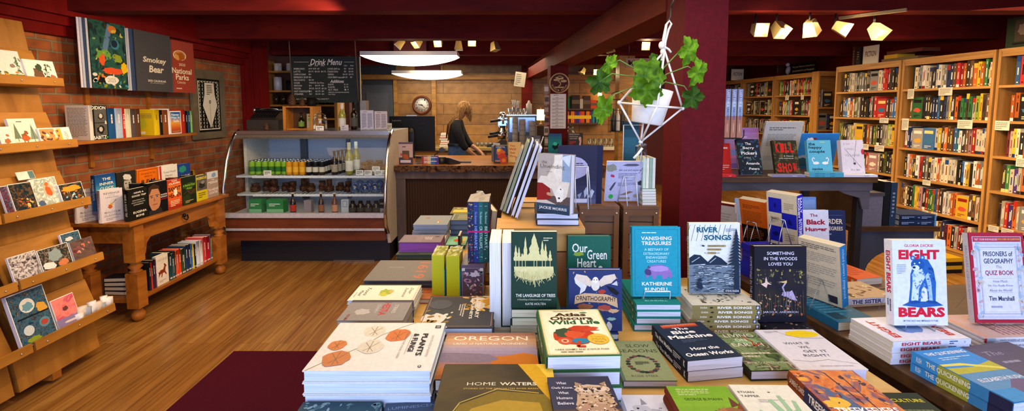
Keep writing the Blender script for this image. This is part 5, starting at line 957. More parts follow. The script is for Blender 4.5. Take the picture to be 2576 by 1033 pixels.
# calendars above the wall shelf
def cal(label, p0, p1, y0, yb, c, els, n=4, X=-3.0):
    a, b = yx(p0, X), yx(p1, X); z1 = onx(p0, y0, X).z; z0 = onx(p0, yb, X).z
    r = empty('hanging_calendar', T(X - .03, a, z0), label, 'calendar'); w, h = b - a, z1 - z0
    for i in range(n): mb = MB(); mb.box(-.0 + i * .008, -.055 + i * .014, 0, .004 + i * .008, w - .055 + i * .014, h, C(['d8d0dc', 'b8c0d8', '3a4a6a', 'c8c8d0'][i % 4])); part(mb, 'spare_copy', r)
    mb = MB(); mb.box(.03, 0, 0, .036, w, h, C(c)); art(mb, els, w, h, T(.036, 0, 0) @ RZ(90) @ RX(90)); part(mb, 'front_cover', r)
    mb = MB(); mb.tube([(-.02, w / 2, h * .95), (-.12, w / 2, h * .95)], .008, STEEL, 6); part(mb, 'wall_peg', r)
cal('glossy dark calendar with a busy night garden of animals', 240, 329, 50, 221, '16262a', [('r', .0, .0, 1, 1, art_mat(['0f1a20', '17343c', '2a5a4c', '12202a', '4a4a22'], 9, 3)), ('p', [(.3, .55), (.5, .98), (.62, .95), (.45, .55)], '5a7a9a'), ('e', .62, .9, .12, .09, 'c8702a'), ('e', .68, .68, .12, .12, '3a7a9a'), ('e', .66, .69, .09, .09, '1a2a3a'), ('b', .35, .5, .2, .13, '6a9a3a', 3), ('b', .72, .47, .14, .1, '8a9a2a', 4), ('b', .3, .42, .08, .13, 'd8582a', 5), ('b', .6, .27, .3, .08, 'd8522a', 6), ('b', .9, .33, .1, .14, 'e0b81c', 7), ('b', .2, .12, .2, .1, '1a1a1a', 8), ('s', .05, .02, .95, .25, 24, .05, ['d8d0c0', 'd8742a', '3a8a9a', '8a8a2a'], 9), ('s', .05, .4, .95, .9, 24, .04, ['3a6a5a', '7a9a5a', 'c8b84a', '2a4a7a'], 19), ('b', .52, .13, .2, .1, 'e0dcd0', 10, .1), ('t', '2025', .52, .13, .22, .06, '8a8a80')], 5)
cal('dark grey calendar with cream script lettering', 351, 439, 76, 228, '47464a', [('t', 'Smokey', .52, .52, .66, .12, 'ded2bc', .03, .12), ('t', 'Bear', .55, .38, .42, .12, 'ded2bc', .03, .12), ('t', '2025 CALENDAR', .55, .18, .52, .035, 'ded2bc', .02), ('t', 'THE LANDMARK PROJECT', .55, .14, .4, .015, 'ded2bc')], 3)
cal('rust red calendar with a round canyon picture, farthest from the card rack'.replace('farthest from the card rack', 'next to the framed poster'), 443, 496, 102, 232, '9a4030', [('t', '2025', .42, .545, .3, .05, 'e0c8a8', .015), ('t', 'National', .4, .42, .9, .11, 'e8d8b8', .02), ('t', 'Parks', .4, .3, .6, .11, 'e8d8b8', .02), ('t', 'Calendar', .35, .2, .4, .05, 'e0c8a8'), ('e', .33, .72, .3, .16, 'e8d8b8'), ('e', .33, .72, .26, .14, 'c8823a'), ('b', .35, .7, .2, .13, 'a85a20', 3), ('b', .2, .68, .1, .1, 'd89a4a', 4), ('n', .1, .06, .6, .1, 1, 'e0c8a8')], 1)
# framed poster
X = -3.17; a, b = yx(486, X), yx(566, X); z0 = onx(486, 352, X).z; z1 = onx(486, 168, X).z - .02
r = empty('picture_frame', T(X - .02, a, z0), 'wide grey wooden frame with a black and white pen nib poster on the brick wall', 'framed poster'); w, h = b - a, z1 - z0
GF = wood('grey_frame', '5a5040', '7a6e58', (9, 4, 4), .6); F = T(.025, 0, 0) @ RZ(90) @ RX(90)
mb = MB(); mb.T = F
for q in ((0, 0, w, .07), (0, h - .09, w, h), (0, .07, .07, h - .09), (w - .07, .07, w, h - .09)): mb.box(q[0], q[1], -.02, q[2], q[3], .012, GF)
part(mb, 'frame', r)
mb = MB(); mb.T = F; W_, H_ = w - .14, h - .16
mb.box(.07, .07, -.015, w - .07, h - .09, 0, C('121210'))
K = 'dcd6c6'; nib = [('r', .06, .04, .94, .96, K), ('r', .09, .06, .91, .94, '15140f')]
for i in range(7):
    for j in range(13): nib.append(('e', .14 + i * .12, .1 + j * .07, .036, .036, K)); 
for i in range(7):
    for j in range(13): nib.append(('e', .14 + i * .12, .1 + j * .07, .026, .026, '15140f'))
nib += [('p', [(.28, .94), (.72, .94), (.74, .72), (.84, .5), (.52, .06), (.48, .06), (.16, .5), (.26, .72)], '15140f'), ('p', [(.3, .93), (.7, .93), (.72, .71), (.81, .5), (.515, .08), (.485, .08), (.19, .5), (.28, .71)], K), ('l', [(.5, .08), (.5, .55)], .01, '15140f'), ('e', .5, .57, .045, .045, '15140f'), ('e', .5, .57, .022, .022, K), ('n', .38, .7, .62, .9, 6, '4a463c')]
art(mb, nib, W_, H_, T(.07, .07, 0)); part(mb, 'poster', r)
# ------------------------------------------------------------------ the book table nearest the camera
TBL = .7505
JX = random.Random(11)
def pile(n, p, w, h, t, cover, top, spine, labels, yaw=0, hard=True, page='e9e2d2', group=None, jit=.004, back=(), spine_col=None, face=()):
    """n copies lying on each other from p upward; labels run from the top copy down."""
    z = p[2]; first = None; out = []
    for i in range(n):
        k = n - 1 - i; d = 0 if k == 0 else jit
        mx = lie((p[0] + JX.uniform(-d, d), p[1] + JX.uniform(-d, d), z + .0003), yaw + (JX.uniform(-1, 1) if k else 0))
        if k == 0: r = book(labels(k), mx, w, h, t, cover, top, spine, back, hard, page, group, spine_col)
        elif first is None: r = first = book(labels(k), mx, w, h, t, cover, face, spine, back, hard, page, group, spine_col)
        else: r = dup(first, mx, labels(k), group)
        z += t + .0004; out.append(r)
    return z
def nth(what, under, n):        # label maker for the copies of a pile
    return lambda k: f'{what}, {"top copy of its pile" if k == 0 else ORD[k+1] + " copy from the top"}{", " + under if under else ""}'
SKEL = '9a9088'
# big white botanical book (turned a quarter)
def turned(n, p, w, d, t, cover, els, labels, page='e4e4ea', hard=True, group=None, spine=(), yaw=0, spine_col=None):
    """landscape footprint w (x) by d (y); cover printed to be read from the aisle side: head towards -x... the book is turned -90 degrees"""
    return pile(n, (p[0], p[1] + d, p[2]), d, w, t, cover, els, spine, labels, -90 + yaw, hard, page, group, spine_col=spine_col)
PF = [('l', [(.02, .04), (.3, .2), (.55, .42), (.75, .5), (.99, .56)], .012, '8a8250'), ('b', .2, .62, .13, .16, 'd8d2c4', 3, .1)]
# printed in portrait: x across the spine side, y towards the head; the head lies towards +x in the room
def physalis(cx, cy, r, c, seed): return [('b', cx, cy, r, r * .95, c, seed, .1), ('l', [(cx - r * .8, cy), (cx + r * .8, cy)], .006, '7a5a3a'), ('l', [(cx - r * .6, cy - r * .4), (cx + r * .7, cy + r * .3)], .005, '7a5a3a'), ('l', [(cx - r * .6, cy + r * .4), (cx + r * .7, cy - r * .3)], .005, '7a5a3a')]
PFE = [('l', [(1.0, .02), (.78, .16), (.56, .34), (.3, .46), (.1, .62), (.0, .72)], .01, '8a8250')] + physalis(.2, .38, .13, 'd0c8b4', 3) + physalis(.3, .61, .14, 'c8703c', 4) + physalis(.55, .42, .14, 'cfc6b2', 5) + physalis(.52, .13, .1, 'c87a46', 6) + physalis(.78, .2, .15, 'c07848', 7) + [
    ('t', 'PLANTS', .5, .855, .46, .05, '17150f', .025), ('t', '& FUNGI', .46, .775, .38, .05, '17150f', .025), ('t', 'SMITHSONIAN', .52, .925, .44, .022, 'a8a096'), ('t', 'THE DEFINITIVE VISUAL GUIDE', .5, .69, .56, .018, '8a8278'), ('r', .3, .735, .7, .738, '8a8278'), ('o', .08, .92, .14, .97, '2a2620', .012), ('t', 'DK', .11, .945, .045, .02, '2a2620'), ('e', .93, .9, .018, .018, '2a2620'), ('e', .93, .9, .01, .01, 'ded6cc')]
a, b = onz(760, 932, .874), onz(1083, 934, .874)
Q = lambda d, w: (d, w)
turned(4, (a.x, a.y, TBL), b.x - a.x, .252, .0305, 'ddd6cc', PFE, nth('large white botanical book with orange seed pods', '', 4), 'dfe2ee', True, 'white botanical books piled at the mat corner', yaw=0)
# floral teal book and its bluish neighbour in front
a = onz(766, 1008, .80); turned(1, (a.x, a.y - .2, TBL), .19, .195, .05, '2f4c58', [('s', .02, .02, .98, .98, 90, .035, ['6a8a92', '8aa4a8', '4a6a74'], 4)], lambda k: 'dark teal book printed with pale leaves in front of the white botanical pile', group=None)
a = onz(985, 1010, .79); book('slate blue book with grey capitals, slanted in front of the white botanical pile', lie((a.x + .02, a.y - .21, TBL), 9), .15, .2, .042, '46566e', [('t', 'LUMINESCENCE', .5, .9, .9, .05, '8a9ab4'), ('n', .1, .6, .9, .8, 4, '6a7a94')])
# oregon and river basin books
a = onz(1103, 836, .85)
ORE = [('v', 0, 0, 1, 1, ['8a4a1c', 'a86a34', '8a7088', '9a8a9c', 'c89868', '8a5a50'], 14), ('b', .8, .3, .3, .2, 'b86a1c', 3, .15), ('b', .2, .42, .4, .1, '7a6a7c', 4, .1), ('t', 'OREGON', .5, .86, .82, .1, 'ecdcc8', .0), ('t', 'LAND of NATURAL WONDERS', .5, .73, .8, .045, 'ecdcc8', .0)]
z = pile(3, (a.x + .026, a.y - .235, TBL), .255, .235, .0325, '4a3428', ORE, [], nth('landscape photo book with a sunset over hills', '', 3), 0, True, 'b8a898', 'landscape photo books', .002)
a = onz(1120, 913, .876)
HW = [('r', 0, 0, 1, 1, art_mat(['2a2216', '3a3020', '4a3c22', '2a2418'], 5, 3)), ('p', [(.68, 1), (1, 1), (1, .2), (.9, .5)], 'c8981c'), ('p', [(.85, 1), (1, 1), (1, .6)], 'e0b83a'), ('p', [(.1, .05), (.2, .35), (.5, .55), (.9, .5), (1, .3), (.9, .0), (.4, -.0)], '7a6420'), ('p', [(.2, .05), (.3, .3), (.55, .42), (.85, .38), (.9, .1)], 'a8862a'), ('l', [(.1, .1), (.2, .38), (.5, .58), (.85, .52)], .01, 'b8a04a'), ('t', 'HOME ', .36, .66, .25, .05, 'd8ccb0', 0), ('t', 'WATERS', .68, .66, .32, .05, 'd8ccb0', .025), ('t', 'STORIES OF THE DESCHUTES RIVER BASIN', .53, .585, .64, .02, 'd8b04a')]
book('dark brown landscape book with a sunlit water close-up, lying on the sunset photo book', lie((a.x, a.y - .245, z + .0004), 0), .262, .245, .024, '2a2018', HW, [], (), True, '3a3028')
# literary journeys
LJ = [('r', 0, 0, 1, 1, '3a3a3e'), ('b', .15, .85, .3, .2, 'c8c0b4', 3, .3), ('b', .85, .12, .25, .2, 'd0c8bc', 4, .3), ('s', .0, .55, .5, 1, 30, .04, ['b8862a', '8a6a2a', 'd0a048'], 5), ('s', .5, .0, 1, .4, 24, .04, ['b8862a', '8a6a2a', 'd8d0c0'], 6), ('t', 'LITERARY', .42, .76, .6, .055, 'e4ddd0', .02), ('t', 'JOURNEYS', .44, .67, .62, .055, 'e4ddd0', .02), ('n', .3, .48, .7, .58, 3, 'b8b0a4'), ('o', .03, .02, .97, .98, '8a6a50', .012), ('b', .2, .9, .1, .08, 'b8862a', 9), ('e', .3, .2, .16, .16, '4a4a50')]
a = onz(1050, 823, .855); z = turned(4, (a.x, a.y, TBL), .222, .235, .0255, '3a3234', LJ, nth('dark book with gold map leaves and white capitals', '', 4), 'd8dcea', True, 'dark map books beside the page-edge books')
# hestia, maple
a = onz(850, 812, .85)
HE = [('r', 0, 0, 1, 1, '8a8480'), ('r', 0, 0, .12, 1, '4a4450'), ('t', 'HESTIA', .45, .62, .62, .12, 'b82a2e', .02), ('t', 'STRIKES', .45, .78, .4, .06, 'c8c0bc'), ('t', 'DIARY', .45, .5, .4, .05, 'c0b8b4'), ('b', .6, .3, .14, .16, 'b0a8a2', 3), ('t', 'VEROMIA', .85, .12, .3, .05, 'a04a3a', .01)]
turned(3, (a.x - .012, 1.395, TBL), .205, .155, .0325, '7a7470', HE, nth('grey shrink-wrapped book with red capitals', '', 3), 'b8a898', True, 'grey wrapped books behind the botanical pile')
a = onz(866, 754, .812)
MA = [('r', .0, .0, 1, 1, 'e0dac8'), ('b', .5, .5, .2, .15, '9aa83a', 3, .3), ('b', .62, .47, .12, .1, 'b8b84a', 5, .3), ('b', .45, .58, .1, .06, 'c8a86a', 6, .3), ('t', 'Dear', .4, .88, .4, .05, '3a3a30', 0, .4), ('t', 'Summit', .5, .8, .6, .05, '3a3a30', 0, .4), ('t', 'Travis', .45, .2, .5, .06, '3a3a30', 0, .4), ('t', 'Mead', .55, .12, .36, .05, '3a3a30', 0, .4), ('t', 'essays', .65, .05, .3, .02, '7a7a6a'), ('r', .02, .96, .98, .99, 'c8c0b0'), ('r', 0, 0, .04, 1, '5a6a50')]
z = turned(5, (a.x + .01, a.y, TBL), .24, .15, .0115, 'cfc8b8', MA, nth('cream book with a pale green maple leaf', '', 5), 'dfe0ee', True, 'cream maple leaf books', spine_col='4a5a48')
# 1619, orange small
a = onz(918, 706, .80)
N19 = [('r', 0, 0, 1, 1, '75706a'), ('t', '1619', .5, .62, .8, .14, 'b8684a', .01), ('n', .35, .1, .45, .5, 1, '8a857e')]
turned(3, (-.605, a.y, TBL), .345, .255, .0165, '5a5550', N19, nth('large charcoal cloth book with copper numerals', '', 3), '4a4444', True, 'large charcoal cloth books')
book('small orange-brown book peeping out in front of the charcoal cloth pile', lie((-.375, 1.75, TBL), 0), .11, .13, .02, 'a8623a', [('n', .1, .4, .9, .8, 3, '7a3a20')])
# yellow-green boxed sets
CHS = M('b2b312', .3, 0, .06, 200)
for i, (p0, p1) in enumerate(((1083, 1117), (1121, 1157))):
    a, b = onz(p0, 765, TBL), onz(p1, 765, TBL); w = b.x - a.x
    r = empty('boxed_book', T(a.x, 1.785 - .01 * i, TBL), ['chartreuse cloth boxed book, the one nearer the aisle', 'chartreuse cloth boxed book touching the purple flowered box'][i], 'book')
    mb = MB(); mb.box(0, 0, 0, w - .004, .13, .178, CHS); part(mb, 'slipcase', r)
    mb = MB(); mb.box(w - .004, .002, .0, w, .128, .12, C('1f7a9a')); part(mb, 'blue_band', r, 'blue band')
    mb = MB(); PW = glass('shrink_wrap', 'f4f6ea', 1.6, .12); g = random.Random(i)
    n = 7; vs = [(w * x / (n - 1), .13 * y / (n - 1), .1785 + g.uniform(0, .006)) for y in range(n) for x in range(n)]
    mb.add(vs, [(y * n + x, y * n + x + 1, y * n + n + x + 1, y * n + n + x) for y in range(n - 1) for x in range(n - 1)], PW); part(mb, 'clear_wrap', r, 'crinkled clear wrap')
# purple flower box and illustrated box set
FLOW = [('s', .08, .05, .92, .95, 46, .06, ['8a6a8a', 'c8b0b8', '5a7a6a', 'a06a5a', 'd0c0c8'], 3), ('b', .6, .8, .22, .12, 'c0b8c0', 3, .3), ('b', .28, .6, .17, .1, 'b0808a', 4, .2), ('b', .28, .6, .08, .05, '5a3a5a', 5), ('o', .0, .0, 1, 1, '7a6a78', .05), ('r', .02, .9, .16, .99, 'c8c4c0'), ('r', .84, .9, .98, .99, 'c8c4c0')]
a, b = onz(1157, 766, TBL), onz(1214, 766, TBL); w = b.x - a.x
r = empty('oracle_card_box', T(a.x + .002, 1.785, TBL), 'purple box painted with flowers and a moth, under the illustrated box set', 'box')
mb = MB(); mb.box(0, 0, 0, w, .15, .13, M('4a3a4c', .35)); art(mb, FLOW, w, .13, RX(90)); part(mb, 'box_body', r)
mb = MB(); mb.box(-.001, -.001, .1302, w + .001, .151, .141, M('5a4a5c', .35)); part(mb, 'lid', r)
a = onz(1177, 661, .893); b = onz(1231, 661, .893); w = b.x - a.x
r = empty('book_box_set', T(a.x, a.y, .893), 'shrink-wrapped box set of dark blue illustrated spines on the purple flower box', 'box set')
mb = MB(); mb.box(0, .0, 0, .022, .16, .243, C('2a2a4c')); mb.box(0, .156, 0, w, .16, .243, C('2a2a4c')); mb.box(w - .002, .002, 0, w, .16, .243, C('24304a'))
art(mb, [('s', .05, .02, .95, .98, 60, .14, ['3a8a6a', '8a3a5a', 'b86a3a', '5a4a9a', '2a6a9a', 'c8a04a'], 5)], .022, .243, RX(90)); part(mb, 'slipcase', r)
for i, (c, t1, t2) in enumerate((('2a3a7a', 'HERBIARY', '8ab0e0'), ('1f5a5a', 'CRYSTALLARY', 'b8e0d0'), ('1c4a44', 'BESTIARY', 'a8d8c0'))):
    x = .0225 + i * (w - .025) / 3; q = (w - .027) / 3
    mb = MB(); mb.box(x, .003, .0005, x + q, .155, .2425, C(c)); art(mb, [('t', t1, .5, .42, .36, .55, t2, .01, 0, -90), ('t', 'The Illustrated', .5, .74, .2, .4, t2, 0, .3, -90), ('b', .5, .93, .3, .04, ['8ac0e0', 'c0a0e0', 'e0b080'][i], 3), ('s', .15, .04, .85, .28, 10, .14, [t2, '8a5a8a', '3a8a6a'], i)], q, .2425, T(x, .003, 0) @ RX(90)); part(mb, 'volume', r)
mb = MB(); mb.box(-.0006, -.0006, .122, w + .0006, .161, .128, C('c81a6a')); part(mb, 'ribbon', r, 'magenta ribbon')
mb = MB(); mb.add([(w * x / 4, .16 * y / 4, .2435 + .004 * ((x * y) % 3)) for y in range(5) for x in range(5)], [(y * 5 + x, y * 5 + x + 1, y * 5 + 6 + x, y * 5 + 5 + x) for y in range(4) for x in range(4)], M('8a8278', .5)); part(mb, 'top_paper', r, 'crumpled grey top')
# piles further back
a = onz(992, 648, .79)
TOPO = [('s', .05, .05, .95, .95, 0, .1, ['ffffff'], 1)] + [('o', .06 + .05 * i, .55 + .03 * i, .94 - .05 * i, .97 - .03 * i, '8a927a', .01) for i in range(5)] + [('n', .3, .2, .7, .5, 4, 'a8a890')]
turned(2, (-.565, 2.235, TBL), .205, .145, .0195, '48523e', TOPO, nth('dark green contour-lined book', 'under the purple-edged book', 2), '3a4a4a', True, 'dark green contour books')
PUR = [('r', 0, 0, 1, 1, '75646c'), ('e', .25, .85, .1, .1, '4a3a44')] + [('o', .08 + .06 * i, .08 + .05 * i, .92 - .06 * i, .5 - .03 * i, 'a8949c', .008) for i in range(5)] + [('n', .3, .55, .7, .75, 5, 'b8a8b0')]
turned(1, (-.558, 2.262, TBL + .0405), .208, .135, .052, '6a5a62', PUR, lambda k: 'mauve contour-lined book with bright purple page edges', '8a4a9a', True)
turned(2, (-.548, 2.455, TBL), .19, .2, .026, 'b8a48c', [('b', .6, .5, .3, .3, '2a2622', 3, .1), ('n', .1, .1, .4, .4, 3, '8a7a66')], nth('cream book with a large black oval', 'behind the purple-edged book', 2), 'd0d0dc', True, 'cream and black books')
turned(5, (-.545, 2.54, TBL + .0535), .19, .225, .011, '7c8288', [('b', .3, .3, .06, .06, '9a5a3a', 3), ('b', .62, .7, .08, .06, 'b07a4a', 4), ('n', .68, .66, .94, .72, 1, 'd8d8d4'), ('l', [(.5, .62), (.72, .76)], .008, '9a6a4a')], nth('slim grey bird picture book', '', 5), 'a8b0c8', True, 'slim grey bird books')
turned(4, (-.352, 2.64, TBL), .115, .17, .0275, '3f5068', [('r', 0, 0, 1, 1, '5a6050'), ('o', .06, .06, .94, .94, 'b8b094', .02), ('r', .2, .3, .8, .8, '7a7a5a'), ('n', .3, .8, .7, .88, 1, 'c8c0a8')], nth('small slate book with a framed landscape', '', 4), '5a6a8a', True, 'small slate books')
z = turned(3, (-.385, 2.87, TBL), .125, .19, .032, '4a4a2a', [('r', 0, 0, 1, 1, '6a6420'), ('r', .4, .1, .8, .9, 'c8b01c'), ('n', .15, .15, .35, .85, 2, 'c8c09a')], nth('olive and yellow book', 'at the far end of the table', 3), '5a5a4a', True, 'olive and yellow books')
turned(1, (-.352, 2.44, TBL), .105, .16, .028, '7fb89a', [('b', .5, .5, .14, .12, 'c8502a', 3, .1), ('r', .1, .8, .9, .9, 'd8a84a'), ('n', .1, .4, .3, .6, 2, 'e8e0c8')], lambda k: 'mint green book with an orange toadstool', '3a4a48')
mb = MB(); mb.box(0, 0, 0, .012, .1, .085, C('26262a')); mb.box(.001, .001, .0005, .011, .099, .086, pages('c8c0b0')); solo(mb, 'small_book', T(-.282, 2.405, TBL), 'thin dark notebook standing upright beside the mint green book', 'book')
book('dark brown book standing edge-on behind the illustrated box set', stand((-.125, 2.22, TBL + .004), -78, 6), .16, .29, .03, '3a2c22', (), [], (), True, 'd8cdb8')
mb = MB(); mb.tube([(-.02, 0, 0), (-.02, 0, .37), (-.012, 0, .385), (.012, 0, .385), (.02, 0, .37), (.02, 0, 0)], .003, STEEL, 6); mb.box(-.015, .004, .27, .015, .012, .38, C('d8ccb8')); solo(mb, 'sign_clip', T(-.14, 2.035, TBL), 'wire clip holding a narrow cream card above the box set', 'clip')
# page-edge books next to the green tree book
lt = nth('dark green tree paperback lying flat', 'under the standing page-edge books', 3)
LT = [('p', [(.06, .42), (.2, .36), (.5, .4), (.8, .37), (.94, .42), (.86, .22), (.5, .12), (.14, .24)], 'd6cc8c')]
z = pile(2, (-.072, 1.45, TBL), .066, .2, .026, '254032', (), [], lambda k: f'cream-edged paperback lying under the standing page-edge books, {ORD[k+1]} from the top', 0, False, 'e4dcc0', 'cream-edged supports')
for i, (x, t) in enumerate(((-.071, .036), (-.031, .038))):
    # fore-edge towards the camera: spine away
    book(['white page-edge book on end, the one touching the dark map books', 'white page-edge book on end, touching the green tree paperback'][i], Matrix(((0, 0, 1, x), (-1, 0, 0, 1.61 + .012 * i), (0, 1, 0, z + .0004), (0, 0, 0, 1))), .165, .275 - .004 * i, t, 'd8c8a0', (), [], (), False, 'ece8e4')
# language of trees: pile and standing copy
a = onz(1287, 832, TBL)
LOT = []
g = random.Random(2)
for i, (x, h, w) in enumerate(((.1, .2, .05), (.17, .18, .045), (.24, .1, .05), (.31, .3, .06), (.5, .34, .16), (.56, .24, .08), (.68, .26, .06), (.75, .22, .05), (.85, .14, .045))):
    b0 = .60; h *= 1.12; w *= 1.2; LOT.append(('l', [(x, .545), (x, b0 + h * .5)], .012, 'd6cc8c'))
    pts = [(x, b0 + h)]
    for k in range(7): f = (k + 1) / 7; pts += [(x + w * f * (1 if k % 2 else .7), b0 + h * (1 - f) + .02)]
    pts += [(2 * x - px, py) for px, py in pts[::-1]]; LOT.append(('p', pts, 'd6cc8c'))
LOT += [('p', [(.06, .545), (.92, .545), (.93, .47), (.85, .4), (.7, .38), (.5, .36), (.3, .38), (.12, .42), (.07, .48)], 'd6cc8c')]
for k in range(120):
    x = g.uniform(.08, .92); y = .5 - g.random() * .12 * (1 - abs(x - .5)); l = g.uniform(.02, .09) * (1.5 - abs(x - .5) * 2); LOT.append(('l', [(x, y), (x + g.uniform(-.03, .03), y - l * .5), (x + g.uniform(-.05, .05), y - l)], .008, 'd6cc8c'))
LOT += [('t', 'THE LANGUAGE OF TREES', .53, .175, .86, .042, 'e8e2d0', .015), ('t', 'A Rewilding of Literature and Landscape', .5, .12, .74, .03, 'c8c4a8', 0, .25), ('t', 'KATIE HOLTEN', .53, .065, .44, .03, 'e0dac8', .01), ('n', .7, .88, .92, .94, 2, 'b8b898')]
z = pile(5, (a.x - .0, 1.405, TBL), .152, .2, .0255, '254032', [('t', 'THE LANGUAGE', .4, .1, .7, .05, 'e8e2d0', .01), ('b', .5, .4, .4, .3, 'd6cc8c', 3)], [], nth('green tree paperback lying flat', 'under its standing copy', 5), 0, False, 'e6dcb8', 'green tree paperbacks')
a, b = onz(1286, 776, z), onz(1401, 776, z)
EZ = {}
def easel(label, mx, w=.1, h=.13, m=None, d=.09, lip=.022, name='book_easel'):
    """small wire book stand: front lip, two uprights, back leg"""
    m = m or STEEL; r = empty(name, mx, label, 'book stand'); q = .0022
    mb = MB(); mb.tube([(-w / 2, 0, q), (-w / 2, -.054, q), (-w / 2, -.056, lip), (w / 2, -.056, lip), (w / 2, -.054, q), (w / 2, 0, q)], q, m, 6); part(mb, 'front_lip', r)
    for s in (-1, 1): mb = MB(); mb.tube([(s * w / 2, 0, q), (s * w / 2 * .6, .035, h)], q, m, 6); part(mb, 'upright', r)
    mb = MB(); mb.tube([(-w * .3, .035, h), (w * .3, .035, h)], q, m, 6); part(mb, 'cross_bar', r)
    for s in (-1, 1): mb = MB(); mb.tube([(s * w / 2 * .5, .035, h * .97), (s * w / 2 * .5, .035 + d, q)], q, m, 6); part(mb, 'back_leg', r)
    return r
book('tall green paperback with cream silhouetted trees and roots, standing face out', stand((a.x, a.y + .022, z + .0006), 0, 5), b.x - a.x, .236, .022, '1f3a2c', LOT, [], (), False)
# our green heart, ornithography
z2 = TBL + .0448
OG = [('t', 'Our', .28, .84, .36, .12, 'e8e4d8', .012), ('t', 'Green', .68, .75, .46, .13, 'e8e4d8', .012), ('t', 'Heart', .44, .64, .44, .12, 'e8e4d8', .012), ('b', .25, .76, .12, .05, '8aa03a', 3), ('b', .2, .5, .14, .1, '2f7a5a', 4), ('b', .84, .5, .14, .1, '2f8a6a', 5), ('b', .28, .46, .08, .08, 'd8c87a', 6), ('b', .85, .44, .09, .09, 'd8c87a', 7), ('p', [(.24, .3), (.45, .42), (.62, .46), (.66, .54), (.7, .5), (.66, .36), (.55, .3)], '2a7aa8'), ('p', [(.55, .3), (.62, .42), (.68, .5), (.68, .36)], 'e0dcc8'), ('b', .5, .2, .4, .16, '2f6a4a', 9), ('e', .76, .57, .05, .05, 'e0d8d0')]
a, b = ony(1429, 598, 1.6), ony(1537, 598, 1.6)
book('green book with a blue bird and cream flowers, half hidden behind the navy owl book', stand((a.x, 1.61, z2 + .0006), 0, 4), b.x - a.x, a.z - z2 + .004, .024, '1f5a48', OG, [], (), True)
WING = lambda s: ('p', [(.5 + s * .05, .8), (.5 + s * .16, .9), (.5 + s * .36, .93), (.5 + s * .4, .86), (.5 + s * .34, .82), (.5 + s * .3, .78), (.5 + s * .2, .76), (.5 + s * .1, .72)], 'd8c4ac')
OR = [WING(1), WING(-1), ('b', .5, .76, .08, .12, 'e0d2bc', 3, .05), ('e', .5, .83, .055, .06, 'e8dccc'), ('e', .475, .835, .01, .01, '2a1a14'), ('e', .525, .835, .01, .01, '2a1a14'),
      ('p', [(.1, .86), (.22, .8), (.34, .74), (.3, .66), (.2, .6), (.22, .7), (.12, .78)], 'd8d0c8'), ('p', [(.7, .74), (.85, .7), (.95, .62), (.9, .58), (.78, .64)], '17161e'), ('b', .62, .64, .07, .04, 'b03a2a', 5), ('p', [(.8, .76), (.9, .82), (.92, .74)], 'c8c0c0'),
      ('p', [(.1, .44), (.12, .58), (.3, .62), (.7, .6), (.9, .54), (.92, .38), (.7, .46), (.3, .48)], 'd0a87c'), ('t', 'ORNITHOGRAPHY', .51, .53, .76, .075, '3a2a22', .015, 0, -2), ('b', .3, .4, .14, .06, '9a5a3a', 6), ('b', .66, .38, .14, .06, 'a8483a', 7), ('b', .84, .33, .1, .04, 'd0a87c', 8), ('t', 'An Illustrated Guide', .7, .34, .3, .025, 'd0a87c', 0, 0, -8), ('b', .8, .2, .09, .03, '8ab0a0', 9), ('p', [(.55, .3), (.62, .16), (.7, .05), (.6, .1)], 'c8c0d0'), ('b', .75, .08, .06, .08, 'c8b8b0', 10), ('s', .05, .03, .95, .97, 26, .014, ['8a90b0', 'b08a6a'], 11)]
z3 = pile(2, (.175, 1.42, TBL), .16, .2, .022, '2a3560', (), [], lambda k: f'navy book lying under the standing owl book, {ORD[k+1]} from the top', 0, True, 'c8c0b8', 'navy books under the owl book')
a, b = ony(1433, 688, 1.43), ony(1568, 688, 1.43)
book('navy book with a white owl, swooping birds and a tan banner, standing face out', stand((a.x, 1.455, z3 + .0006), 0, 6), b.x - a.x, a.z - z3 + .004, .026, '2a3562', OR, [], (), True, 'd8d0c8')
# atlas of wildlife
AT = [('r', .02, .012, .985, .988, 'e6dcb8'), ('o', .015, .015, .985, .985, 'c8a85a', .012), ('o', .035, .028, .965, .972, 'd8c890', .012), ('e', .5, .5, .42, .42, 'e8dcb8'), ('e', .5, .5, .405, .405, 'ece2c4'), ('t', 'Atlas', .5, .855, .5, .085, '4a3018', .04), ('t', 'Obscura', .5, .765, .66, .085, '4a3018', .04), ('t', 'Wild Life', .52, .67, .78, .095, '2f5a34', .035), ('n', .25, .925, .75, .955, 2, 'a89a78'), ('b', .72, .9, .06, .02, '4a6a3a', 3),
      ('b', .46, .36, .3, .24, 'b83a1c', 5, .08), ('b', .38, .44, .2, .14, '3a4a34', 6, .2), ('b', .47, .4, .15, .12, 'c8502a', 8, .2), ('b', .6, .52, .2, .1, 'b83a1c', 9, .1), ('p', [(.6, .5), (.78, .56), (.86, .54), (.8, .5), (.86, .48), (.66, .46)], 'c04428'), ('b', .52, .27, .13, .08, '2a7a9a', 7, .1), ('e', .3, .27, .1, .1, 'c8502a'), ('e', .3, .27, .055, .055, 'e8b090'), ('e', .3, .27, .03, .03, 'b83a1c'), ('l', [(.5, .26), (.46, .16), (.56, .16)], .05, 'b83a1c'),
      ('e', .78, .3, .155, .155, 'd8a01c'), ('e', .78, .3, .14, .14, 'e0b03a'), ('t', "An Explorer's", .78, .345, .2, .022, '5a4010'), ('t', 'Guide to the', .78, .31, .19, .022, '5a4010'), ('t', "World's Living", .78, .275, .21, .022, '5a4010'), ('t', 'Wonders', .78, .24, .13, .022, '5a4010'), ('t', 'CARA GIAIMO AND JOSHUA FOER', .5, .1, .74, .032, '3a2a18', .01), ('n', .2, .05, .8, .075, 1, '8a7a5a')]
a, b = onz(1379, 897, .906), onz(1570, 893, .906)
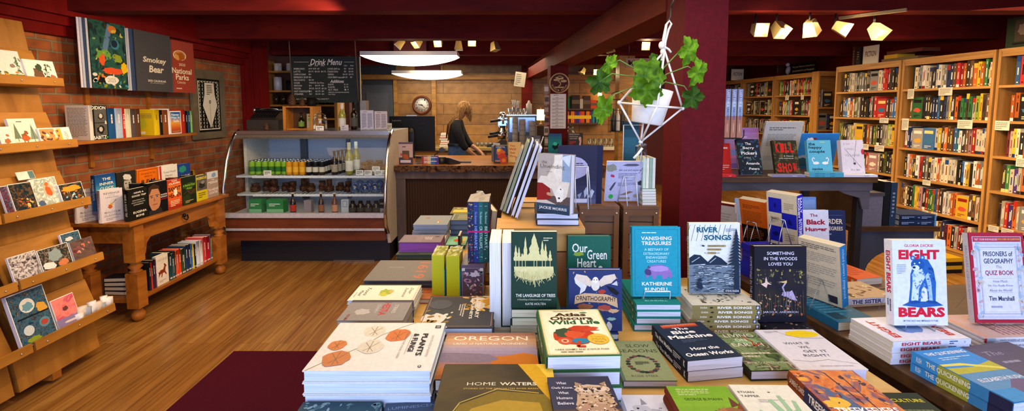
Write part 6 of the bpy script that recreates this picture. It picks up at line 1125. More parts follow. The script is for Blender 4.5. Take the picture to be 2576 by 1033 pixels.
pile(4, (a.x - .003, a.y + .003, TBL), .182, .262, .0385, '3f6a3e', AT, [('t', 'WILD LIFE', .5, .5, .5, .5, 'd8d0a8', .02)], nth('thick cream and green book with a red chameleon', '', 4), 2, True, 'e4e2ec', 'thick chameleon books')
# owl paperback, white wolf
a = onz(1385, 946, .886)
OWL = [('r', 0, 0, 1, 1, art_mat(['2a2a38', '35354a', '3a3a4c'], 6)), ('r', .0, .0, 1, .45, art_mat(['3a2c24', '5a4436', '2a2220'], 14)), ('b', .66, .58, .3, .26, 'b89878', 3, .12), ('b', .66, .42, .32, .2, 'a8846a', 4, .2), ('s', .38, .3, .95, .66, 90, .025, ['5a3a26', '8a6a50', 'd8c4a8', '3a2618'], 5), ('p', [(.41, .8), (.42, .9), (.53, .86)], '9a7c62'), ('p', [(.91, .8), (.91, .9), (.8, .86)], '9a7c62'), ('b', .66, .76, .27, .14, 'c0a48c', 6, .1), ('s', .4, .66, .92, .84, 60, .018, ['8a6a52', 'd8c4ac', '6a4e3a'], 15), ('b', .55, .77, .11, .06, 'd0b8a0', 16, .1), ('b', .78, .77, .11, .06, 'd0b8a0', 17, .1), ('e', .56, .77, .035, .035, '2a2228'), ('e', .77, .77, .035, .035, '2a2228'), ('r', .5, .785, .62, .8, '8a6a52'), ('r', .71, .785, .83, .8, '8a6a52'), ('p', [(.63, .76), (.66, .69), (.69, .76)], '3a302a')] + [('t', s, .2, .88 - i * .085, w, .045, 'd4d0dc', .01) for i, (s, w) in enumerate((('What', .16), ('Owls Know,', .34), ('What', .16), ('Humans', .24), ('Believe', .24)))] + [('t', 'JENNIFER ACKERMAN', .6, .1, .6, .05, 'd8d0c8')]
pile(5, (a.x, a.y - .215, TBL), .14, .213, .0265, '3a3a4a', OWL, [], nth('paperback with a brown owl looking out', '', 5), 2, False, 'd8d4e0', 'brown owl paperbacks')
a = onz(1562, 992, .80)
pile(2, (a.x, a.y - .2, TBL), .108, .2, .024, 'c8c4cc', [('r', 0, 0, 1, 1, art_mat(['c0bcc4', 'd4d0d6', 'b8b4bc'], 8)), ('b', .5, .6, .4, .24, 'a8a4ac', 3, .15), ('b', .34, .74, .2, .12, 'b8b4bc', 4, .15), ('e', .26, .74, .03, .03, '2a2a30'), ('p', [(.36, .8), (.4, .93), (.5, .82)], '8a868e'), ('s', .3, .35, .95, .75, 50, .03, ['8a8890', 'd8d4d8', '9a969c'], 5), ('b', .12, .68, .06, .04, '4a464e', 6)], [], nth('white book with a pale grey wolf', '', 2), 0, True, 'd8d6e0', 'pale wolf books')
# eavesdropping, forester
a = onz(1674, 970, .84)
EAV = [('v', 0, .3, 1, 1, ['5a7a1c', '7aa02a', '6a961f'], 6), ('r', 0, 0, 1, .3, '8a3a1c'), ('p', [(0, .3), (.15, .4), (.5, .42), (.75, .42), (1, .7), (1, .3)], '7a3a20'), ('b', .78, .56, .2, .09, '8a5a34', 3, .15), ('p', [(.55, .55), (.72, .63), (.74, .5)], '9a6a40'), ('e', .56, .55, .03, .03, '2a1a14'), ('p', [(.84, .62), (.9, .8), (.98, .66)], '5a3422'), ('b', .43, .46, .06, .04, '5a2a1c', 4), ('t', 'GEORGE BUMANN', .48, .76, .6, .04, '3a4a14'), ('n', .12, .82, .7, .95, 4, 'b8c87a'), ('t', 'EAVESDROPPING', .5, .3, .9, .085, 'f0e8d8', .03), ('t', 'ON ANIMALS', .5, .17, .7, .085, 'f0e8d8', .03)]
pile(4, (a.x, a.y - .215, TBL), .143, .213, .0222, '6a2a14', EAV, [], nth('green and rust book with a listening fox', '', 4), 0, True, 'd8d0c0', 'green and rust fox books')
a = onz(1826, 966, .84)
TAP = [('t', 'ETHAN', .2, .86, .26, .035, '3a3a34', .01), ('t', 'TAPPER', .22, .79, .3, .035, '3a3a34', .01), ('n', .3, .68, .75, .74, 2, 'a8a498'), ('b', .57, .86, .02, .012, '2a4a3a', 2), ('p', [(.35, .3), (.48, .5), (.45, .72), (.52, .74), (.58, .52), (.62, .56), (.64, .8), (.7, .8), (.7, .54), (.76, .56), (.82, .72), (.87, .7), (.82, .48), (.95, .52), (.97, .46), (.8, .3), (.7, .1), (.45, .1)], '8fb08a'), ('l', [(.2, .55), (.4, .42), (.6, .3)], .04, '9ab896'), ('t', 'HOW TO', .3, .36, .3, .04, 'b8583a'), ('t', 'LOVE A FOREST', .36, .28, .5, .045, 'b8583a', .01)]
pile(4, (a.x, a.y - .215, TBL), .142, .213, .0222, 'd4cebc', TAP, [], nth('cream paperback with a green fern-like hand', '', 4), -1, False, 'ddd4c0', 'cream fern hand paperbacks')
# low seasons
a = onz(1567, 957, .7715)
SEA = [('r', 0, 0, 1, 1, '8a9066'), ('r', 0, 0, .06, 1, '5a6a5a'), ('t', 'SLOW', .6, .86, .5, .085, '3a3e2a', 0), ('t', 'SEASONS', .55, .72, .8, .085, '3a3e2a', 0), ('t', 'ROSIE STEER', .45, .1, .5, .045, '4a4a34')]
for k in range(20): an = 6.28 * k / 20; SEA.append(('b', .52 + .28 * math.cos(an), .38 + .2 * math.sin(an), .05, .035, ['2a2c22', '6a3a34', '3a3a2c', '7a4a44', '2f3a2a'][k % 5], k))
SEA.append(('n', .38, .36, .66, .44, 3, '5a5e44'))
pile(1, (a.x, a.y, TBL), .146, .215, .021, '5f6a58', SEA, [], lambda k: 'sage green book with a wreath of dark leaves', 0, True, 'dcd8e4')
# blue machine
a = onz(1729, 915, .804)
BM = [('r', 0, 0, 1, 1, '1f2838'), ('v', .05, .86, .95, .985, ['1f2838', 'a83a20', 'd8602a', '1f2838'], 12), ('r', 0, .84, .14, 1, '1f2838'), ('r', .86, .84, 1, 1, '1f2838'), ('t', 'HELEN CZERSKI', .5, .955, .6, .03, 'c8a090'), ('t', 'The', .46, .83, .3, .07, 'e8e0dc', .015), ('t', 'Blue', .45, .73, .46, .09, 'e8e0dc', .03), ('t', 'Machine', .5, .6, .84, .1, 'e8e0dc', .03), ('n', .25, .44, .75, .52, 3, '4a5468'), ('t', 'How the', .52, .27, .52, .075, 'e8e0dc', .02), ('t', 'Ocean Works', .5, .13, .86, .085, 'e8e0dc', .03)]
pile(2, (a.x, a.y, TBL), .165, .215, .0305, '18202e', BM, [('t', 'The Blue Machine', .36, .5, .5, .42, 'e8e0dc', .02), ('n', .64, .2, .84, .8, 3, 'c8c0bc'), ('t', 'K', .93, .5, .04, .6, 'e0d8d0', .02)], nth('dark navy ocean paperback with white lettering', '', 2), 9, False, 'e4e4ee', 'dark navy ocean paperbacks')
# living on earth
a = onz(1866, 932, .78)
EAR = [('r', 0, 0, 1, 1, art_mat(['2a2c1c', '4a5a34', '7a8a5a', '3a3424', 'a89878'], 26, 4)), ('b', .55, .75, .3, .12, '7a9a6a', 3, .3), ('t', 'LIVING', .5, .9, .7, .09, 'd8ccb4', .0), ('t', 'ON', .45, .77, .26, .08, 'd8ccb4', .0), ('t', 'EARTH', .5, .64, .72, .09, 'd8ccb4', .0), ('l', [(.55, .86), (.68, .72), (.62, .6), (.8, .66)], .04, 'a83a1c'), ('n', .15, .3, .85, .45, 2, 'c0b494'), ('t', 'PETER GODFREY-SMITH', .5, .17, .84, .05, 'c8bc9c'), ('n', .2, .06, .8, .1, 1, 'a89c7c')]
pile(1, (a.x + .026, a.y, TBL), .132, .22, .0295, '2c2c1e', EAR, [], lambda k: 'mossy green book with tangled forest cover and cream serif title', 2, True, 'd8d4e0')
# vanishing treasures
VT = [('o', .05, .035, .95, .965, '1a6a7a', .006), ('n', .2, .905, .8, .93, 1, 'c8e8e8'), ('t', 'VANISHING', .5, .835, .64, .055, 'e8dcdc', .02), ('t', 'TREASURES', .5, .765, .62, .055, 'e8dcdc', .02), ('t', 'A BESTIARY OF', .5, .675, .5, .035, 'bfe8e4'), ('t', 'EXTRAORDINARY', .5, .615, .54, .035, 'bfe8e4'), ('t', 'ENDANGERED', .5, .56, .44, .035, 'bfe8e4'), ('t', 'CREATURES', .5, .505, .4, .035, 'bfe8e4'),
      ('p', [(.26, .32), (.27, .39), (.34, .43), (.45, .46), (.6, .46), (.72, .43), (.8, .37), (.83, .29), (.78, .26), (.74, .3), (.7, .255), (.62, .255), (.6, .31), (.5, .31), (.48, .255), (.41, .255), (.4, .31), (.33, .29), (.28, .26)], '8a6aa8'), ('b', .55, .4, .2, .06, 'a88ac0', 3, .1), ('b', .32, .35, .07, .07, '4a3a6a', 4, .15), ('p', [(.3, .4), (.33, .45), (.38, .41)], '5a4a7a'), ('t', 'KATHERINE', .5, .185, .62, .05, 'e8e8e4', .025), ('t', 'RUNDELL', .5, .105, .5, .05, 'e8e8e4', .025)]
VTT = [('r', 0, 0, 1, 1, '1f7a72'), ('t', 'KATHERINE', .5, .2, .6, .05, '8ad0c4', .015), ('t', 'RUNDELL', .5, .12, .5, .05, '8ad0c4', .015), ('b', .5, .32, .3, .05, '3a2a4a', 3)]
a = onz(1612, 852, TBL)
z = pile(4, (a.x - .004, 1.525, TBL), .152, .23, .0235, '1f7f76', VTT, [('t', 'VANISHING TREASURES', .4, .5, .6, .4, '8ad0c4'), ('e', .85, .5, .02, .02, 'e8c8a0')], nth('teal clothbound book', 'under the standing wombat book', 4), 0, True, 'e4e4f0', 'teal clothbound books', .006)
a, b = onz(1591, 751, z), onz(1712, 751, z)
VX = stand((a.x, a.y + .022, z + .006), 0, 7)
book('bright turquoise book with a purple wombat, standing face out on a white wire stand', VX, b.x - a.x, .238, .026, '1f90a4', VT, [('t', 'VANISHING TREASURES', .4, .5, .6, .4, 'c8f0ec')], (), True)
mb = MB(); c_ = (a.x + b.x) / 2; mb.tube([(-.045, .05, .0025), (-.045, -.03, .0025), (-.043, -.036, .03), (.043, -.036, .03), (.045, -.03, .0025), (.045, .05, .0025)], .0024, M('dfe8ec', .3), 6)
r = empty('book_easel', T(c_, a.y + .026, z), 'white coated wire stand holding the purple wombat book', 'book stand'); part(mb, 'front_lip', r)
mb = MB(); mb.tube([(-.045, .05, .0025), (-.03, .075, .12), (.03, .075, .12), (.045, .05, .0025)], .0024, M('dfe8ec', .3), 6); part(mb, 'back_rest', r)
# river songs
g = random.Random(8); RSG = [('r', 0, 0, 1, 1, 'd8d8d8')]
for i in range(9): RSG.append(('l', [(.02 + i * .1, .97), (-.02 + i * .1, .86), (-.06 + i * .1, .74)][:3], .008, '2a3a4c'))
RSG += [('t', 'RIVER', .36, .9, .42, .075, '1f5a68', .035), ('t', 'SONGS', .56, .79, .54, .075, '1f5a68', .035), ('n', .72, .87, .94, .92, 3, '6a7a84')] + [('r', .36, .655 - i * .05, .72 - .1 * i, .685 - i * .05, 'a8905a') for i in range(3)] + [('t', ['MOMENTS OF', 'WILD WONDER IN', 'FLY FISHING'][i], .53 - .04 * i, .67 - i * .05, .3, .018, '2a2a24') for i in range(3)]
RSG += [('p', [(0, .5), (.1, .55), (.22, .54), (.4, .42), (0, .4)], '1c2a3c'), ('p', [(.3, .4), (.5, .54), (.62, .5), (.75, .42), (.7, .38)], '1c2a3c'), ('l', [(.05, .44), (.2, .51)], .012, 'b8c0c8'), ('l', [(.4, .43), (.52, .5)], .012, 'b8c0c8'), ('r', 0, 0, 1, .4, '6a7884')]
for k in range(150): x, y = g.uniform(.0, .9), g.uniform(.02, .39); RSG.append(('l', [(x, y), (x + .05, y + .008), (x + .1, y + .001)], .009, ['1c2a3c', 'd0d4d8', '2a3a4c'][k % 3]))
for k in range(11): y = .86 - k * .045; w_ = .03 + k * .018; RSG.append(('p', [(.9, y + .07), (.9 - w_, y - .01), (.9, y + .005), (min(1, .9 + w_), y - .012)], '1c2a3c'))
RSG += [('r', .86, .0, .95, .45, '1c2a3c'), ('b', .18, .12, .06, .08, '1c2a3c', 4), ('e', .18, .2, .035, .035, '1c2a3c'), ('l', [(.2, .16), (.28, .3), (.12, .5)], .006, '1c2a3c'), ('p', [(.66, .02), (.66, .07), (.97, .07), (.97, .02)], '1c2a3c'), ('t', 'STEVE DUDA', .81, .045, .26, .03, 'd8d8d8', .01), ('b', .25, .68, .03, .015, '1c2a3c', 2)]
SPR = [('r', 0, 0, 1, 1, '8a7a48'), ('t', 'DUDA', .17, .5, .1, .36, 'e8e4d4', .01), ('b', .28, .5, .025, .012, '2a2a24', 3), ('t', 'RIVER SONGS', .62, .5, .5, .5, 'eeeade', .03), ('r', .93, .1, .985, .9, '2a3a5a'), ('b', .957, .5, .016, .02, 'c8c8d8', 3)]
a, b = onz(1738, 838, TBL), onz(1909, 838, TBL)
# spines towards the camera: turned a quarter so that the spine faces -y; head of the spine at the left
z = a.z
for i in range(6):
    r_ = book(f'lying book with a khaki river title spine, {["lowest", "second lowest", "third lowest", "third highest", "second highest", "topmost"][i]} of its pile' if 1 else '', Matrix.Translation((b.x + JX.uniform(-.006, .004), a.y + .0 + JX.uniform(-.003, .003), z + .0003)) @ RZ(90), .165, b.x - a.x, .0158, 'b8b09a', [('r', 0, 0, 1, 1, 'c8c2b0'), ('s', .1, .1, .9, .9, 60, .04, ['8a8470', '2a2a24', '6a6450'], 3)] if i == 5 else (), SPR, (), False, 'd8d0b8', 'khaki spined river books') if i in (0, 5) else dup(r0, Matrix.Translation((b.x + JX.uniform(-.008, .006), a.y + JX.uniform(-.003, .003), z + .0003)) @ RZ(90), f'lying book with a khaki river title spine, {["lowest", "second lowest", "third lowest", "third highest", "second highest", "topmost"][i]} of its pile', 'khaki spined river books')
    if i == 0: r0 = r_
    z += .0163
a, b = onz(1733, 741, z), onz(1866, 745, z)
book('white and navy woodcut river landscape book standing face out beside the pillar', stand((a.x, a.y + .012, z + .006), 0, 6), b.x - a.x, .245, .016, 'd8d8d8', RSG, [('r', 0, 0, 1, 1, '8a7a48'), ('t', 'RIVER SONGS', .5, .5, .6, .5, 'eeeade', .02)], (), False)
easel('clear stand behind the woodcut river book', T((a.x + b.x) / 2, a.y + .014, z), .09, .12, glass('acrylic', 'f4f8fa', 1.0))
# something in the woods
a = onz(1931, 830, .772)
z = pile(1, (a.x, a.y, TBL), .16, .2, .0215, '1c1a24', [('s', .05, .05, .95, .95, 50, .03, ['6a4a3a', '8a6a5a', '4a4a3a'], 5)], [('t', 'X', .2, .5, .04, .5, 'd8d0c8')], lambda k: 'black flowered book lying under its standing copy', 0, True, 'd8d4e0')
a, b = onz(1898, 812, z), onz(2037, 818, z)
g = random.Random(9)
SW_ = [('t', 'SOMETHING', .5, .905, .52, .042, 'd4cee0', .01), ('t', 'IN THE WOODS', .5, .835, .64, .042, 'd4cee0', .01), ('t', 'LOVES YOU', .5, .765, .46, .042, 'd4cee0', .01), ('r', 0, .08, 1, .7, art_mat(['17151e', '1f1c24', '2a241f', '1a1820'], 10)), ('s', .04, .5, .96, .7, 60, .018, ['6a6a3a', '8a7a3a', '4a4a34', '9a8a4a'], 4), ('s', .04, .08, .96, .36, 70, .02, ['b87a3a', 'a85a3a', 'c8a070', '5a4a3a', '8a4a3a'], 6),
       ('p', [(.12, .5), (.2, .52), (.22, .6), (.25, .53), (.33, .49), (.25, .5), (.23, .45)], 'd8b8a8'), ('b', .62, .37, .1, .05, '9a8aa8', 3, .15), ('p', [(.56, .36), (.72, .42), (.82, .28), (.7, .3)], 'a898b4'), ('l', [(.58, .38), (.54, .46), (.6, .52)], .03, 'a898b4'), ('p', [(.62, .55), (.56, .54), (.46, .53), (.57, .515), (.62, .515)], 'c8a870'), ('l', [(.62, .33), (.6, .2)], .01, '8a7a8a'), ('l', [(.66, .33), (.68, .2)], .01, '8a7a8a'), ('t', 'JAROD K. ANDERSON', .5, .13, .68, .032, 'd0c4d4', .008)] + [('l', [(x, .1), (x + g.uniform(-.03, .03), .3 + g.random() * .15)], .005, '5a5a44') for x in [.06 + .055 * k for k in range(17)]]
book('black book with a grey heron among night flowers, standing face out', stand((a.x, a.y + .03, z + .0006), 0, 5), b.x - a.x, .258, .03, '1a1822', SW_, [('t', 'SOMETHING IN THE WOODS', .5, .5, .7, .4, 'b8b0c0')], (), True)
# what if we get it right
a = onz(2003, 940, .785)
WI = [('b', .7, .87, .28, .12, 'e0c01c', 3, .05), ('n', .1, .9, .35, .96, 3, '9a94a0'), ('l', [(.3, .97), (.42, .84), (.6, .76), (.98, .75)], .006, '3a3a40')] + [('t', s, x, .62 - i * .1, w, .055, '4a4650', 0) for i, (s, x, w) in enumerate((('WHAT IF', .42, .42), ('WE', .46, .16), ('GET IT', .56, .38), ('RIGHT?', .5, .4)))] + [('l', [(.05, .22), (.3, .18), (.6, .22), (.95, .12)], .005, '6a6670'), ('t', 'VISIONS OF CLIMATE FUTURES', .6, .08, .5, .022, '8a8490')]
pile(1, (.792, 1.232, TBL), .187, .235, .034, 'd4ccd0', WI, [('t', 'What If We Get It Right?', .45, .5, .6, .4, '6a646c'), ('n', .8, .2, .95, .8, 2, '8a848c')], lambda k: 'white book with a bright yellow disc at its top edge', 1, True, 'd8d8ec')
# treekeepers
a = onz(1984, 931, .82)
TK = [('r', 0, 0, 1, 1, art_mat(['3a2a3c', 'b8562a', 'd07a34', '5a4a6a', 'a8482a', 'd89a3a'], 13, 5, 1.5)), ('p', [(.15, .75), (.4, .6), (.6, .0), (.35, .0)], '4a5a7a'), ('s', .05, .05, .95, .95, 90, .035, ['c8642a', 'd88a3a', 'a8402a', '3a3048'], 4), ('b', .2, .4, .16, .14, 'd8a83a', 5, .3), ('b', .12, .18, .12, .1, '5a7aa0', 7, .3), ('t', 'TREEKEEPERS', .5, .3, .86, .1, 'e8e4e0', .02), ('l', [(.5, .95), (.55, .4)], .02, '2a2430'), ('l', [(.7, .9), (.66, .3)], .016, '2a2430')]
pile(2, (a.x, a.y - .235, TBL), .166, .235, .0345, '7a3a1c', TK, [('r', .3, 0, 1, 1, '1f2f5a'), ('t', 'LAUREN E. OAKES', .18, .5, .26, .4, 'e0d8d0', .01), ('t', 'TREEKEEPERS', .65, .5, .55, .6, 'e8e4e0', .03)], nth('autumn forest covered book with a blue spine', '', 2), 0, True, 'd8d0d0', 'autumn forest books')
a = onz(2252, 985, .78)
book('dark green book with yellow capitals at the table corner by the novels table', lie((.925, a.y - .215, TBL), -1), .1, .215, .028, '26301f', [('t', 'CULTURE', .5, .85, .8, .06, 'c8b82a', .02), ('n', .1, .5, .9, .7, 4, '6a704a')], [], (), True)
# ------------------------------------------------------------------ cabinet, crates and picture books
CAB = wood('cabinet_birch', 'b8843f', 'd09c52', (3, 14, 14), .4)
CABF = wood('cabinet_front', '8a5226', 'a86a34', (3, 14, 3), .45)
a, b = ony(1267, 570, 1.66), ony(1470, 570, 1.66); cz = a.z
r = root('display_cabinet', (a.x, 1.66, TBL), 'low birch wood display cabinet carrying the polar bear picture book', 'cabinet')
w = b.x - a.x
mb = MB(); mb.box(0, .0, 0, w, .56, cz - TBL - .02, CABF); part(mb, 'body', r)
mb = MB(); mb.box(-.012, -.02, cz - TBL - .02, w + .0, .56, cz - TBL, CAB); part(mb, 'top_board', r)
mb = MB(); mb.box(0, -.012, cz - TBL - .085, w, 0, cz - TBL - .021, CAB); mb.box(w * .3, -.016, .02, w * .78, 0, cz - TBL - .09, CABF); part(mb, 'front_rail', r)
CRW = brick_mat('crate_slats', (0, 2), '6a4426', '7e5430', '2a180c', 2.0, .055, .003, .5, .5, noise_amt=.4); CRF = wood('crate_frame', '5f3b20', '7a4f2c', (10, 10, 3), .5)
for i, (p0, p1, dpt) in enumerate(((1458, 1560, .8), (1569, 1660, .8))):
    y = 1.95; a, b = ony(p0, 522, y), ony(p1, 522, y); zt = 1.088
    r = root('storage_crate', (a.x, y, TBL), ['brown slatted wooden crate next to the birch cabinet', 'brown slatted wooden crate next to the maroon pillar'][i], 'crate'); w = b.x - a.x - .003; h = zt - TBL
    mb = MB(); mb.box(.0, .012, 0, w, dpt, h - .012, CRW); part(mb, 'slat_box', r)
    mb = MB()
    for q in ((0, 0, 0, .022, .011, h - .0125), (w - .022, 0, 0, w, .011, h - .0125), (.0221, 0, 0, w - .0221, .011, .03), (.0221, 0, h - .04, w - .0221, .011, h - .0125)): mb.box(*q, CRF)
    part(mb, 'front_frame', r)
    mb = MB(); mb.box(-.001, -.002, h - .012, w + .001, dpt, h, CRF); part(mb, 'top_board', r)
    for x in (.011, w - .011): mb = MB(); mb.lathe([(.005, 0), (.004, .003), (.001, .0035)], M('c8b89a', .3, .8), 10, T(x, 0, h - .03) @ RX(90)); part(mb, 'corner_bolt', r)
# the unwinding
UN = [('r', 0, 0, 1, 1, 'a89c90'), ('r', 0, 0, 1, .3, '5a4a44'), ('p', [(.0, .5), (.1, .62), (.3, .62), (.45, .8), (.6, .98), (.9, .9), (1, .6), (.9, .3), (.72, .2), (.55, .3), (.45, .42), (.2, .4)], 'd8ccb8'), ('p', [(.5, .98), (.75, 1.0), (.8, .7), (.62, .55), (.5, .7)], 'e0d6c4'), ('p', [(.55, .34), (.62, .2), (.78, .22), (.82, .4), (.7, .5)], 'e4dac8'), ('e', .68, .27, .03, .025, '2a2420'), ('e', .72, .42, .018, .018, '2a2420'), ('p', [(0, .22), (0, .5), (.16, .5), (.4, .42), (.44, .26), (.2, .2)], '8a2420'), ('b', .4, .32, .1, .05, 'b88a6a', 4), ('p', [(0, .2), (.3, .22), (.8, .12), (.7, .05), (.2, .1), (0, .05)], 'c8b8a8'), ('r', .75, .55, 1, 1, '8a9cb0'), ('p', [(.7, .95), (.95, .8), (1, 1)], 'c8d0d8'), ('t', 'the', .2, .86, .16, .05, '6a5a48', 0), ('t', 'Unwinding', .45, .78, .74, .085, '6a5a48', .0), ('n', .3, .69, .6, .71, 1, '8a7a68'), ('v', 0, 0, 1, .16, ['2a3a4a', '3a4a58'], 2), ('t', 'JACKIE MORRIS', .5, .08, .84, .06, 'd8d4d0', .015)]
a, b = onz(1348, 568, cz), onz(1455, 568, cz)
z = pile(2, (a.x, a.y, cz + .0005), b.x - a.x, .2, .0235, '4a4a54', [('v', 0, 0, 1, .4, ['4a3a34', '5a4a44'], 2)], [], nth('pale-edged picture book', 'under the polar bear book', 2), -2, True, 'dcdcea', 'picture books under the polar bear book')
a, b = onz(1362, 536, z), onz(1432, 548, z)
UNM = stand((a.x + .003, a.y + .05, z + .0008), -33, 3)
book('picture book with a sleeping polar bear and red-dressed child, standing face out', UNM, .132, .212, .036, '8a8078', UN, [], (), True, 'dcdcea')
# navy picture book lying open-backed behind, on wire stand
a, b = ony(1409, 518, 1.88), ony(1518, 518, 1.88)
NB = [('r', 0, 0, 1, 1, '2a2a40'), ('v', 0, 0, 1, .4, ['5a5a7a', '3a3a55', '2a2a40'], 5), ('b', .35, .62, .34, .26, 'a8a4c4', 3, .04), ('n', .12, .6, .6, .72, 3, '4a4868'), ('r', .88, 0, 1, 1, '20203a'), ('p', [(.62, .1), (.6, .22), (.66, .3), (.7, .2)], 'a8b0c4'), ('p', [(.7, .12), (.78, .26), (.84, .22), (.78, .1)], 'a8b0c4'), ('p', [(.5, .08), (.46, .16), (.56, .2)], '8a92b0'), ('r', .25, .02, .68, .09, 'c8c4d8')]
a = ony(1404, 520, 1.93); b = ony(1516, 520, 1.93)
book('large navy picture book with a pale moon, back cover outward on a wire stand', stand((b.x, 1.97, 1.0885 + .006), 180, 5), b.x - a.x, .25, .012, '2a2a40', (), [], NB, True)
easel('white wire stand in front of the navy moon book', T((a.x + b.x) / 2 + .0, 1.965, 1.0885) @ RZ(180), .1, .17, M('c8ccd8', .3), .05)
# get out and explore sign
a, b = ony(1540, 512, 1.98), ony(1632, 512, 1.98)
GO = [('r', 0, 0, 1, 1, 'b4b0ca'), ('t', 'Get out and explore!', .58, .78, .56, .06, '3a3648', .01, .3), ('p', [(.38, .9), (.5, .94), (.72, .94), (.8, .91), (.72, .88), (.5, .88)], '5a5a6a'), ('b', .12, .84, .13, .1, '8a8a7a', 3, .2), ('n', .3, .58, .8, .72, 4, '7a768c'), ('t', 'WE REMIND', .55, .52, .24, .025, '4a4658'), ('n', .3, .38, .8, .48, 3, '7a768c'), ('b', .16, .64, .05, .04, 'b03a5a', 4), ('p', [(.1, .3), (.2, .46), (.26, .5), (.22, .4), (.14, .26)], '4a4a58'), ('e', .15, .12, .06, .06, '3aa04a'), ('b', .85, .46, .08, .06, '3a3844', 5), ('l', [(.8, .7), (.9, .9)], .01, '5a6a4a'), ('l', [(.86, .68), (.94, .92)], .01, '5a6a4a'), ('p', [(.36, .16), (.6, .26), (.7, .24), (.5, .16)], '8a6a4a'), ('r', .36, .05, .62, .1, '8a8070'), ('b', .8, .14, .1, .05, '9a8a7a', 6)]
book('lilac-grey activity book back with fish, beetle and woodpecker sketches, on a wire stand', stand((b.x - .004, 2.03, 1.0885 + .006), 180, 14), b.x - a.x + .02, .185, .008, 'b4b0ca', (), [], GO, False)
easel('wire stand in front of the lilac-grey activity book', T((a.x + b.x) / 2, 2.026, 1.0885) @ RZ(180), .09, .12, M('b8bcc8', .3), .05)
# leaning row of tall picture books on a gold easel
for i, (px, c, t, lab) in enumerate(((1262, 'a8a088', .009, 'tall picture book with a map-like cover, first of the leaning row'), (1266, '8a9a6a', .011, 'tall green picture book, second of the leaning row'), (1276, '1a1714', .014, 'tall black-edged picture book in the middle of the leaning row'), (1290, 'c8ccd8', .009, 'tall white-edged picture book behind the black-edged one'), (1300, 'c4c8d8', .009, 'tall white-edged picture book, last of the leaning row'))):
    x0 = -.035 + i * .0145 + (.004 if i > 2 else 0); hh = (.27, .30, .31, .295, .285)[i]
    # faces the aisle (-x) and leans towards +x
    mx = Matrix.Translation((x0, 2.09 - .035 * i, cz + .0075)) @ RZ(-100 + 8) @ RX(90 - 19)
    lb = book(lab, mx, .2, hh, t, c, [('r', .05, .05, .95, .95, art_mat(['7a8a7a', 'b8a88a', '4a5a6a', 'a8b0a0'], 14))] if i < 2 else (), [], (), True, 'dcdcec' if i > 1 else 'b8b09a')
mb = MB(); mb.box(.05, hh - .06, .003, .085, hh + .035, .0042, C('d8d0bc')); art(mb, [('n', .1, .6, .9, .95, 4, '8a8270')], .035, .095, T(.05, hh - .06, .0042)); part(mb, 'bookmark', lb, 'cream slip card')
r = empty('book_easel', T(.2, 2.03, cz) @ RZ(-90), 'steel wire easel propping the leaning row of tall picture books', 'book stand')
mb = MB(); mb.tube([(-.05, .06, .003), (-.02, -.02, .19), (.02, -.02, .19), (.05, .06, .003)], .003, STEEL, 6); part(mb, 'back_leg', r)
mb = MB(); mb.tube([(-.06, -.16, .003), (-.06, .03, .003), (.06, .03, .003), (.06, -.16, .003)], .003, STEEL, 6); part(mb, 'base_wire', r)
mb = MB(); mb.ball((0, 0, .006), .006, .006, .006, M('c8a04a', .25, .9), 8); part(mb, 'ball_foot', r)
# dark teal picture books on a wire rack behind the crystal
a, b = Vector((.53, 0, 0)), Vector((.605, 0, 0))
book('tall teal night sky picture book on a wire rack behind the hanging crystal', stand((a.x, 2.23, 1.0885 + .046), 0, 4), b.x - a.x, .3, .012, '16303c', [('v', 0, 0, 1, 1, ['12222c', '1f4a5a', '2a5a6a', '12222c'], 8), ('b', .7, .3, .16, .06, '8a4a5a', 3)])
a = onz(1612, 470, 1.0885)
for i in range(3): book(f'white-edged book lying under the night sky picture book, {ORD[3-i]} from the top', lie((.5, 2.1, 1.0885 + i * .0145), 0), .11, .2, .014, 'b8b4b0', (), [], (), False, 'd0cccc', 'white-edged books on the crate')
mb = MB(); q = .0025; mb.tube([(.522, 2.2, 1.1345), (.522, 2.2, 1.42), (.609, 2.2, 1.42), (.609, 2.2, 1.1345)], q, M('d0d4d8', .3), 6); solo(mb, 'wire_rack', I4, 'thin white wire rack holding the night sky picture book', 'rack')
for i in range(6):
    mb = MB(); mb.box(-.058, 0, 0, 0, .16, .011, C(['c8c4b8', '9aa08a', 'd0ccc0', 'b8b0a0', 'c8c8c0', '8a9a8a'][i])); mb.box(-.057, -.0006, .002, -.001, 0, .009, pages('d8d4c8')); solo(mb, 'book', T(.612, 1.97 + .002 * i, 1.0885 + i * .0115), f'thin pale book in the low stack against the pillar, {ORD[6-i]} from the top', 'book', 'thin pale books against the pillar')
for i in range(4):
    mb = MB(); mb.box(0, 0, 0, .012, .12, .13, C(['b8c8b0', 'd8d0bc', '8aa08a', 'c8c4b4'][i])); solo(mb, 'book', T(.557 + i * .0135, 1.985, 1.0885 + .0695), f'small pale book standing on the low stack by the pillar, {ORD[i+1]} from the crate side', 'book', 'small pale books on the low stack')
# ------------------------------------------------------------------ dark table of novels
V2 = lambda x, y, z=TBL: T2 @ Vector((x, y, z))
def backbook(label, p, yaw, tilt, w, h, t, c, back, spine=(), hard=False, page='d8ccb0', front=()): return book(label, stand(p, 180 + yaw, tilt), w, h, t, c, front, spine, back, hard, page)
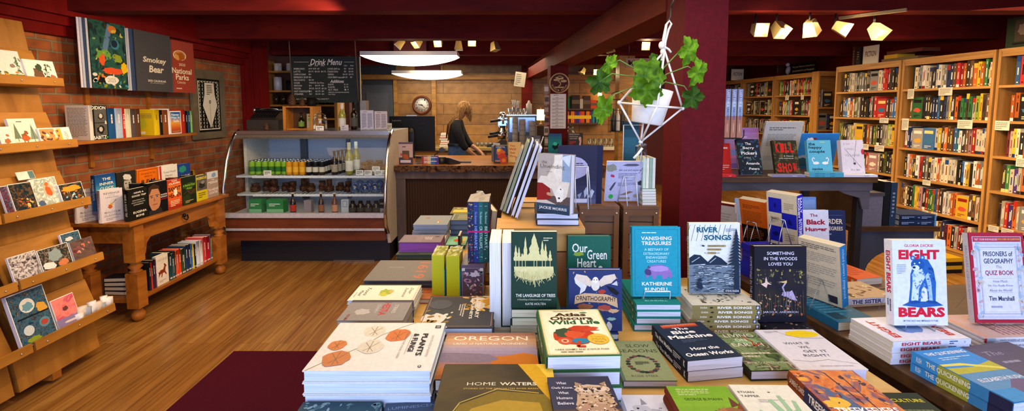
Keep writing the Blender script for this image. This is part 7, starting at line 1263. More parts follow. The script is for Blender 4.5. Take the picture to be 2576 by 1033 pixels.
# eight bears
a, b = onz(2243, 918, TBL), onz(2440, 850, .82)
EBS = [('t', 'EIGHT BEARS', .36, .5, .5, .55, 'b81e30', .03), ('n', .72, .15, .84, .85, 2, '3a5a8a'), ('t', 'V', .92, .5, .03, .4, '7a8aa8')]
EB = [('t', 'GLORIA DICKIE', .5, .935, .54, .032, 'c02038', .015), ('t', 'EIGHT', .5, .83, .76, .115, 'd01e34', .05), ('t', 'BEARS', .52, .155, .86, .115, 'd01e34', .05), ('t', 'MYTHIC PAST AND IMPERILED FUTURE', .5, .055, .64, .02, '3a5a8a', .01), ('n', .08, .6, .26, .72, 6, '9aa8c0'),
      ('p', [(.28, .26), (.32, .45), (.33, .6), (.4, .72), (.52, .79), (.66, .77), (.76, .66), (.8, .5), (.78, .26), (.65, .26), (.63, .42), (.57, .46), (.53, .42), (.5, .26)], '2a62a8'), ('p', [(.33, .29), (.36, .48), (.37, .6), (.43, .68), (.54, .68), (.6, .56), (.54, .5), (.48, .43), (.46, .29)], 'ccdaec'), ('p', [(.66, .29), (.66, .42), (.6, .58), (.66, .62), (.71, .5), (.73, .29)], 'a8c4e4'), ('e', .47, .715, .125, .1, '1f549c'), ('e', .43, .675, .07, .05, 'd8e2f0'), ('e', .4, .68, .03, .022, '12305a'), ('e', .38, .79, .045, .045, '2a62a8'), ('e', .56, .795, .045, .045, '2a62a8'), ('e', .38, .79, .022, .022, 'a8c4e4'), ('e', .56, .795, .022, .022, 'a8c4e4'), ('e', .41, .725, .014, .014, 'e8eef4'), ('e', .5, .735, .014, .014, 'e8eef4'), ('s', .36, .32, .58, .64, 40, .02, ['5a8ac4', '8ab0dc'], 3), ('s', .64, .3, .76, .7, 24, .02, ['8ab0dc', '1f4a8a'], 4), ('p', [(.16, .235), (.3, .28), (.8, .28), (.92, .235), (.5, .21)], '2a5a9c'), ('b', .39, .275, .1, .03, '1f4a8a', 3), ('b', .71, .275, .1, .03, '1f4a8a', 4)]
z = a.z
for i in range(4):
    mx = Matrix.Translation((b.x + JX.uniform(-.004, .004), b.y + JX.uniform(-.004, .004) - .002, z + .0003)) @ RZ(94.6); l = f'white paperback with a red capital spine, {["lowest", "second lowest", "third lowest", "topmost"][i]} under the blue bear book'
    if i in (0, 3): r_ = book(l, mx, .155, .247, .0172, 'dcd8de', [('t', 'EIGHT', .5, .84, .7, .1, 'c83a2a', .04), ('t', 'BEARS', .5, .14, .7, .1, 'c83a2a', .04), ('b', .5, .5, .2, .3, '6a8ac0', 4)] if i == 3 else (), EBS, (), False, 'dcd2c0', 'white bear paperbacks')
    else: r_ = dup(r0, mx, l, 'white bear paperbacks')
    if i == 0: r0 = r_
    z += .0176
a, b = onz(2242, 822, z), onz(2377, 822, z)
book('white paperback with a blue bear between red capitals, standing face out', stand((a.x, a.y + .02, z + .006), 0, 7), b.x - a.x, .262, .03, 'dcdce4', EB, [('t', 'EIGHT BEARS', .38, .5, .5, .55, 'c02038', .03), ('n', .7, .2, .86, .8, 2, '3a5a8a')], (), False)
ACR = glass('acrylic', 'f4f8fa', 1.0)
easel('clear acrylic stand under the blue bear book', T((a.x + b.x) / 2 - .02, a.y + .024, z), .09, .12, ACR, .05)
# the quickening
QK = [('r', 0, .5, 1, 1, '3a86c8'), ('p', [(0, .5), (0, .62), (.5, .6), (1, .68), (1, .5)], 'b0a83a'), ('p', [(0, .66), (.4, .64), (1, .5), (1, .54), (.4, .69), (0, .7)], 'd8cc5a'), ('r', 0, .2, 1, .5, '5a8ab0'), ('p', [(.5, .0), (.4, .2), (.7, .34), (1, .3), (1, 0)], '6a5a7a'), ('t', 'THE QUICKENING', .52, .9, .84, .07, 'e4e4e8', .02), ('n', .2, .76, .9, .83, 2, 'a8c8e0'), ('t', 'ELIZABETH RUSH', .55, .36, .84, .06, 'dcd8dc', .015), ('r', 0, 0, .45, .2, '3a8ac0')]
QS = [('r', 0, 0, .3, 1, '3a8ac8'), ('r', .3, 0, .62, 1, '9a9a34'), ('r', .62, 0, .8, 1, '3a7aa8'), ('r', .8, 0, 1, 1, '2a2a44'), ('t', 'RUSH', .09, .5, .06, .5, 'd0d8e0', .01, 0, 0), ('t', 'THE QUICKENING', .4, .5, .46, .55, 'e0dcc8', .02)]
a = onz(2549, 1012, .81)
pile(2, (a.x + .002, a.y, TBL), .158, .236, .0295, '3a80bc', QK, QS, nth('blue and yellow-green seascape book with white capitals', '', 2), 10, True, 'd8dce8')
# geography quiz book
a = onz(2469, 882, TBL)
z = pile(1, (9, 9, 9), .01, .01, .001, 'd8d8dc', (), (), lambda k: 'x') if False else TBL
PRS = [('r', 0, 0, .03, 1, 'b0283a'), ('r', .03, 0, .14, 1, 'a8b8c8'), ('t', 'PRISONERS of GEOGRAPHY', .45, .5, .5, .4, '7a86a0', .01), ('n', .75, .2, .95, .8, 1, '8a94a8')]
for i in range(3):
    mx = Matrix.Translation((a.x + .262, a.y + .012 + JX.uniform(-.003, .003), z + .0003)) @ RZ(93); l = f'white spined quiz book, {["lowest", "middle", "topmost"][i]} under the red-bordered quiz book'
    if i in (0, 2): r_ = book(l, mx, .16, .26, .0135, 'd8d4da', [('r', 0, 0, 1, 1, 'c8a8a0'), ('n', .1, .3, .9, .7, 6, '9a6a70'), ('r', .04, .9, .96, .96, 'd8a088')] if i == 2 else (), PRS, (), True, 'd8d4e0', 'white quiz books')
    else: r_ = dup(r0, mx, l, 'white quiz books')
    if i == 0: r0 = r_
    z += .0139
PR = [('r', .05, .04, .95, .96, 'd8d0d8'), ('r', .06, .9, .94, .955, 'b83a50'), ('t', 'TEST YOUR KNOWLEDGE', .3, .927, .42, .022, 'e8d8dc', .01), ('t', 'WITH OVER 300 QUESTIONS', .72, .927, .42, .022, 'e8c83a', .01), ('o', .1, .06, .9, .88, 'b8c8dc', .02), ('r', .16, .1, .84, .84, 'e0dce6'), ('o', .16, .1, .84, .84, '7a86a8', .008), ('o', .18, .12, .82, .82, 'a8b0c8', .005), ('s', .05, .06, .16, .9, 30, .04, ['c8a0a8', 'a0b8c8', 'd0c0b0'], 3), ('s', .84, .06, .95, .9, 30, .04, ['c8a0a8', 'a0b8c8', 'd0c0b0'], 4),
      ('t', 'PRISONERS of', .5, .765, .54, .055, '3a4058', .015), ('t', 'GEOGRAPHY', .5, .685, .54, .055, '3a4058', .015), ('t', 'The', .5, .62, .1, .03, '9a8090', 0, .2), ('t', 'QUIZ BOOK', .5, .55, .52, .06, 'a8284a', .015), ('t', 'How Much', .5, .46, .26, .028, '8a86a0', 0, .2), ('t', 'Do You Really Know', .5, .41, .46, .028, '8a86a0', 0, .2), ('t', 'About the World?', .5, .36, .42, .028, '8a86a0', 0, .2), ('r', .28, .335, .72, .338, 'a8b0c8'), ('r', .28, .49, .72, .493, 'a8b0c8'), ('t', 'Tim Marshall', .5, .27, .46, .05, '3a4058', .015), ('n', .3, .16, .7, .2, 1, '9aa0b8')]
a, b = onz(2455, 819, z), onz(2600, 825, z)
book('red-bordered white quiz book with framed lettering, standing face out', stand((a.x, a.y + .02, z + .006), 0, 10), b.x - a.x + .01, .29, .02, 'b0283c', PR, [('r', 0, 0, 1, 1, 'c0b8c0'), ('t', 'PRISONERS of GEOGRAPHY', .45, .5, .6, .4, '7a8098')], (), True)
easel('clear acrylic stand behind the red-bordered quiz book', T(a.x + .08, a.y + .024, z), .1, .14, ACR, .07)
book('grey-violet book lying at the table edge below the quiz book', lie((1.355, 1.10, TBL), 10), .19, .24, .045, '5f5668', [('t', 'The', .35, .8, .3, .09, '9a92a8', 0, .3), ('n', .2, .58, .8, .66, 1, '9a92a8'), ('n', .2, .2, .8, .4, 3, '8a8298')])
# playground
a = onz(2108, 832, TBL)
z = pile(1, (a.x, a.y, TBL), .15, .24, .029, '1f5a78', [('n', .1, .2, .9, .9, 8, '3a7a98'), ('r', .1, .1, .4, .3, '17384a')], [], lambda k: 'cream-edged blue paperback lying under the blurb-side novel', 8.7, False, 'd8ccb4')
BL = [('n', .08, .86, .92, .95, 3, '6a6458'), ('n', .08, .66, .92, .82, 5, '9a9284'), ('n', .08, .44, .92, .62, 5, '9a9284'), ('n', .08, .24, .92, .4, 4, '9a9284'), ('r', .68, .04, .9, .16, '2a2a34'), ('n', .08, .05, .5, .18, 4, '9a9284')]
def backeasel(label, p, yaw, w, *a):
    th = R(180 + yaw); easel(label, T(p[0] + w / 2 * math.cos(th) - .012 * math.sin(th), p[1] + w / 2 * math.sin(th) + .012 * math.cos(th), p[2]) @ RZ(180 + yaw), *a)
backbook('novel showing its tan blurb side and torn-edge blue spine', (1.182, 1.628, z + .006), -64, 10, .148, .232, .036, 'c2b498', BL, [('r', 0, 0, 1, 1, '2a86c8'), ('t', 'richard powers / playground', .46, .45, .8, .5, 'c8e0f0')])
backeasel('clear acrylic stand in front of the tan blurb-side novel', (1.182, 1.628, z), -64, .148, .09, .1, ACR, .06, .02)
# june and intermezzo
p = V2(.0, .98); z = pile(3, (p.x + .01, p.y, TBL), .16, .22, .0295, 'c85a1c', [('r', 0, 0, 1, 1, '7a4a2a')], [], nth('cream-edged orange paperback', 'under the orange novel', 3), 8.7, False, 'd8ccb0', 'cream-edged orange paperbacks')
JN = [('r', 0, .42, 1, 1, 'd8641a'), ('r', 0, 0, 1, .42, '17120f'), ('n', .12, .8, .8, .9, 3, '8a3a10'), ('n', .1, .48, .85, .76, 8, 'a04a14'), ('n', .1, .1, .85, .36, 6, '8a4a20')]
backbook('novel with an orange over black back cover on a wire stand', (1.21, 2.165, z + .006), -58, 14, .128, .225, .036, 'd8641a', JN, [('r', .58, 0, 1, 1, '17120f'), ('t', 'JUNE', .36, .5, .3, .4, '9a1a5a', .03)])
backeasel('steel wire stand in front of the orange and black novel', (1.21, 2.165, z), -58, .128, .07, .12, STEEL, .05)
p = V2(.04, .76); z = pile(5, (p.x + .01, p.y, TBL), .15, .21, .028, '2a2ab0', (), [('t', 'INTERMEZZO', .6, .5, .5, .6, 'e0dcd8', .03)], nth('tan and blue paperback lying', 'behind the heron book', 5), 8.7, False, 'd8ccb0', 'tan and blue paperbacks')
IN = [('r', .06, .62, .5, .9, '1c1f9a'), ('r', .5, .36, .98, .64, '1c1f9a'), ('r', .06, .06, .5, .36, '1c1f9a'), ('n', .58, .7, .9, .84, 4, '9a8c70'), ('n', .12, .42, .42, .54, 4, '9a8c70'), ('n', .58, .1, .92, .26, 4, '9a8c70'), ('b', .28, .76, .04, .08, '12145a', 3), ('b', .76, .48, .06, .1, '12145a', 4), ('b', .28, .2, .1, .08, '12145a', 5)]
backbook('novel with a tan and blue chequered back cover on a wire stand', (1.222, 1.965, z + .006), -60, 8, .132, .235, .04, 'c8b898', IN, [('r', 0, 0, 1, 1, '2420a8'), ('t', 'SALLY', .2, .7, .3, .36, 'e8e4e8', .03), ('t', 'ROONEY', .24, .28, .38, .36, 'e8e4e8', .03), ('t', 'INTERMEZZO', .7, .5, .5, .62, 'd8d8f0', .02)])
backeasel('steel wire stand in front of the chequered novel', (1.222, 1.965, z), -60, .132, .1, .13, STEEL, .04)
book('dark red edged white book standing just beside the maroon pillar', stand((1.18, 2.43, TBL + .001), 180 - 50, 8), .15, .25, .03, '6a1c22', (), [('r', 0, 0, 1, 1, 'b0b0b8'), ('n', .2, .3, .8, .7, 1, '5a5a64')], [('r', .1, .05, 1, .95, 'b8b4b0'), ('n', .2, .2, .9, .8, 10, '9a9694')], False)
book('pale blue book with orange lower half beside the orange novel', stand((1.24, 2.56, TBL + .001), 0, 10), .14, .25, .02, '9ab0d0', [('r', 0, 0, 1, .45, 'c8583a'), ('b', .5, .45, .4, .12, 'd8c0b0', 3)])
book('white novel with crimson blackletter title', stand((1.325, 2.1, TBL + .05), 2, 8), .118, .235, .022, 'd4d4e0', [('t', 'The', .42, .9, .3, .06, '9a2038', .02), ('t', 'Black', .5, .77, .76, .1, '9a2038', .04), ('t', 'Hunger', .5, .62, .86, .1, '9a2038', .04), ('b', .4, .25, .2, .2, '3a2a3a', 3)])
pile(1, (1.32, 2.08, TBL), .12, .18, .048, 'c8c4c0', (), [], lambda k: 'pale thick book lying under the blackletter novel')
book('light blue book leaning behind the blackletter novel', stand((1.42, 2.38, TBL + .001), 0, 8), .15, .29, .02, '6a8ac8', [('r', .05, .05, .95, .95, '7a98d0')])
book('navy novel with cream capitals reading of murder', stand((1.50, 2.28, TBL + .001), -4, 8), .135, .245, .03, '202a50', [('t', 'MURDER', .5, .78, .8, .1, 'dcc8a8', .02), ('t', 'BY DEGREES', .5, .64, .8, .075, 'dcc8a8', .015), ('n', .2, .5, .8, .56, 1, '8a86a0'), ('r', .1, .9, .9, .905, '5a6a90'), ('v', 0, 0, 1, .4, ['2a4a8a', '202a50'], 4)])
book('orange paperback lying beyond the blue bear book', lie((1.455, 1.93, TBL), 12), .13, .2, .03, 'd0561c', [('n', .1, .2, .9, .8, 6, 'b04014')], [('t', 'M', .9, .5, .05, .5, 'e8c8a0', .02)], (), False)
book('brown and cream sketched paperback lying between the novel and the blue bear book', Matrix.Translation((1.47, 1.745, TBL)) @ RZ(98), .16, .21, .032, 'b89a78', [('s', .1, .1, .9, .9, 30, .06, ['8a6a4a', 'd8c8a8', '5a4030'], 3)], [('r', 0, .3, 1, 1, 'd0ccd8'), ('t', 'THE SISTER', .4, .6, .6, .5, '2a2a50', .03)], (), False)
# ------------------------------------------------------------------ high table by the pillar
HZ = 1.0855
ht = root('high_table', (1.7, 3.1, 0), 'tall dark table with a grey apron and black legs carrying face-out novels', 'table')
GAP = wood('grey_apron', '3f3b40', '55505a', (3, 12, 12), .5)
mb = MB(); mb.box(1.1, 2.8, HZ - .035, 2.2, 3.42, HZ, DARKW); put(mb, 'table_top', ht, bevel=.003)
mb = MB(); mb.box(1.12, 2.815, HZ - .085, 2.18, 2.835, HZ - .0355, GAP); put(mb, 'apron', ht)
mb = MB(); mb.box(2.16, 2.84, HZ - .085, 2.18, 3.4, HZ - .0355, GAP); put(mb, 'apron', ht)
for x, y in ((1.13, 2.84), (2.13, 2.84), (1.13, 3.36), (2.13, 3.36)): mb = MB(); mb.box(x - .02, y, 0, x + .02, y + .04, HZ - .0355, M('15151a', .45)); put(mb, 'leg', ht)
mb = MB(); mb.prism([(2.17, HZ - .086), (1.98, HZ - .086), (2.02, HZ - .105), (2.11, HZ - .13), (2.13, HZ - .2), (2.17, HZ - .2)], 2.82, 2.835, GAP, XZ); put(mb, 'gusset_plate', ht)
def hbook(label, p0, y0, w, h, tilt, yaw, c, els, Y=2.88, t=.022, spine=(), hard=False, z=HZ):
    a = ony(p0, y0, Y); return book(label, stand((a.x, Y, z + .0008), yaw, tilt), w, h, t, c, els, spine, (), hard)
hbook('dark flowered novel with white title on the high table', 1859, 432, .14, .225, 20, 0, '1a2430', [('s', 0, 0, 1, 1, 80, .05, ['2a5a4a', '2a4a7a', '1a1a24', '3a6a5a', '5a7a9a'], 3), ('t', 'The', .5, .87, .26, .07, 'e8e4e0', .02), ('t', 'Berry', .5, .74, .5, .09, 'e8e4e0', .02), ('t', 'Pickers', .5, .6, .7, .09, 'e8e4e0', .02), ('t', 'A Novel', .4, .47, .3, .05, 'b8b4b0', 0, .2), ('t', 'Amanda', .6, .31, .6, .07, 'e8e4e0', .015), ('t', 'Peters', .64, .16, .44, .07, 'e8e4e0', .015)], spine=[('t', 'THE BERRY PICKERS', .5, .5, .7, .5, 'c8c4c0')])
hbook('camouflage green novel with dripping red capitals on the high table', 1948, 434, .15, .215, 18, 0, '2a2a1c', [('s', 0, 0, 1, 1, 70, .07, ['4a4a2a', '3a2a1c', '6a4a2a', '5a5a34'], 4)] + [('t', c, .18 + .2 * i, .78, .15, .27, 'd0201c', .04) for i, c in enumerate('KILL')] + [('t', c, .18 + .21 * i, .2, .17, .27, 'd0201c', .04) for i, c in enumerate('SHOW')] + [('t', 'A Novel', .6, .54, .4, .04, 'e0dcd0'), ('t', 'DANIEL SWEREN-BECKER', .5, .47, .6, .03, 'e0dcd0')])
SWAN = lambda x, s: [('b', x, .34, .13, .06, 'e8e8e8', 3, .1), ('l', [(x - s * .1, .36), (x - s * .16, .44), (x - s * .1, .5), (x - s * .05, .46)], .035, 'e8e8e8')]
hbook('pale turquoise novel with two white swans on the high table', 2031, 428, .15, .215, 12, 2, '5ab0cc', [('t', 'the', .2, .89, .28, .09, '22303a', .025), ('t', 'happy', .34, .78, .56, .1, '22303a', .025), ('t', 'couple', .4, .66, .66, .1, '22303a', .025)] + SWAN(.32, 1) + SWAN(.7, -1) + [('t', 'naoise', .36, .17, .44, .07, '22303a', .02), ('t', 'dolan', .36, .07, .4, .07, '22303a', .02), ('n', .55, .92, .95, .96, 1, 'd8d83a')])
hbook('white novel with crossed swords and a red stain on the high table', 2112, 424, .148, .215, 10, 5, 'd0ccd8', [('t', 'IF WE', .26, .88, .3, .05, '9a98a4'), ('t', 'WERE', .4, .74, .34, .05, '9a98a4'), ('t', 'VILLAINS', .48, .56, .66, .06, '9a98a4'), ('l', [(.15, .75), (.85, .2)], .012, '5a5866'), ('l', [(.7, .98), (.5, .3)], .012, '5a5866'), ('b', .56, .32, .05, .05, '4a4854', 5), ('b', .97, .66, .09, .12, 'c0304a', 6), ('t', 'M. L. RIO', .58, .14, .4, .05, '7a7884')], t=.03)
def hback(label, p0, Y, w, h, tilt, c, els, yaw=0): a = ony(p0, 420, Y); return book(label, stand((a.x + w, Y, HZ + .0008), 180 + yaw, tilt), w, h, .014, c, (), (), els, True)
hback('tall grey-white picture book showing its text side, leaning on a wire stand', 1905, 3.14, .245, .335, 15, 'b8b4ac', [('n', .12, .82, .88, .9, 2, '6a6864'), ('n', .1, .5, .9, .76, 9, '8a8884'), ('n', .1, .2, .6, .3, 4, '9a9894')])
hback('sky blue picture book with a white seabird on the high table', 1993, 3.18, .27, .25, 14, '2a7ac8', [('b', .3, .85, .08, .04, 'e8e4e0', 3, .3), ('b', .42, .86, .05, .03, '8a2a2a', 4), ('b', .4, .3, .3, .14, '8a9ab0', 5), ('b', .25, .2, .2, .12, '2a4a5a', 6), ('b', .7, .62, .06, .05, 'c8b0a0', 7), ('r', .0, .0, 1, .08, '2a5a8a')])
a = ony(1822, 425, 3.2); book('purple and pink watercolour picture book on the high table', stand((a.x, 3.2, HZ + .001), 0, 8), .235, .28, .014, '8a6ab0', [('v', 0, 0, 1, 1, ['5a4a9a', 'b87aa8', 'a88ac8', '8a5aa0'], 8), ('b', .3, .4, .3, .1, '7a8ac8', 3), ('b', .7, .6, .25, .1, 'd0a0b8', 4), ('n', .45, .74, .85, .8, 1, 'd8c0d8')])
a = ony(1806, 428, 2.95); book('red novel half hidden by the maroon pillar on the high table', stand((a.x - .02, 2.95, HZ + .001), 0, 14), .1, .19, .02, 'c8281c', [('n', .1, .7, .9, .9, 2, 'e8d8c8'), ('n', .2, .1, .9, .3, 3, 'e0a090')], (), (), False)
for p0, w, c, l, sc, n in ((1806, .11, 'd0303a', 'red paperback lying at the pillar end of the high table edge', 'e8c8c8', 1), (1943, .2, '8a88a8', 'lilac-edged book lying in front of the dripping capitals novel', 'd8d4e0', 1), (2037, .205, '4aa0c0', 'turquoise paperback lying under the swan novel', '1f4a5a', 2), (2123, .205, 'd0ccdc', 'white paperback lying under the crossed swords novel', '7a7884', 1)):
    a = ony(p0, 438, 2.805)
    for k in range(n): book(l + (', upper copy' if k else (', lower copy' if n > 1 else '')), Matrix.Translation((a.x + w, 2.806, HZ + .0003 + k * .0135)) @ RZ(90), .05, w, .013, c, (), ([('t', 'happy couple', .3, .5, .3, .5, sc, .01)] if n > 1 else []) + [('n', .6, .3, .9, .7, 1, sc)], (), False)
wr = root('wire_rack', (1.26, 3.0, HZ), 'black wire rack of four tall pictorial spines by the maroon pillar', 'rack')
a, b = ony(1812, 346, 2.72 + .2), ony(1866, 346, 2.92)
mb = MB(); mb.tube([(a.x - .05, 2.92, HZ), (a.x - .05, 2.92, a.z - .006), (b.x, 2.92, a.z - .006), (b.x + .012, 2.92, a.z + .01), (b.x + .012, 2.92, a.z + .05)], .004, BLACK, 6); mb.tube([(a.x - .05, 3.06, HZ), (a.x - .05, 3.06, a.z - .006), (b.x, 3.06, a.z - .006), (b.x + .012, 3.06, a.z + .05)], .004, BLACK, 6); mb.box(a.x - .05, 2.92, a.z - .005, b.x, 3.06, a.z - .002, BLACK); put(mb, 'rack_frame', wr)
first = None
for i in range(4):
    t = .028; mx = Matrix.Translation((a.x - .012 + i * .0385, 2.925, a.z)) @ RZ(90) @ RX(90)
    l = f'tall sky to desert spined book, {ORD[i+1]} from the pillar in the wire rack'
    # spine towards the camera: -x of the book turned to -y
    if first is None: first = book(l, Matrix(((0, 0, 1, a.x - .012), (1, 0, 0, 2.925), (0, 1, 0, a.z), (0, 0, 0, 1))), .15, .3, .03, 'b89a88', (), [('r', 0, 0, .26, 1, '8a9ac8'), ('r', .26, 0, .55, 1, 'a8c0e0'), ('r', .55, 0, 1, 1, 'b8806a'), ('t', 'LAST FOR A', .2, .5, .34, .5, 'e8e4e8', .02), ('t', 'UNICORN', .5, .5, .26, .5, '4a5a9a', .02), ('b', .8, .5, .1, .01, 'd8b8a0', 3)], (), True, group='tall desert spines in the wire rack')
    else: dup(first, T(.038 * i, 0, 0) @ first.matrix_world, l)
# ------------------------------------------------------------------ low table with file box
lt_ = root('low_table', (2.5, 3.3, 0), 'low slate-painted table with an arched front beside the fiction bookcase', 'table')
SLT = wood('slate_paint', '2f3440', '434a5c', (8, 8, 3), .5)
mb = MB(); mb.box(2.2, 3.0, .70, 2.78, 3.66, .73, DARKW); put(mb, 'table_top', lt_)
arc = [(2.3 + .02 + .2 * (1 - math.cos(math.pi * i / 14)), .40 + .17 * math.sin(math.pi * i / 14)) for i in range(15)]
mb = MB(); mb.prism([(2.22, 0), (2.22, .70), (2.76, .70), (2.76, 0), (2.72, 0)] + arc[::-1] + [(2.32, 0)], 3.02, 3.05, SLT, XZ); put(mb, 'arched_front', lt_)
for x in (2.22, 2.72): mb = MB(); mb.box(x, 3.58, 0, x + .04, 3.62, .70, SLT); put(mb, 'leg', lt_)
fb = root('file_box', (2.36, 3.3, .7305), 'long grey-brown lidded file box on the low slate table', 'box')
mb = MB(); mb.box(-.1, -.27, 0, .05, .36, .2, wood('file_box_wood', '5a4226', '70532f', (3, 10, 10), .55)); part(mb, 'body', fb)
mb = MB(); mb.box(-.1, -.283, 0, .05, -.2705, .2, M('5c5866', .6)); part(mb, 'front_panel', fb, 'lilac grey front')
mb = MB(); mb.box(-.106, -.288, .2, .056, .362, .222, M('3a3234', .6)); part(mb, 'lid', fb)
mb = MB(); mb.box(.1, .2, 0, .14, .21, .1, BLACK)
for i, (x, c, h, l) in enumerate(((2.425, '16181c', .29, 'tall black binder standing beside the file box'), (2.47, '22344a', .285, 'tall slate blue binder standing beside the black one'))): mb = MB(); mb.box(0, 0, 0, .04, .26, h, C(c)); mb.box(.004, .01, .002, .036, .255, h + .0005, pages('b8b0a0')); art(mb, [('n', .3, .2, .7, .8, 7, '7a8aa0')] if i else [], .04, h, RX(90)); solo(mb, 'binder', T(x, 3.03, .7305), l, 'binder')
for i in range(2): book(f'navy hardback lying on the low slate table, {["lower", "upper"][i]} of two', Matrix.Translation((2.775, 3.03, .7308 + i * .037)) @ RZ(90), .17, .24, .036, '1c2c4c', (), [('n', .06, .25, .44, .75, 2, '8aa0c8'), ('b', .52, .5, .03, .012, '8aa0c8', 3), ('n', .6, .25, .9, .75, 2, '8aa0c8'), ('r', .95, 0, 1, 1, '4a8ac0')], (), True, group='navy hardbacks on the low table')
# ------------------------------------------------------------------ hanging plant
hp = root('hanging_planter', (.62, 1.93, 1.5), 'white pot of lobed green leaves hanging in a white geometric wire frame by the pillar', 'hanging plant')
PY_ = 1.93; WH = M('e0dcd6', .5, 0, .04)
A = ony(1672, 128, PY_); L_ = ony(1558, 258, PY_); Rr = ony(1717, 272, PY_); Bt = ony(1612, 357, PY_); mid = (L_ + Rr) / 2
Fn = mid + Vector((-.01, -.115, -.004)); Bk = mid + Vector((.01, .115, .004)); mb = MB()
for q in (L_, Rr, Fn, Bk): mb.tube([A, q], .0042, WH, 6); mb.tube([q, Bt], .0042, WH, 6)
for q, q2 in ((L_, Fn), (Fn, Rr), (Rr, Bk), (Bk, L_)): mb.tube([q, q2], .0042, WH, 6)
for q in (L_, Rr, Bt): mb.ball(q, .009, .009, .009, WH, 8)
put(mb, 'wire_frame', hp)
pc = ony(1634, 270, PY_); tiltm = Matrix.Translation(pc) @ RY(9); k = PY_ / FOCAL
mb = MB(); mb.lathe([(.058, -.068), (.062, -.064), (.081, .075), (.076, .076), (.07, .06), (.001, .058)], WH, 32, tiltm); put(mb, 'pot', hp, 'white ceramic pot')
mb = MB(); mb.lathe([(.072, .061), (.001, .064)], M('2a1c12', .9), 20, tiltm, cap=False); put(mb, 'soil', hp)
mb = MB(); top = ony(1684, 58, PY_); RP = M('d8d0c4', .9)
mb.tube([A, ony(1668, 100, PY_), ony(1676, 62, PY_), ony(1684, 52, PY_), ony(1689, 60, PY_), ony(1682, 74, PY_), ony(1674, 105, PY_), A], .0045, RP, 6)
mb.tube([ony(1676, 62, PY_), ony(1672, 90, PY_), ony(1669, 118, PY_)], .005, RP, 6); mb.ball(ony(1664, 114, PY_), .012, .012, .016, RP, 8); mb.tube([ony(1672, 118, PY_), ony(1682, 124, PY_), ony(1688, 132, PY_)], .0045, RP, 6); mb.ball(ony(1667, 130, PY_), .01, .01, .013, RP, 8)
put(mb, 'rope', hp)
mb = MB(); mb.tube([(top.x + .004, PY_, 1.9), (top.x + .004, PY_, 1.862), (top.x - .006, PY_, 1.85), (top.x + .004, PY_, 1.845)], .003, BLACK, 6); mb.tube([(top.x + .004, PY_, 1.9), (top.x + .03, PY_, 1.97)], .003, BLACK, 6); put(mb, 'ceiling_hook', hp)
LF = [art_mat(['2a4406', '42660c', '5a8212'], 30, 3, 1, .45), art_mat(['36540a', '527a10', '6c961a'], 30, 3, 1, .45), art_mat(['1c3206', '2a480c', '385a12'], 30, 3, 1, .45)]
def leaf(px, py, rx, ry, rot, m, dy, seed, fold=.3):
    g = random.Random(seed); c = ony(px, py, PY_ + dy); n = 60; vs = [Vector((0, 0, 0))]
    for ring in (.55, 1.0):
        for i in range(n):
            a_ = 2 * math.pi * i / n; lob = .82 + .13 * math.cos(5 * a_ + .4) + .07 * math.cos(15 * a_ + seed); notch = .7 + .3 * min(1, abs(math.atan2(math.sin(a_ - 1.57), math.cos(a_ - 1.57))) / .5)
            r_ = ring * lob * notch; x, z = 1.05 * rx * k * r_ * math.cos(a_), 1.05 * ry * k * r_ * math.sin(a_)
            vs.append(Vector((x, -.012 * ring + fold * abs(x) * ring + .006 * math.cos(5 * a_) * ring, z)))
    fs = [(0, 1 + i, 1 + (i + 1) % n) for i in range(n)] + [(1 + i, 1 + n + i, 1 + n + (i + 1) % n, 1 + (i + 1) % n) for i in range(n)]
    mb = MB(); mb.T = Matrix.Translation(c) @ RY(rot) @ RX(g.uniform(-18, 18)); mb.add(vs, fs, LF[m], True); put(mb, 'leaf', hp); return c
base_ = tiltm @ Vector((0, 0, .06))
for px, py, rx, ry, rot, m, dy, seed in ((1632, 188, 44, 52, 0, 0, -.07, 1), (1627, 228, 42, 40, 10, 0, -.1, 2), (1650, 160, 26, 30, 20, 2, .02, 3), (1533, 162, 30, 18, -60, 1, -.02, 4), (1508, 206, 34, 34, -30, 2, -.04, 5), (1518, 272, 24, 42, 15, 1, -.05, 6), (1732, 128, 40, 28, 100, 1, -.02, 7), (1754, 182, 38, 26, 110, 1, -.04, 8), (1742, 246, 32, 30, 130, 2, -.02, 9)):
    c = leaf(px, py, rx, ry, rot, m, dy, seed)
    mb = MB(); md = (base_ + c) / 2 + Vector((0, -.01, .05)); mb.tube([base_ + (c - base_) * .04, base_ * .4 + md * .6 + Vector((0, 0, .02)), md * .45 + c * .55 + Vector((0, 0, .02)), c], .0025, M('5a7a2a', .5), 6); put(mb, 'stem', hp)
cr_ = root('crystal_pendant', (.54, 1.92, 1.28), 'bundle of clear crystals tied below the geometric plant hanger', 'hanging crystal')
CRY = glass('crystal', 'e8e8ea', 2.2, .08)
for px, py, l, r_, an in ((1613, 392, 62, 6, 0), (1604, 380, 36, 8, 18), (1622, 378, 40, 8, -14), (1612, 376, 34, 7, 5)):
    c = ony(px, py, 1.92); mb = MB(); mb.lathe([(.001, -l * k * .55), (r_ * k * .6, -l * k * .1), (r_ * k * 1.2, l * k * .3), (r_ * k * .7, l * k * .42), (.001, l * k * .45)], CRY, 6, Matrix.Translation(c) @ RY(an))
    for f in range(len(mb.sm)): mb.sm[f] = False
    put(mb, 'crystal', cr_)
mb = MB(); mb.tube([Bt + Vector((0, 0, -.008)), ony(1610, 366, 1.925)], .003, WHITE, 6); mb.tube([ony(1616, 372, 1.9), ony(1604, 388, 1.9), ony(1594, 398, 1.9)], .005, WHITE, 6); put(mb, 'tie', cr_)
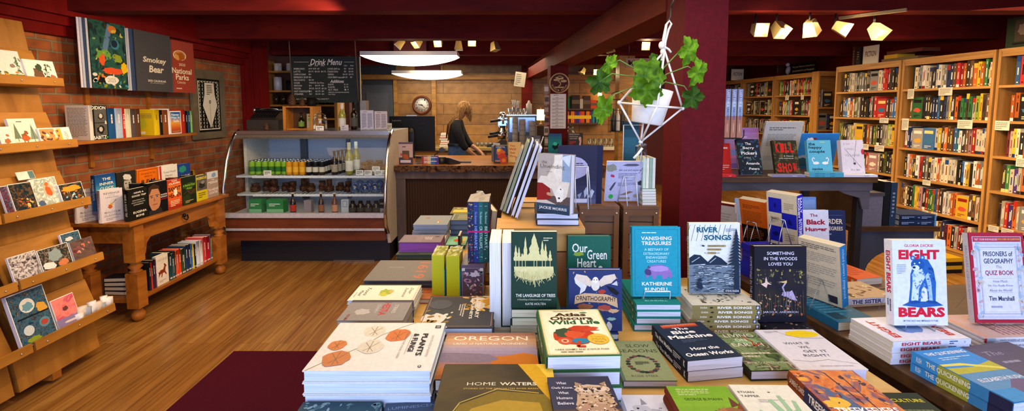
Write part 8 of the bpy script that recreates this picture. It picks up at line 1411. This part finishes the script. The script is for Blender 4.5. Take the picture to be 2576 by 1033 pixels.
# ------------------------------------------------------------------ lamps under the ceiling
SHD = M('a8905a', .35, .5, .08)
def head(px, py, Y, s, dx, dz, dy, lit, label, top=2.16):
    c = ony(px, py, Y); d = Vector((dx, dy, dz)).normalized(); q = Matrix.Translation(c) @ d.to_track_quat('Z', 'Y').to_matrix().to_4x4() @ RZ(45)
    r = root('track_spotlight', tuple(c), label, 'spotlight', 'track spotlights')
    mb = MB(); mb.lathe([(s * .36, -s * .55), (s * .42, -s * .5), (s * .66, s * .5), (s * .6, s * .5), (s * .38, -s * .3)], SHD, 4, q, cap=False); mb.lathe([(s * .4, -s * .53), (.001, -s * .54)], SHD, 4, q, cap=False)
    mb.sm = [False] * len(mb.sm); put(mb, 'shade', r)
    mb = MB(); mb.lathe([(s * .3, -s * .3), (s * .42, s * .2), (.001, s * .22)], glow('spot_lit', 'ffe2a0', 26) if lit else glow('spot_dim', 'ffd890', 1.2), 4, q, cap=False); put(mb, 'bulb', r)
    if lit: pl = bpy.data.lights.new('bulb_light', 'POINT'); pl.energy = 3.0; pl.color = (1, .74, .42); pl.shadow_soft_size = .03; po = bpy.data.objects.new('bulb_light', pl); COL.objects.link(po); po.location = c + d * s * 1.1
    mb = MB(); b_ = q @ Vector((0, 0, -s * .45)); mb.tube([b_, (b_.x, b_.y, b_.z + s * .4), (b_.x, b_.y, top)], s * .07, BLACK, 6); put(mb, 'stem', r)
for i, (px, py, dx, dz, dy, lit) in enumerate(((1908, 73, 0, -.3, -1, 1), (1961, 73, .15, -.7, -.6, 1), (2040, 70, .4, -.8, .3, 0), (2118, 71, .8, -.5, -.5, 1), (2208, 77, .15, -.8, -.7, 1))): head(px, py, 3.38, .1, dx, dz, dy, lit, f'pale brass track spotlight in front of the bookcases, {ORD[i+1]} from the pillar', 2.165)
mb = MB(); p, q = ony(2160, 62, 3.3), ony(2250, 47, 3.3); mb.bar((p.x, 3.5, 2.15), (q.x, 3.2, 2.15), .025, .02, M('8a7a5a', .4, .5)); solo(mb, 'ceiling_track', I4, 'short pale lighting track over the last bookcase spotlight', 'light track')
for i, (px, py, dx, dz, dy, lit) in enumerate(((1007, 110, -.6, -.7, -.2, 0), (1050, 107, -.5, -.7, -.6, 1), (1104, 106, -.2, -.4, -1, 1), (1154, 115, .0, -1, -.1, 0), (1187, 104, .1, -.4, -1, 1), (1245, 117, .2, -1, -.2, 0))): head(px, py, 5.35, .095, dx, dz, dy, lit, f'pale brass track spotlight above the counter, {ORD[i+1]} from the drink menu side', 2.4)
for i, (px, py, dx, dz, dy, lit) in enumerate(((1534, 121, .2, -1, -.1, 0), (1622, 114, 0, -.3, -1, 1))): head(px, py, 4.95, .09, dx, dz, dy, lit, ['dark track spotlight above the left leaves of the hanging plant'.replace('left ', ''), 'brightly shining track spotlight beside the plant rope'][i], 2.4)
for i, (px, py, dx, dz, dy, lit) in enumerate(((1465, 178, -.5, -.8, -.3, 0), (1499, 180, 0, -.3, -1, 1), (1540, 182, 0, -1, -.2, 0), (1529, 196, .1, -1, -.1, 0), (1551, 197, .1, -1, -.1, 0))): head(px, py, 6.75 if i < 3 else 7.25, .085, dx, dz, dy, lit, f'small far track spotlight over the nook, {ORD[i+1]} from the round sign', 2.4)
for i, (p0, p1, y0, y1, Y, l) in enumerate(((905, 1150, 139, 161, 5.75, 'long glowing bowed ceiling light nearer the camera over the counter'), (985, 1160, 185, 198, 7.5, 'long glowing bowed ceiling light over the back counter'))):
    a, b = ony(p0, y0, Y), ony(p1, y1, Y); w = b.x - a.x; dz = a.z - b.z; n = 20
    r = root('ceiling_light', ((a.x + b.x) / 2, Y, a.z), l, 'ceiling light')
    mb = MB(); mb.prism([(w / 2, .0)] + [(w / 2 - w * j / n, -dz * (1 - (2 * j / n - 1) ** 2) ** .8) for j in range(n + 1)][1:-1] + [(-w / 2, 0)], 0, .28, glow('diffuser', 'fff4e0', 5.5), XZ); part(mb, 'diffuser', r)
    mb = MB(); mb.box(-w / 2, 0, 0.0005, w / 2, .28, .05, WHITE); mb.box(-.2, .1, .05, .2, .18, 2.42 - a.z, M('6a2018', .6)); part(mb, 'housing', r)
a, b = ony(1573, 170, 4.6), ony(1632, 147, 4.6)
mb = MB(); mb.box(a.x, 4.585, a.z, b.x + .12, 4.6, b.z, M('9a6a3a', .5)); mb.T = T(0, 4.584, 0) @ RX(90); mb.text('MO', (a.x + b.x) / 2 - .02, (a.z + b.z) / 2, .14, .055, 0, C('4a1c14'), .03); mb.T = I4; mb.tube([(a.x + .03, 4.592, b.z), (a.x + .03, 4.592, 2.17)], .003, BLACK, 5); solo(mb, 'hanging_sign', I4, 'small tan wooden sign lettered in dark red, half hidden by the plant leaves', 'sign')
SOLO2 = (27, 24, 0, 0, 0, 0); SOLO3 = (6, 0, 0, 0, 0, 0)
# ------------------------------------------------------------------ bookcases on the turned wall
PAL = {'K': ('1a1818', 'black'), 'D': ('38281e', 'dark brown'), 'B': ('6a4528', 'brown'), 'C': ('cfc09c', 'cream'), 'W': ('d8d2c4', 'white'), 'G': ('2a6a30', 'green'), 'g': ('68702c', 'olive'), 'T': ('2a6a6a', 'teal'), 'N': ('222c50', 'navy'), 'b': ('34649a', 'blue'), 'R': ('b0201c', 'red'), 'O': ('d2601c', 'orange'), 'Y': ('d8ac1c', 'yellow'), 'P': ('4a2c72', 'purple'), 'p': ('c08a88', 'pink'), 'S': ('86827a', 'grey'), 'L': ('9ab02c', 'lime'), 'M': ('641c22', 'maroon')}
SHELF_Z = (1.69, 1.39, 1.09, .79, .49, .19); ROWN = ['top', 'second', 'third', 'fourth', 'fifth', 'lowest']
YAW = -84.8
def bookcase(o, length, label, depth=.26, zs=SHELF_Z, yaw=YAW, top=1.995):
    mx = T(*o) @ RZ(yaw); r = empty('bookcase', mx, label, 'bookcase')
    for x in (0, length - .022): mb = MB(); mb.box(x, 0, 0, x + .022, depth, top, OAKV); part(mb, 'side_panel', r)
    mb = MB(); mb.box(.022, 0, top - .022, length - .022, depth, top, OAK); mb.box(.022, .004, top - .065, length - .022, .02, top - .022, OAK); part(mb, 'top_board', r)
    mb = MB(); mb.box(.022, depth - .012, .1, length - .022, depth, top - .022, OAK); part(mb, 'back_panel', r)
    for z in zs: mb = MB(); mb.box(.022, 0, z - .022, length - .022, depth - .012, z, OAK); part(mb, 'shelf_board', r)
    mb = MB(); mb.box(.022, .01, 0, length - .022, .03, zs[-1] - .022, OAK); part(mb, 'plinth', r)
    return r, mx
MASS = MB(); GS = random.Random(21); SBM = {}
def shelfbook(t, h, d, c, face, k):
    mb = MB(); cm = C(c); pg = M('cfc4ac', .8)
    mb.box(0, 0, 0, t, d, h, cm); mb.poly([(.0018, .002), (t - .0018, .002), (t - .0018, d - .001), (.0018, d - .001)], h + .0003, pg)
    g = random.Random(k); ink = ['e0d8c4', 'e0c87a', '1a1816', 'e8e4dc'][k % 4] if sum(lin(c)) < .9 else ['3a2a20', '1f2f5a', '8a2018', '2a2a2a'][k % 4]
    if face: art(mb, [('b', .5, .4, .34, .2, ['d89a3a', '3a6a8a', 'c8503a', 'e0d8c0'][k % 4], k), ('r', .12, .74, .88, .88, ink), ('n', .2, .06, .8, .2, 2, ink)], t, h, RX(90))
    else:
        e = [('r', .36, .34, .64, .34 + g.uniform(.2, .4), ink), ('r', .42, .8, .6, .86 + g.uniform(0, .06), ink)] if k % 3 else [('r', .26, .3, .44, .72, ink), ('r', .56, .36, .74, .8, ink)]
        if k % 5 == 0: e.append(('r', 0, .0, 1, .12, ink))
        if k % 7 == 1: e.append(('r', 0, .8, 1, 1, ['b02a20', '1f3f7a', 'd8b03a'][k % 3]))
        art(mb, e + [('r', .3, .06, .7, .1, ink)], t, h, RX(90))
    return mb
def row(case_mx, where, ri, spec, x0, solo_n, zs=SHELF_Z, hmax=.25, depth=.17, fillup=True):
    x = x0; i = 0; n = 0
    toks = spec.split()
    L = .835
    while x < L and n < 60:
        tk = toks[n % len(toks)]
        if n >= len(toks) and not fillup: break
        c, nm = PAL[tk[0]]; face = tk.endswith('!'); n += 1
        t = GS.uniform(.10, .125) if face else GS.uniform(.018, .034); h = GS.uniform(.195, .24) if not face else GS.uniform(.2, .23); h = min(h, hmax)
        t = min(t, .846 - x); v = GS.uniform(.82, 1.18); c2 = ''.join('%02x' % min(255, int((int(c[j:j + 2], 16) * .82 + 16) * v)) for j in (0, 2, 4)); k = GS.randrange(1000)
        mb = shelfbook(t, h, depth, c2, face, k); mx = case_mx @ T(x, .018 + GS.uniform(0, .012), zs[ri] + .0004)
        if n <= solo_n:
            o = mb.build('book', mx=mx); tag(o, f'{nm} book{" face out" if face else ""}, {ORD[n] if n < len(ORD) else "last"} from the far end, {ROWN[ri]} shelf, {where}', 'book', f'books on the {ROWN[ri]} shelf of the {where}')
        else:
            b0 = len(MASS.v); MASS.v += [mx @ vv for vv in mb.v]; MASS.f += [tuple(b0 + q for q in f) for f in mb.f]; MASS.mi += [MASS.idx(mb.mats[m_]) for m_ in mb.mi]; MASS.sm += mb.sm
        x += t + .0012
# near cases: far end origins on the turned line
A_ = 4.5
def on_line(Y, a=A_): return (a - .0906 * Y / .9959 * 1.0, Y, 0)
P0 = Vector((3.97, 5.823, 0)); DV = Vector((.0906, -.9959, 0)); UL = .87
C1, m1 = bookcase(tuple(P0), UL, 'oak fiction bookcase with the paper sign on top, farther along the wall')
C2, m2 = bookcase(tuple(P0 + DV * .8905), UL, 'wide oak fiction bookcase in the middle of the near wall run')
C3, m3 = bookcase(tuple(P0 + DV * 1.781), UL, 'oak fiction bookcase running out of the picture beside the quiz book')
wide = 'middle bookcase'
for ri, sp in enumerate(('K C S S W C S D K C W C S N N B R R O D B O Y O G K C', 'B G! K K D K N N b K N S Y D O D G G D G C L Y D', 'W N N S! b! W Y D O B B b T W D B p R C C C W G', 'K W O S D W R D S D W C O C C C C W C K K b W Y', 'B B C D K G Y Y p K R G G L b O D W W C O O Y!', 'M O K W R K S C g C R R D K S C B N')): row(m2, wide, ri, sp, (.10, .09, .07, .08, .06, .05)[ri], SOLO2[ri])
for ri, sp in enumerate(('b R R O L W O Y C R', 'O O K! C! R W', 'M C Y C K O! b D', 'D G C P C O O Y D C K', 'D C R P O C S! K K B', 'K S T K D N K')): row(m3, 'near cut-off bookcase', ri, sp, .12 - .01 * ri, SOLO3[ri])
for ri, sp in enumerate(('D D K S C C S K g S S S D D S! C W R R D D', 'D B b b C O C B g W D D D K K S D R R!', 'g g K D S C L C Y! D D O S K', 'p! C D D g K D S B C K D O', 'K D C B S R D K C O', 'D K B C S D K B')): row(m1, 'sign-topped bookcase', ri, sp, .08, 0)
# far cases
a2 = 4.82; F0 = Vector((a2 - .0906 * 8.38, 8.38, 0)); 
for i in range(3):
    o = F0 + DV * (.8905 * (i - 1)) * 1.0
    if i == 0: o = F0 - DV * .8905
    _, mf = bookcase(tuple(o), UL, ['oak bookcase farthest along the wall behind the desert spines', 'small-looking far oak bookcase holding two visible rows of books', 'far oak bookcase with the black sign and bird figure on top'][i])
    for ri, sp in enumerate(('S C S g D! K D R K D S K D K', 'C D! B D K C S g D K C D', 'B D S K C') if i < 2 else ('L G R R D D G K W O C C D B O D D R R', 'D D R W G Y T S p R D K! D D G B', 'O D K Y R S C')): row(mf, 'far', ri, sp, .12, 0)
# corner case facing the camera
cx_ = 4.26; _, mc = bookcase((4.16, 6.44, 0), .5, 'narrow oak bookcase set across the corner, facing the room', .15, (1.51, 1.2, .9, .6, .3), 0)
mb_ = shelfbook(.11, .22, .03, '38402a', True, 3)
row(mc, 'corner', 0, 'S W D!', .03, 0, (1.51, 1.2), .25, .1, False); row(mc, 'corner', 1, 'S! b D!', .03, 0, (1.51, 1.2), .25, .1, False)
mo = MASS.build('shelf_books'); tag(mo, 'books filling the farther bookcase shelves', 'books', None, 'stuff')
# shelf cards
def talk(mx, x, ri, w, h, l):
    mb = MB(); mb.box(0, -.0022, -h + .004, w, -.001, .004, C('d4ccb4')); art(mb, [('n', .08, .12, .92, .88, max(3, int(h * 60)), '8a8270')], w, h, T(0, -.0022, -h + .004) @ RX(90)); solo(mb, 'shelf_card', mx @ T(x, 0, SHELF_Z[ri] - .003), l, 'shelf card', 'handwritten shelf cards')
for m_, wn, L in ((m2, wide, ((.08, 0, .07, .1), (.40, 0, .13, .075), (.04, 1, .075, .12), (.60, 1, .13, .08), (.31, 3, .08, .05), (.33, 4, .06, .035), (.42, 4, .06, .03))), (m1, 'sign-topped bookcase', ((.66, 1, .11, .055), (.42, 2, .12, .065), (.62, 2, .12, .065))), (m3, 'near cut-off bookcase', ((.02, 1, .11, .08), (.2, 2, .1, .07), (.04, 4, .08, .05), (.14, 4, .09, .05)))):
    for j, (x, ri, w, h) in enumerate(L): talk(m_, x, ri, w, h, f'cream handwritten shelf card on the {ROWN[ri]} shelf edge, {ORD[j+1]} reading down the {wn}')
for x, w in ((.28, .08), (.62, .06)):
    mb = MB(); mb.box(0, -.0022, -.07, w, -.001, .0, C('d4ccb4')); art(mb, [('n', .1, .1, .9, .9, 4, '8a8270')], w, .07, T(0, -.0022, -.07) @ RX(90)); solo(mb, 'shelf_card', mf @ T(x, 0, 1.688), f'cream shelf card on the far bookcase under the black sign, {"wider" if w > .07 else "narrower"} one', 'shelf card', 'handwritten shelf cards')
# signs and books on top
TP = 1.9955
def fsign(mx, w, h, label):
    mb = MB(); mb.box(0, 0, 0, w, .012, h, C('cfc6ae')); art(mb, [('t', 'FICTION', .52, .55, .72, .3, '3a3028', .01, .1)], w, h, RX(90)); solo(mb, 'paper_sign', mx, label, 'sign')
fsign(m1 @ T(.36, .02, TP), .2, .2, 'cream hand-lettered fiction sign on top of the near bookcases')
fsign(T(F0.x - .08, F0.y + .9, 0) @ RZ(0) @ T(-.02, -.7, TP), .22, .2, 'cream hand-lettered fiction sign on the farthest bookcase')
mb = MB(); mb.box(0, 0, 0, .5, .012, .16, C('12120f')); art(mb, [('t', 'May your life be as awesome as', .5, .68, .9, .2, 'b0a88a'), ('t', 'you pretend it is on Facebook', .5, .32, .9, .2, 'b0a88a')], .5, .16, RX(90)); solo(mb, 'slogan_sign', mf @ T(.3, .06, TP), 'black sign with a two-line slogan on the far bookcase', 'sign')
bd = empty('bird_figure', mf @ T(.2, .08, TP), 'small pale bird figurine beside the black slogan sign', 'figurine')
mb = MB(); mb.ball((0, 0, .08), .04, .035, .065, M('8a8a90', .5), 12, RY(14)); mb.lathe([(.012, 0), (.012, .03)], M('6a5a4a'), 8); part(mb, 'body', bd)
mb = MB(); mb.ball((-.015, 0, .165), .03, .028, .03, M('b0aeb4', .5), 12); mb.lathe([(.01, 0), (.001, .03)], M('c8a03a'), 8, T(-.04, 0, .165) @ RY(-90)); part(mb, 'head', bd)
for i, (mx, x, c, w, h, l) in enumerate(((m1, .2, '4a2a20', .03, .22, 'dark brown upright book beside the near fiction sign'), (m1, .25, '2a2420', .06, .2, 'black upright book touching the near fiction sign'), (m3, .02, '2a3424', .25, .25, 'large dark framed picture book on top of the cut-off bookcase'), (mf, .0, '3a1a18', .04, .2, 'dark red upright book at the end of the far bookcase top'))):
    mb = MB(); mb.box(0, 0, 0, w, .15 if w < .1 else .03, h, C(c)); 
    if w > .2: art(mb, [('r', .25, .2, .8, .9, '4a3a30'), ('b', .5, .6, .16, .2, '7a6a5a', 3), ('r', .2, .1, .9, .16, '15120f')], w, h, RX(90))
    else: art(mb, [('n', .25, .3, .75, .8, 4, '8a7a60')], w, h, RX(90))
    solo(mb, 'book', mx @ T(x, .03, TP), l, 'book')
for i, (c, w, h) in enumerate((('6a5a3a', .42, .03), ('b8902a', .16, .04), ('5a3024', .4, .035))):
    mb = MB(); mb.box(0, 0, 0, w, .2, h, C(c)); solo(mb, 'book', m2 @ T(-.28 + .03 * i, .02, TP + (0, .0305, .071)[i]), ['long olive brown book, lowest of three lying on the near bookcases', 'short mustard book lying between two long ones on the near bookcases', 'long red-brown book, topmost of three lying on the near bookcases'][i], 'book')
for i, (x, y, c, l) in enumerate(((.05, -.25, 'c8b02a', 'yellow-striped book stack front at the foot of the middle bookcase'), )): 
    for k in range(4): mb = MB(); mb.box(0, 0, 0, .34, .2, .035, C(['15151a', 'b8941c', '1a1a1c', 'c8a01c'][k])); art(mb, [('n', .1, .3, .9, .7, 1, ['b8941c', '15151a'][k % 2])], .34, .035, RX(90)); solo(mb, 'book', m2 @ T(.42, -.22, .0005 + .0355 * k), f'black and yellow book lying on the floor by the middle bookcase, {ORD[4-k]} from the top', 'book', 'black and yellow books on the floor')
# ------------------------------------------------------------------ light
def area(name, loc, rot, sx, sy, e, c):
    l = bpy.data.lights.new(name, 'AREA'); l.shape = 'RECTANGLE'; l.size = sx; l.size_y = sy; l.energy = e; l.color = c
    o = bpy.data.objects.new(name, l); COL.objects.link(o); o.location = loc; o.rotation_euler = rot; return o
def spot(name, loc, to, e, c=(1, .72, .40), ang=75, r=.03):
    l = bpy.data.lights.new(name, 'SPOT'); l.energy = e; l.color = c; l.spot_size = R(ang); l.spot_blend = .6; l.shadow_soft_size = r
    o = bpy.data.objects.new(name, l); COL.objects.link(o); o.location = loc
    o.rotation_euler = (Vector(to) - Vector(loc)).to_track_quat('-Z', 'Y').to_euler(); return o
def point(name, loc, e, c=(1, .68, .36), r=.06):
    l = bpy.data.lights.new(name, 'POINT'); l.energy = e; l.color = c; l.shadow_soft_size = r
    o = bpy.data.objects.new(name, l); COL.objects.link(o); o.location = loc; return o
area('window_daylight', (.6, -1.1, 1.35), (R(82), 0, 0), 4.8, 1.6, 84, (.46, .62, 1.0)).data.spread = R(120)
WARM = (1, .72, .42)
area('overhead_fill_aisle', (-1.0, 2.6, 2.15), (0, 0, 0), 2.6, 2.2, 62, WARM)  # added warm fill over the aisle, no fixture hangs here
area('overhead_fill_right', (2.9, 3.0, 2.15), (0, R(-4), 0), 1.6, 3.0, 72, WARM)  # added warm fill towards the near bookcases, besides the track spots
area('overhead_fill_table', (.6, 1.3, 2.1), (0, 0, 0), 1.6, 1.2, 17, (1, .93, .84))  # added soft fill on the table books, stands for no fitting
area('overhead_fill_far', (2.6, 6.2, 2.12), (0, 0, 0), 1.6, 2.4, 75, WARM)  # added warm fill lifting the far bookcases, without a fixture
area('ceiling_lamp_cafe', (-.6, 6.7, 2.12), (0, 0, 0), 2.0, 1.6, 46, (1, .8, .55))
spot('track_spot', (-1.0, 1.5, 2.1), (-2.6, 2.5, 1.0), 62, WARM, 95)
spot('track_spot', (-1.2, 2.7, 2.1), (-2.9, 3.7, .9), 62, WARM, 85)
spot('track_spot', (-1.0, 3.0, 2.1), (-3.1, 4.3, 1.6), 48, WARM, 80)
for x, tx, ty in ((1.9, 4.1, 5.0), (2.3, 4.1, 4.2), (2.7, 4.1, 3.6)): spot('track_spot', (x, 3.3, 2.05), (tx, ty, 1.0), 70, WARM, 90)
w = bpy.data.worlds.new('world'); SC.world = w; w.use_nodes = True
w.node_tree.nodes['Background'].inputs[0].default_value = (.9, .62, .5, 1); w.node_tree.nodes['Background'].inputs[1].default_value = .3
SC.view_settings.view_transform = 'Standard'; SC.view_settings.look = 'Medium Contrast'; SC.view_settings.exposure = 0.0
SC.cycles.use_denoising = True
SC.cycles.max_bounces = 7; SC.cycles.diffuse_bounces = 3; SC.cycles.glossy_bounces = 3; SC.cycles.transparent_max_bounces = 16; SC.cycles.caustics_reflective = False; SC.cycles.caustics_refractive = False
SC.cycles.sample_clamp_indirect = 6
bpy.context.view_layer.update()
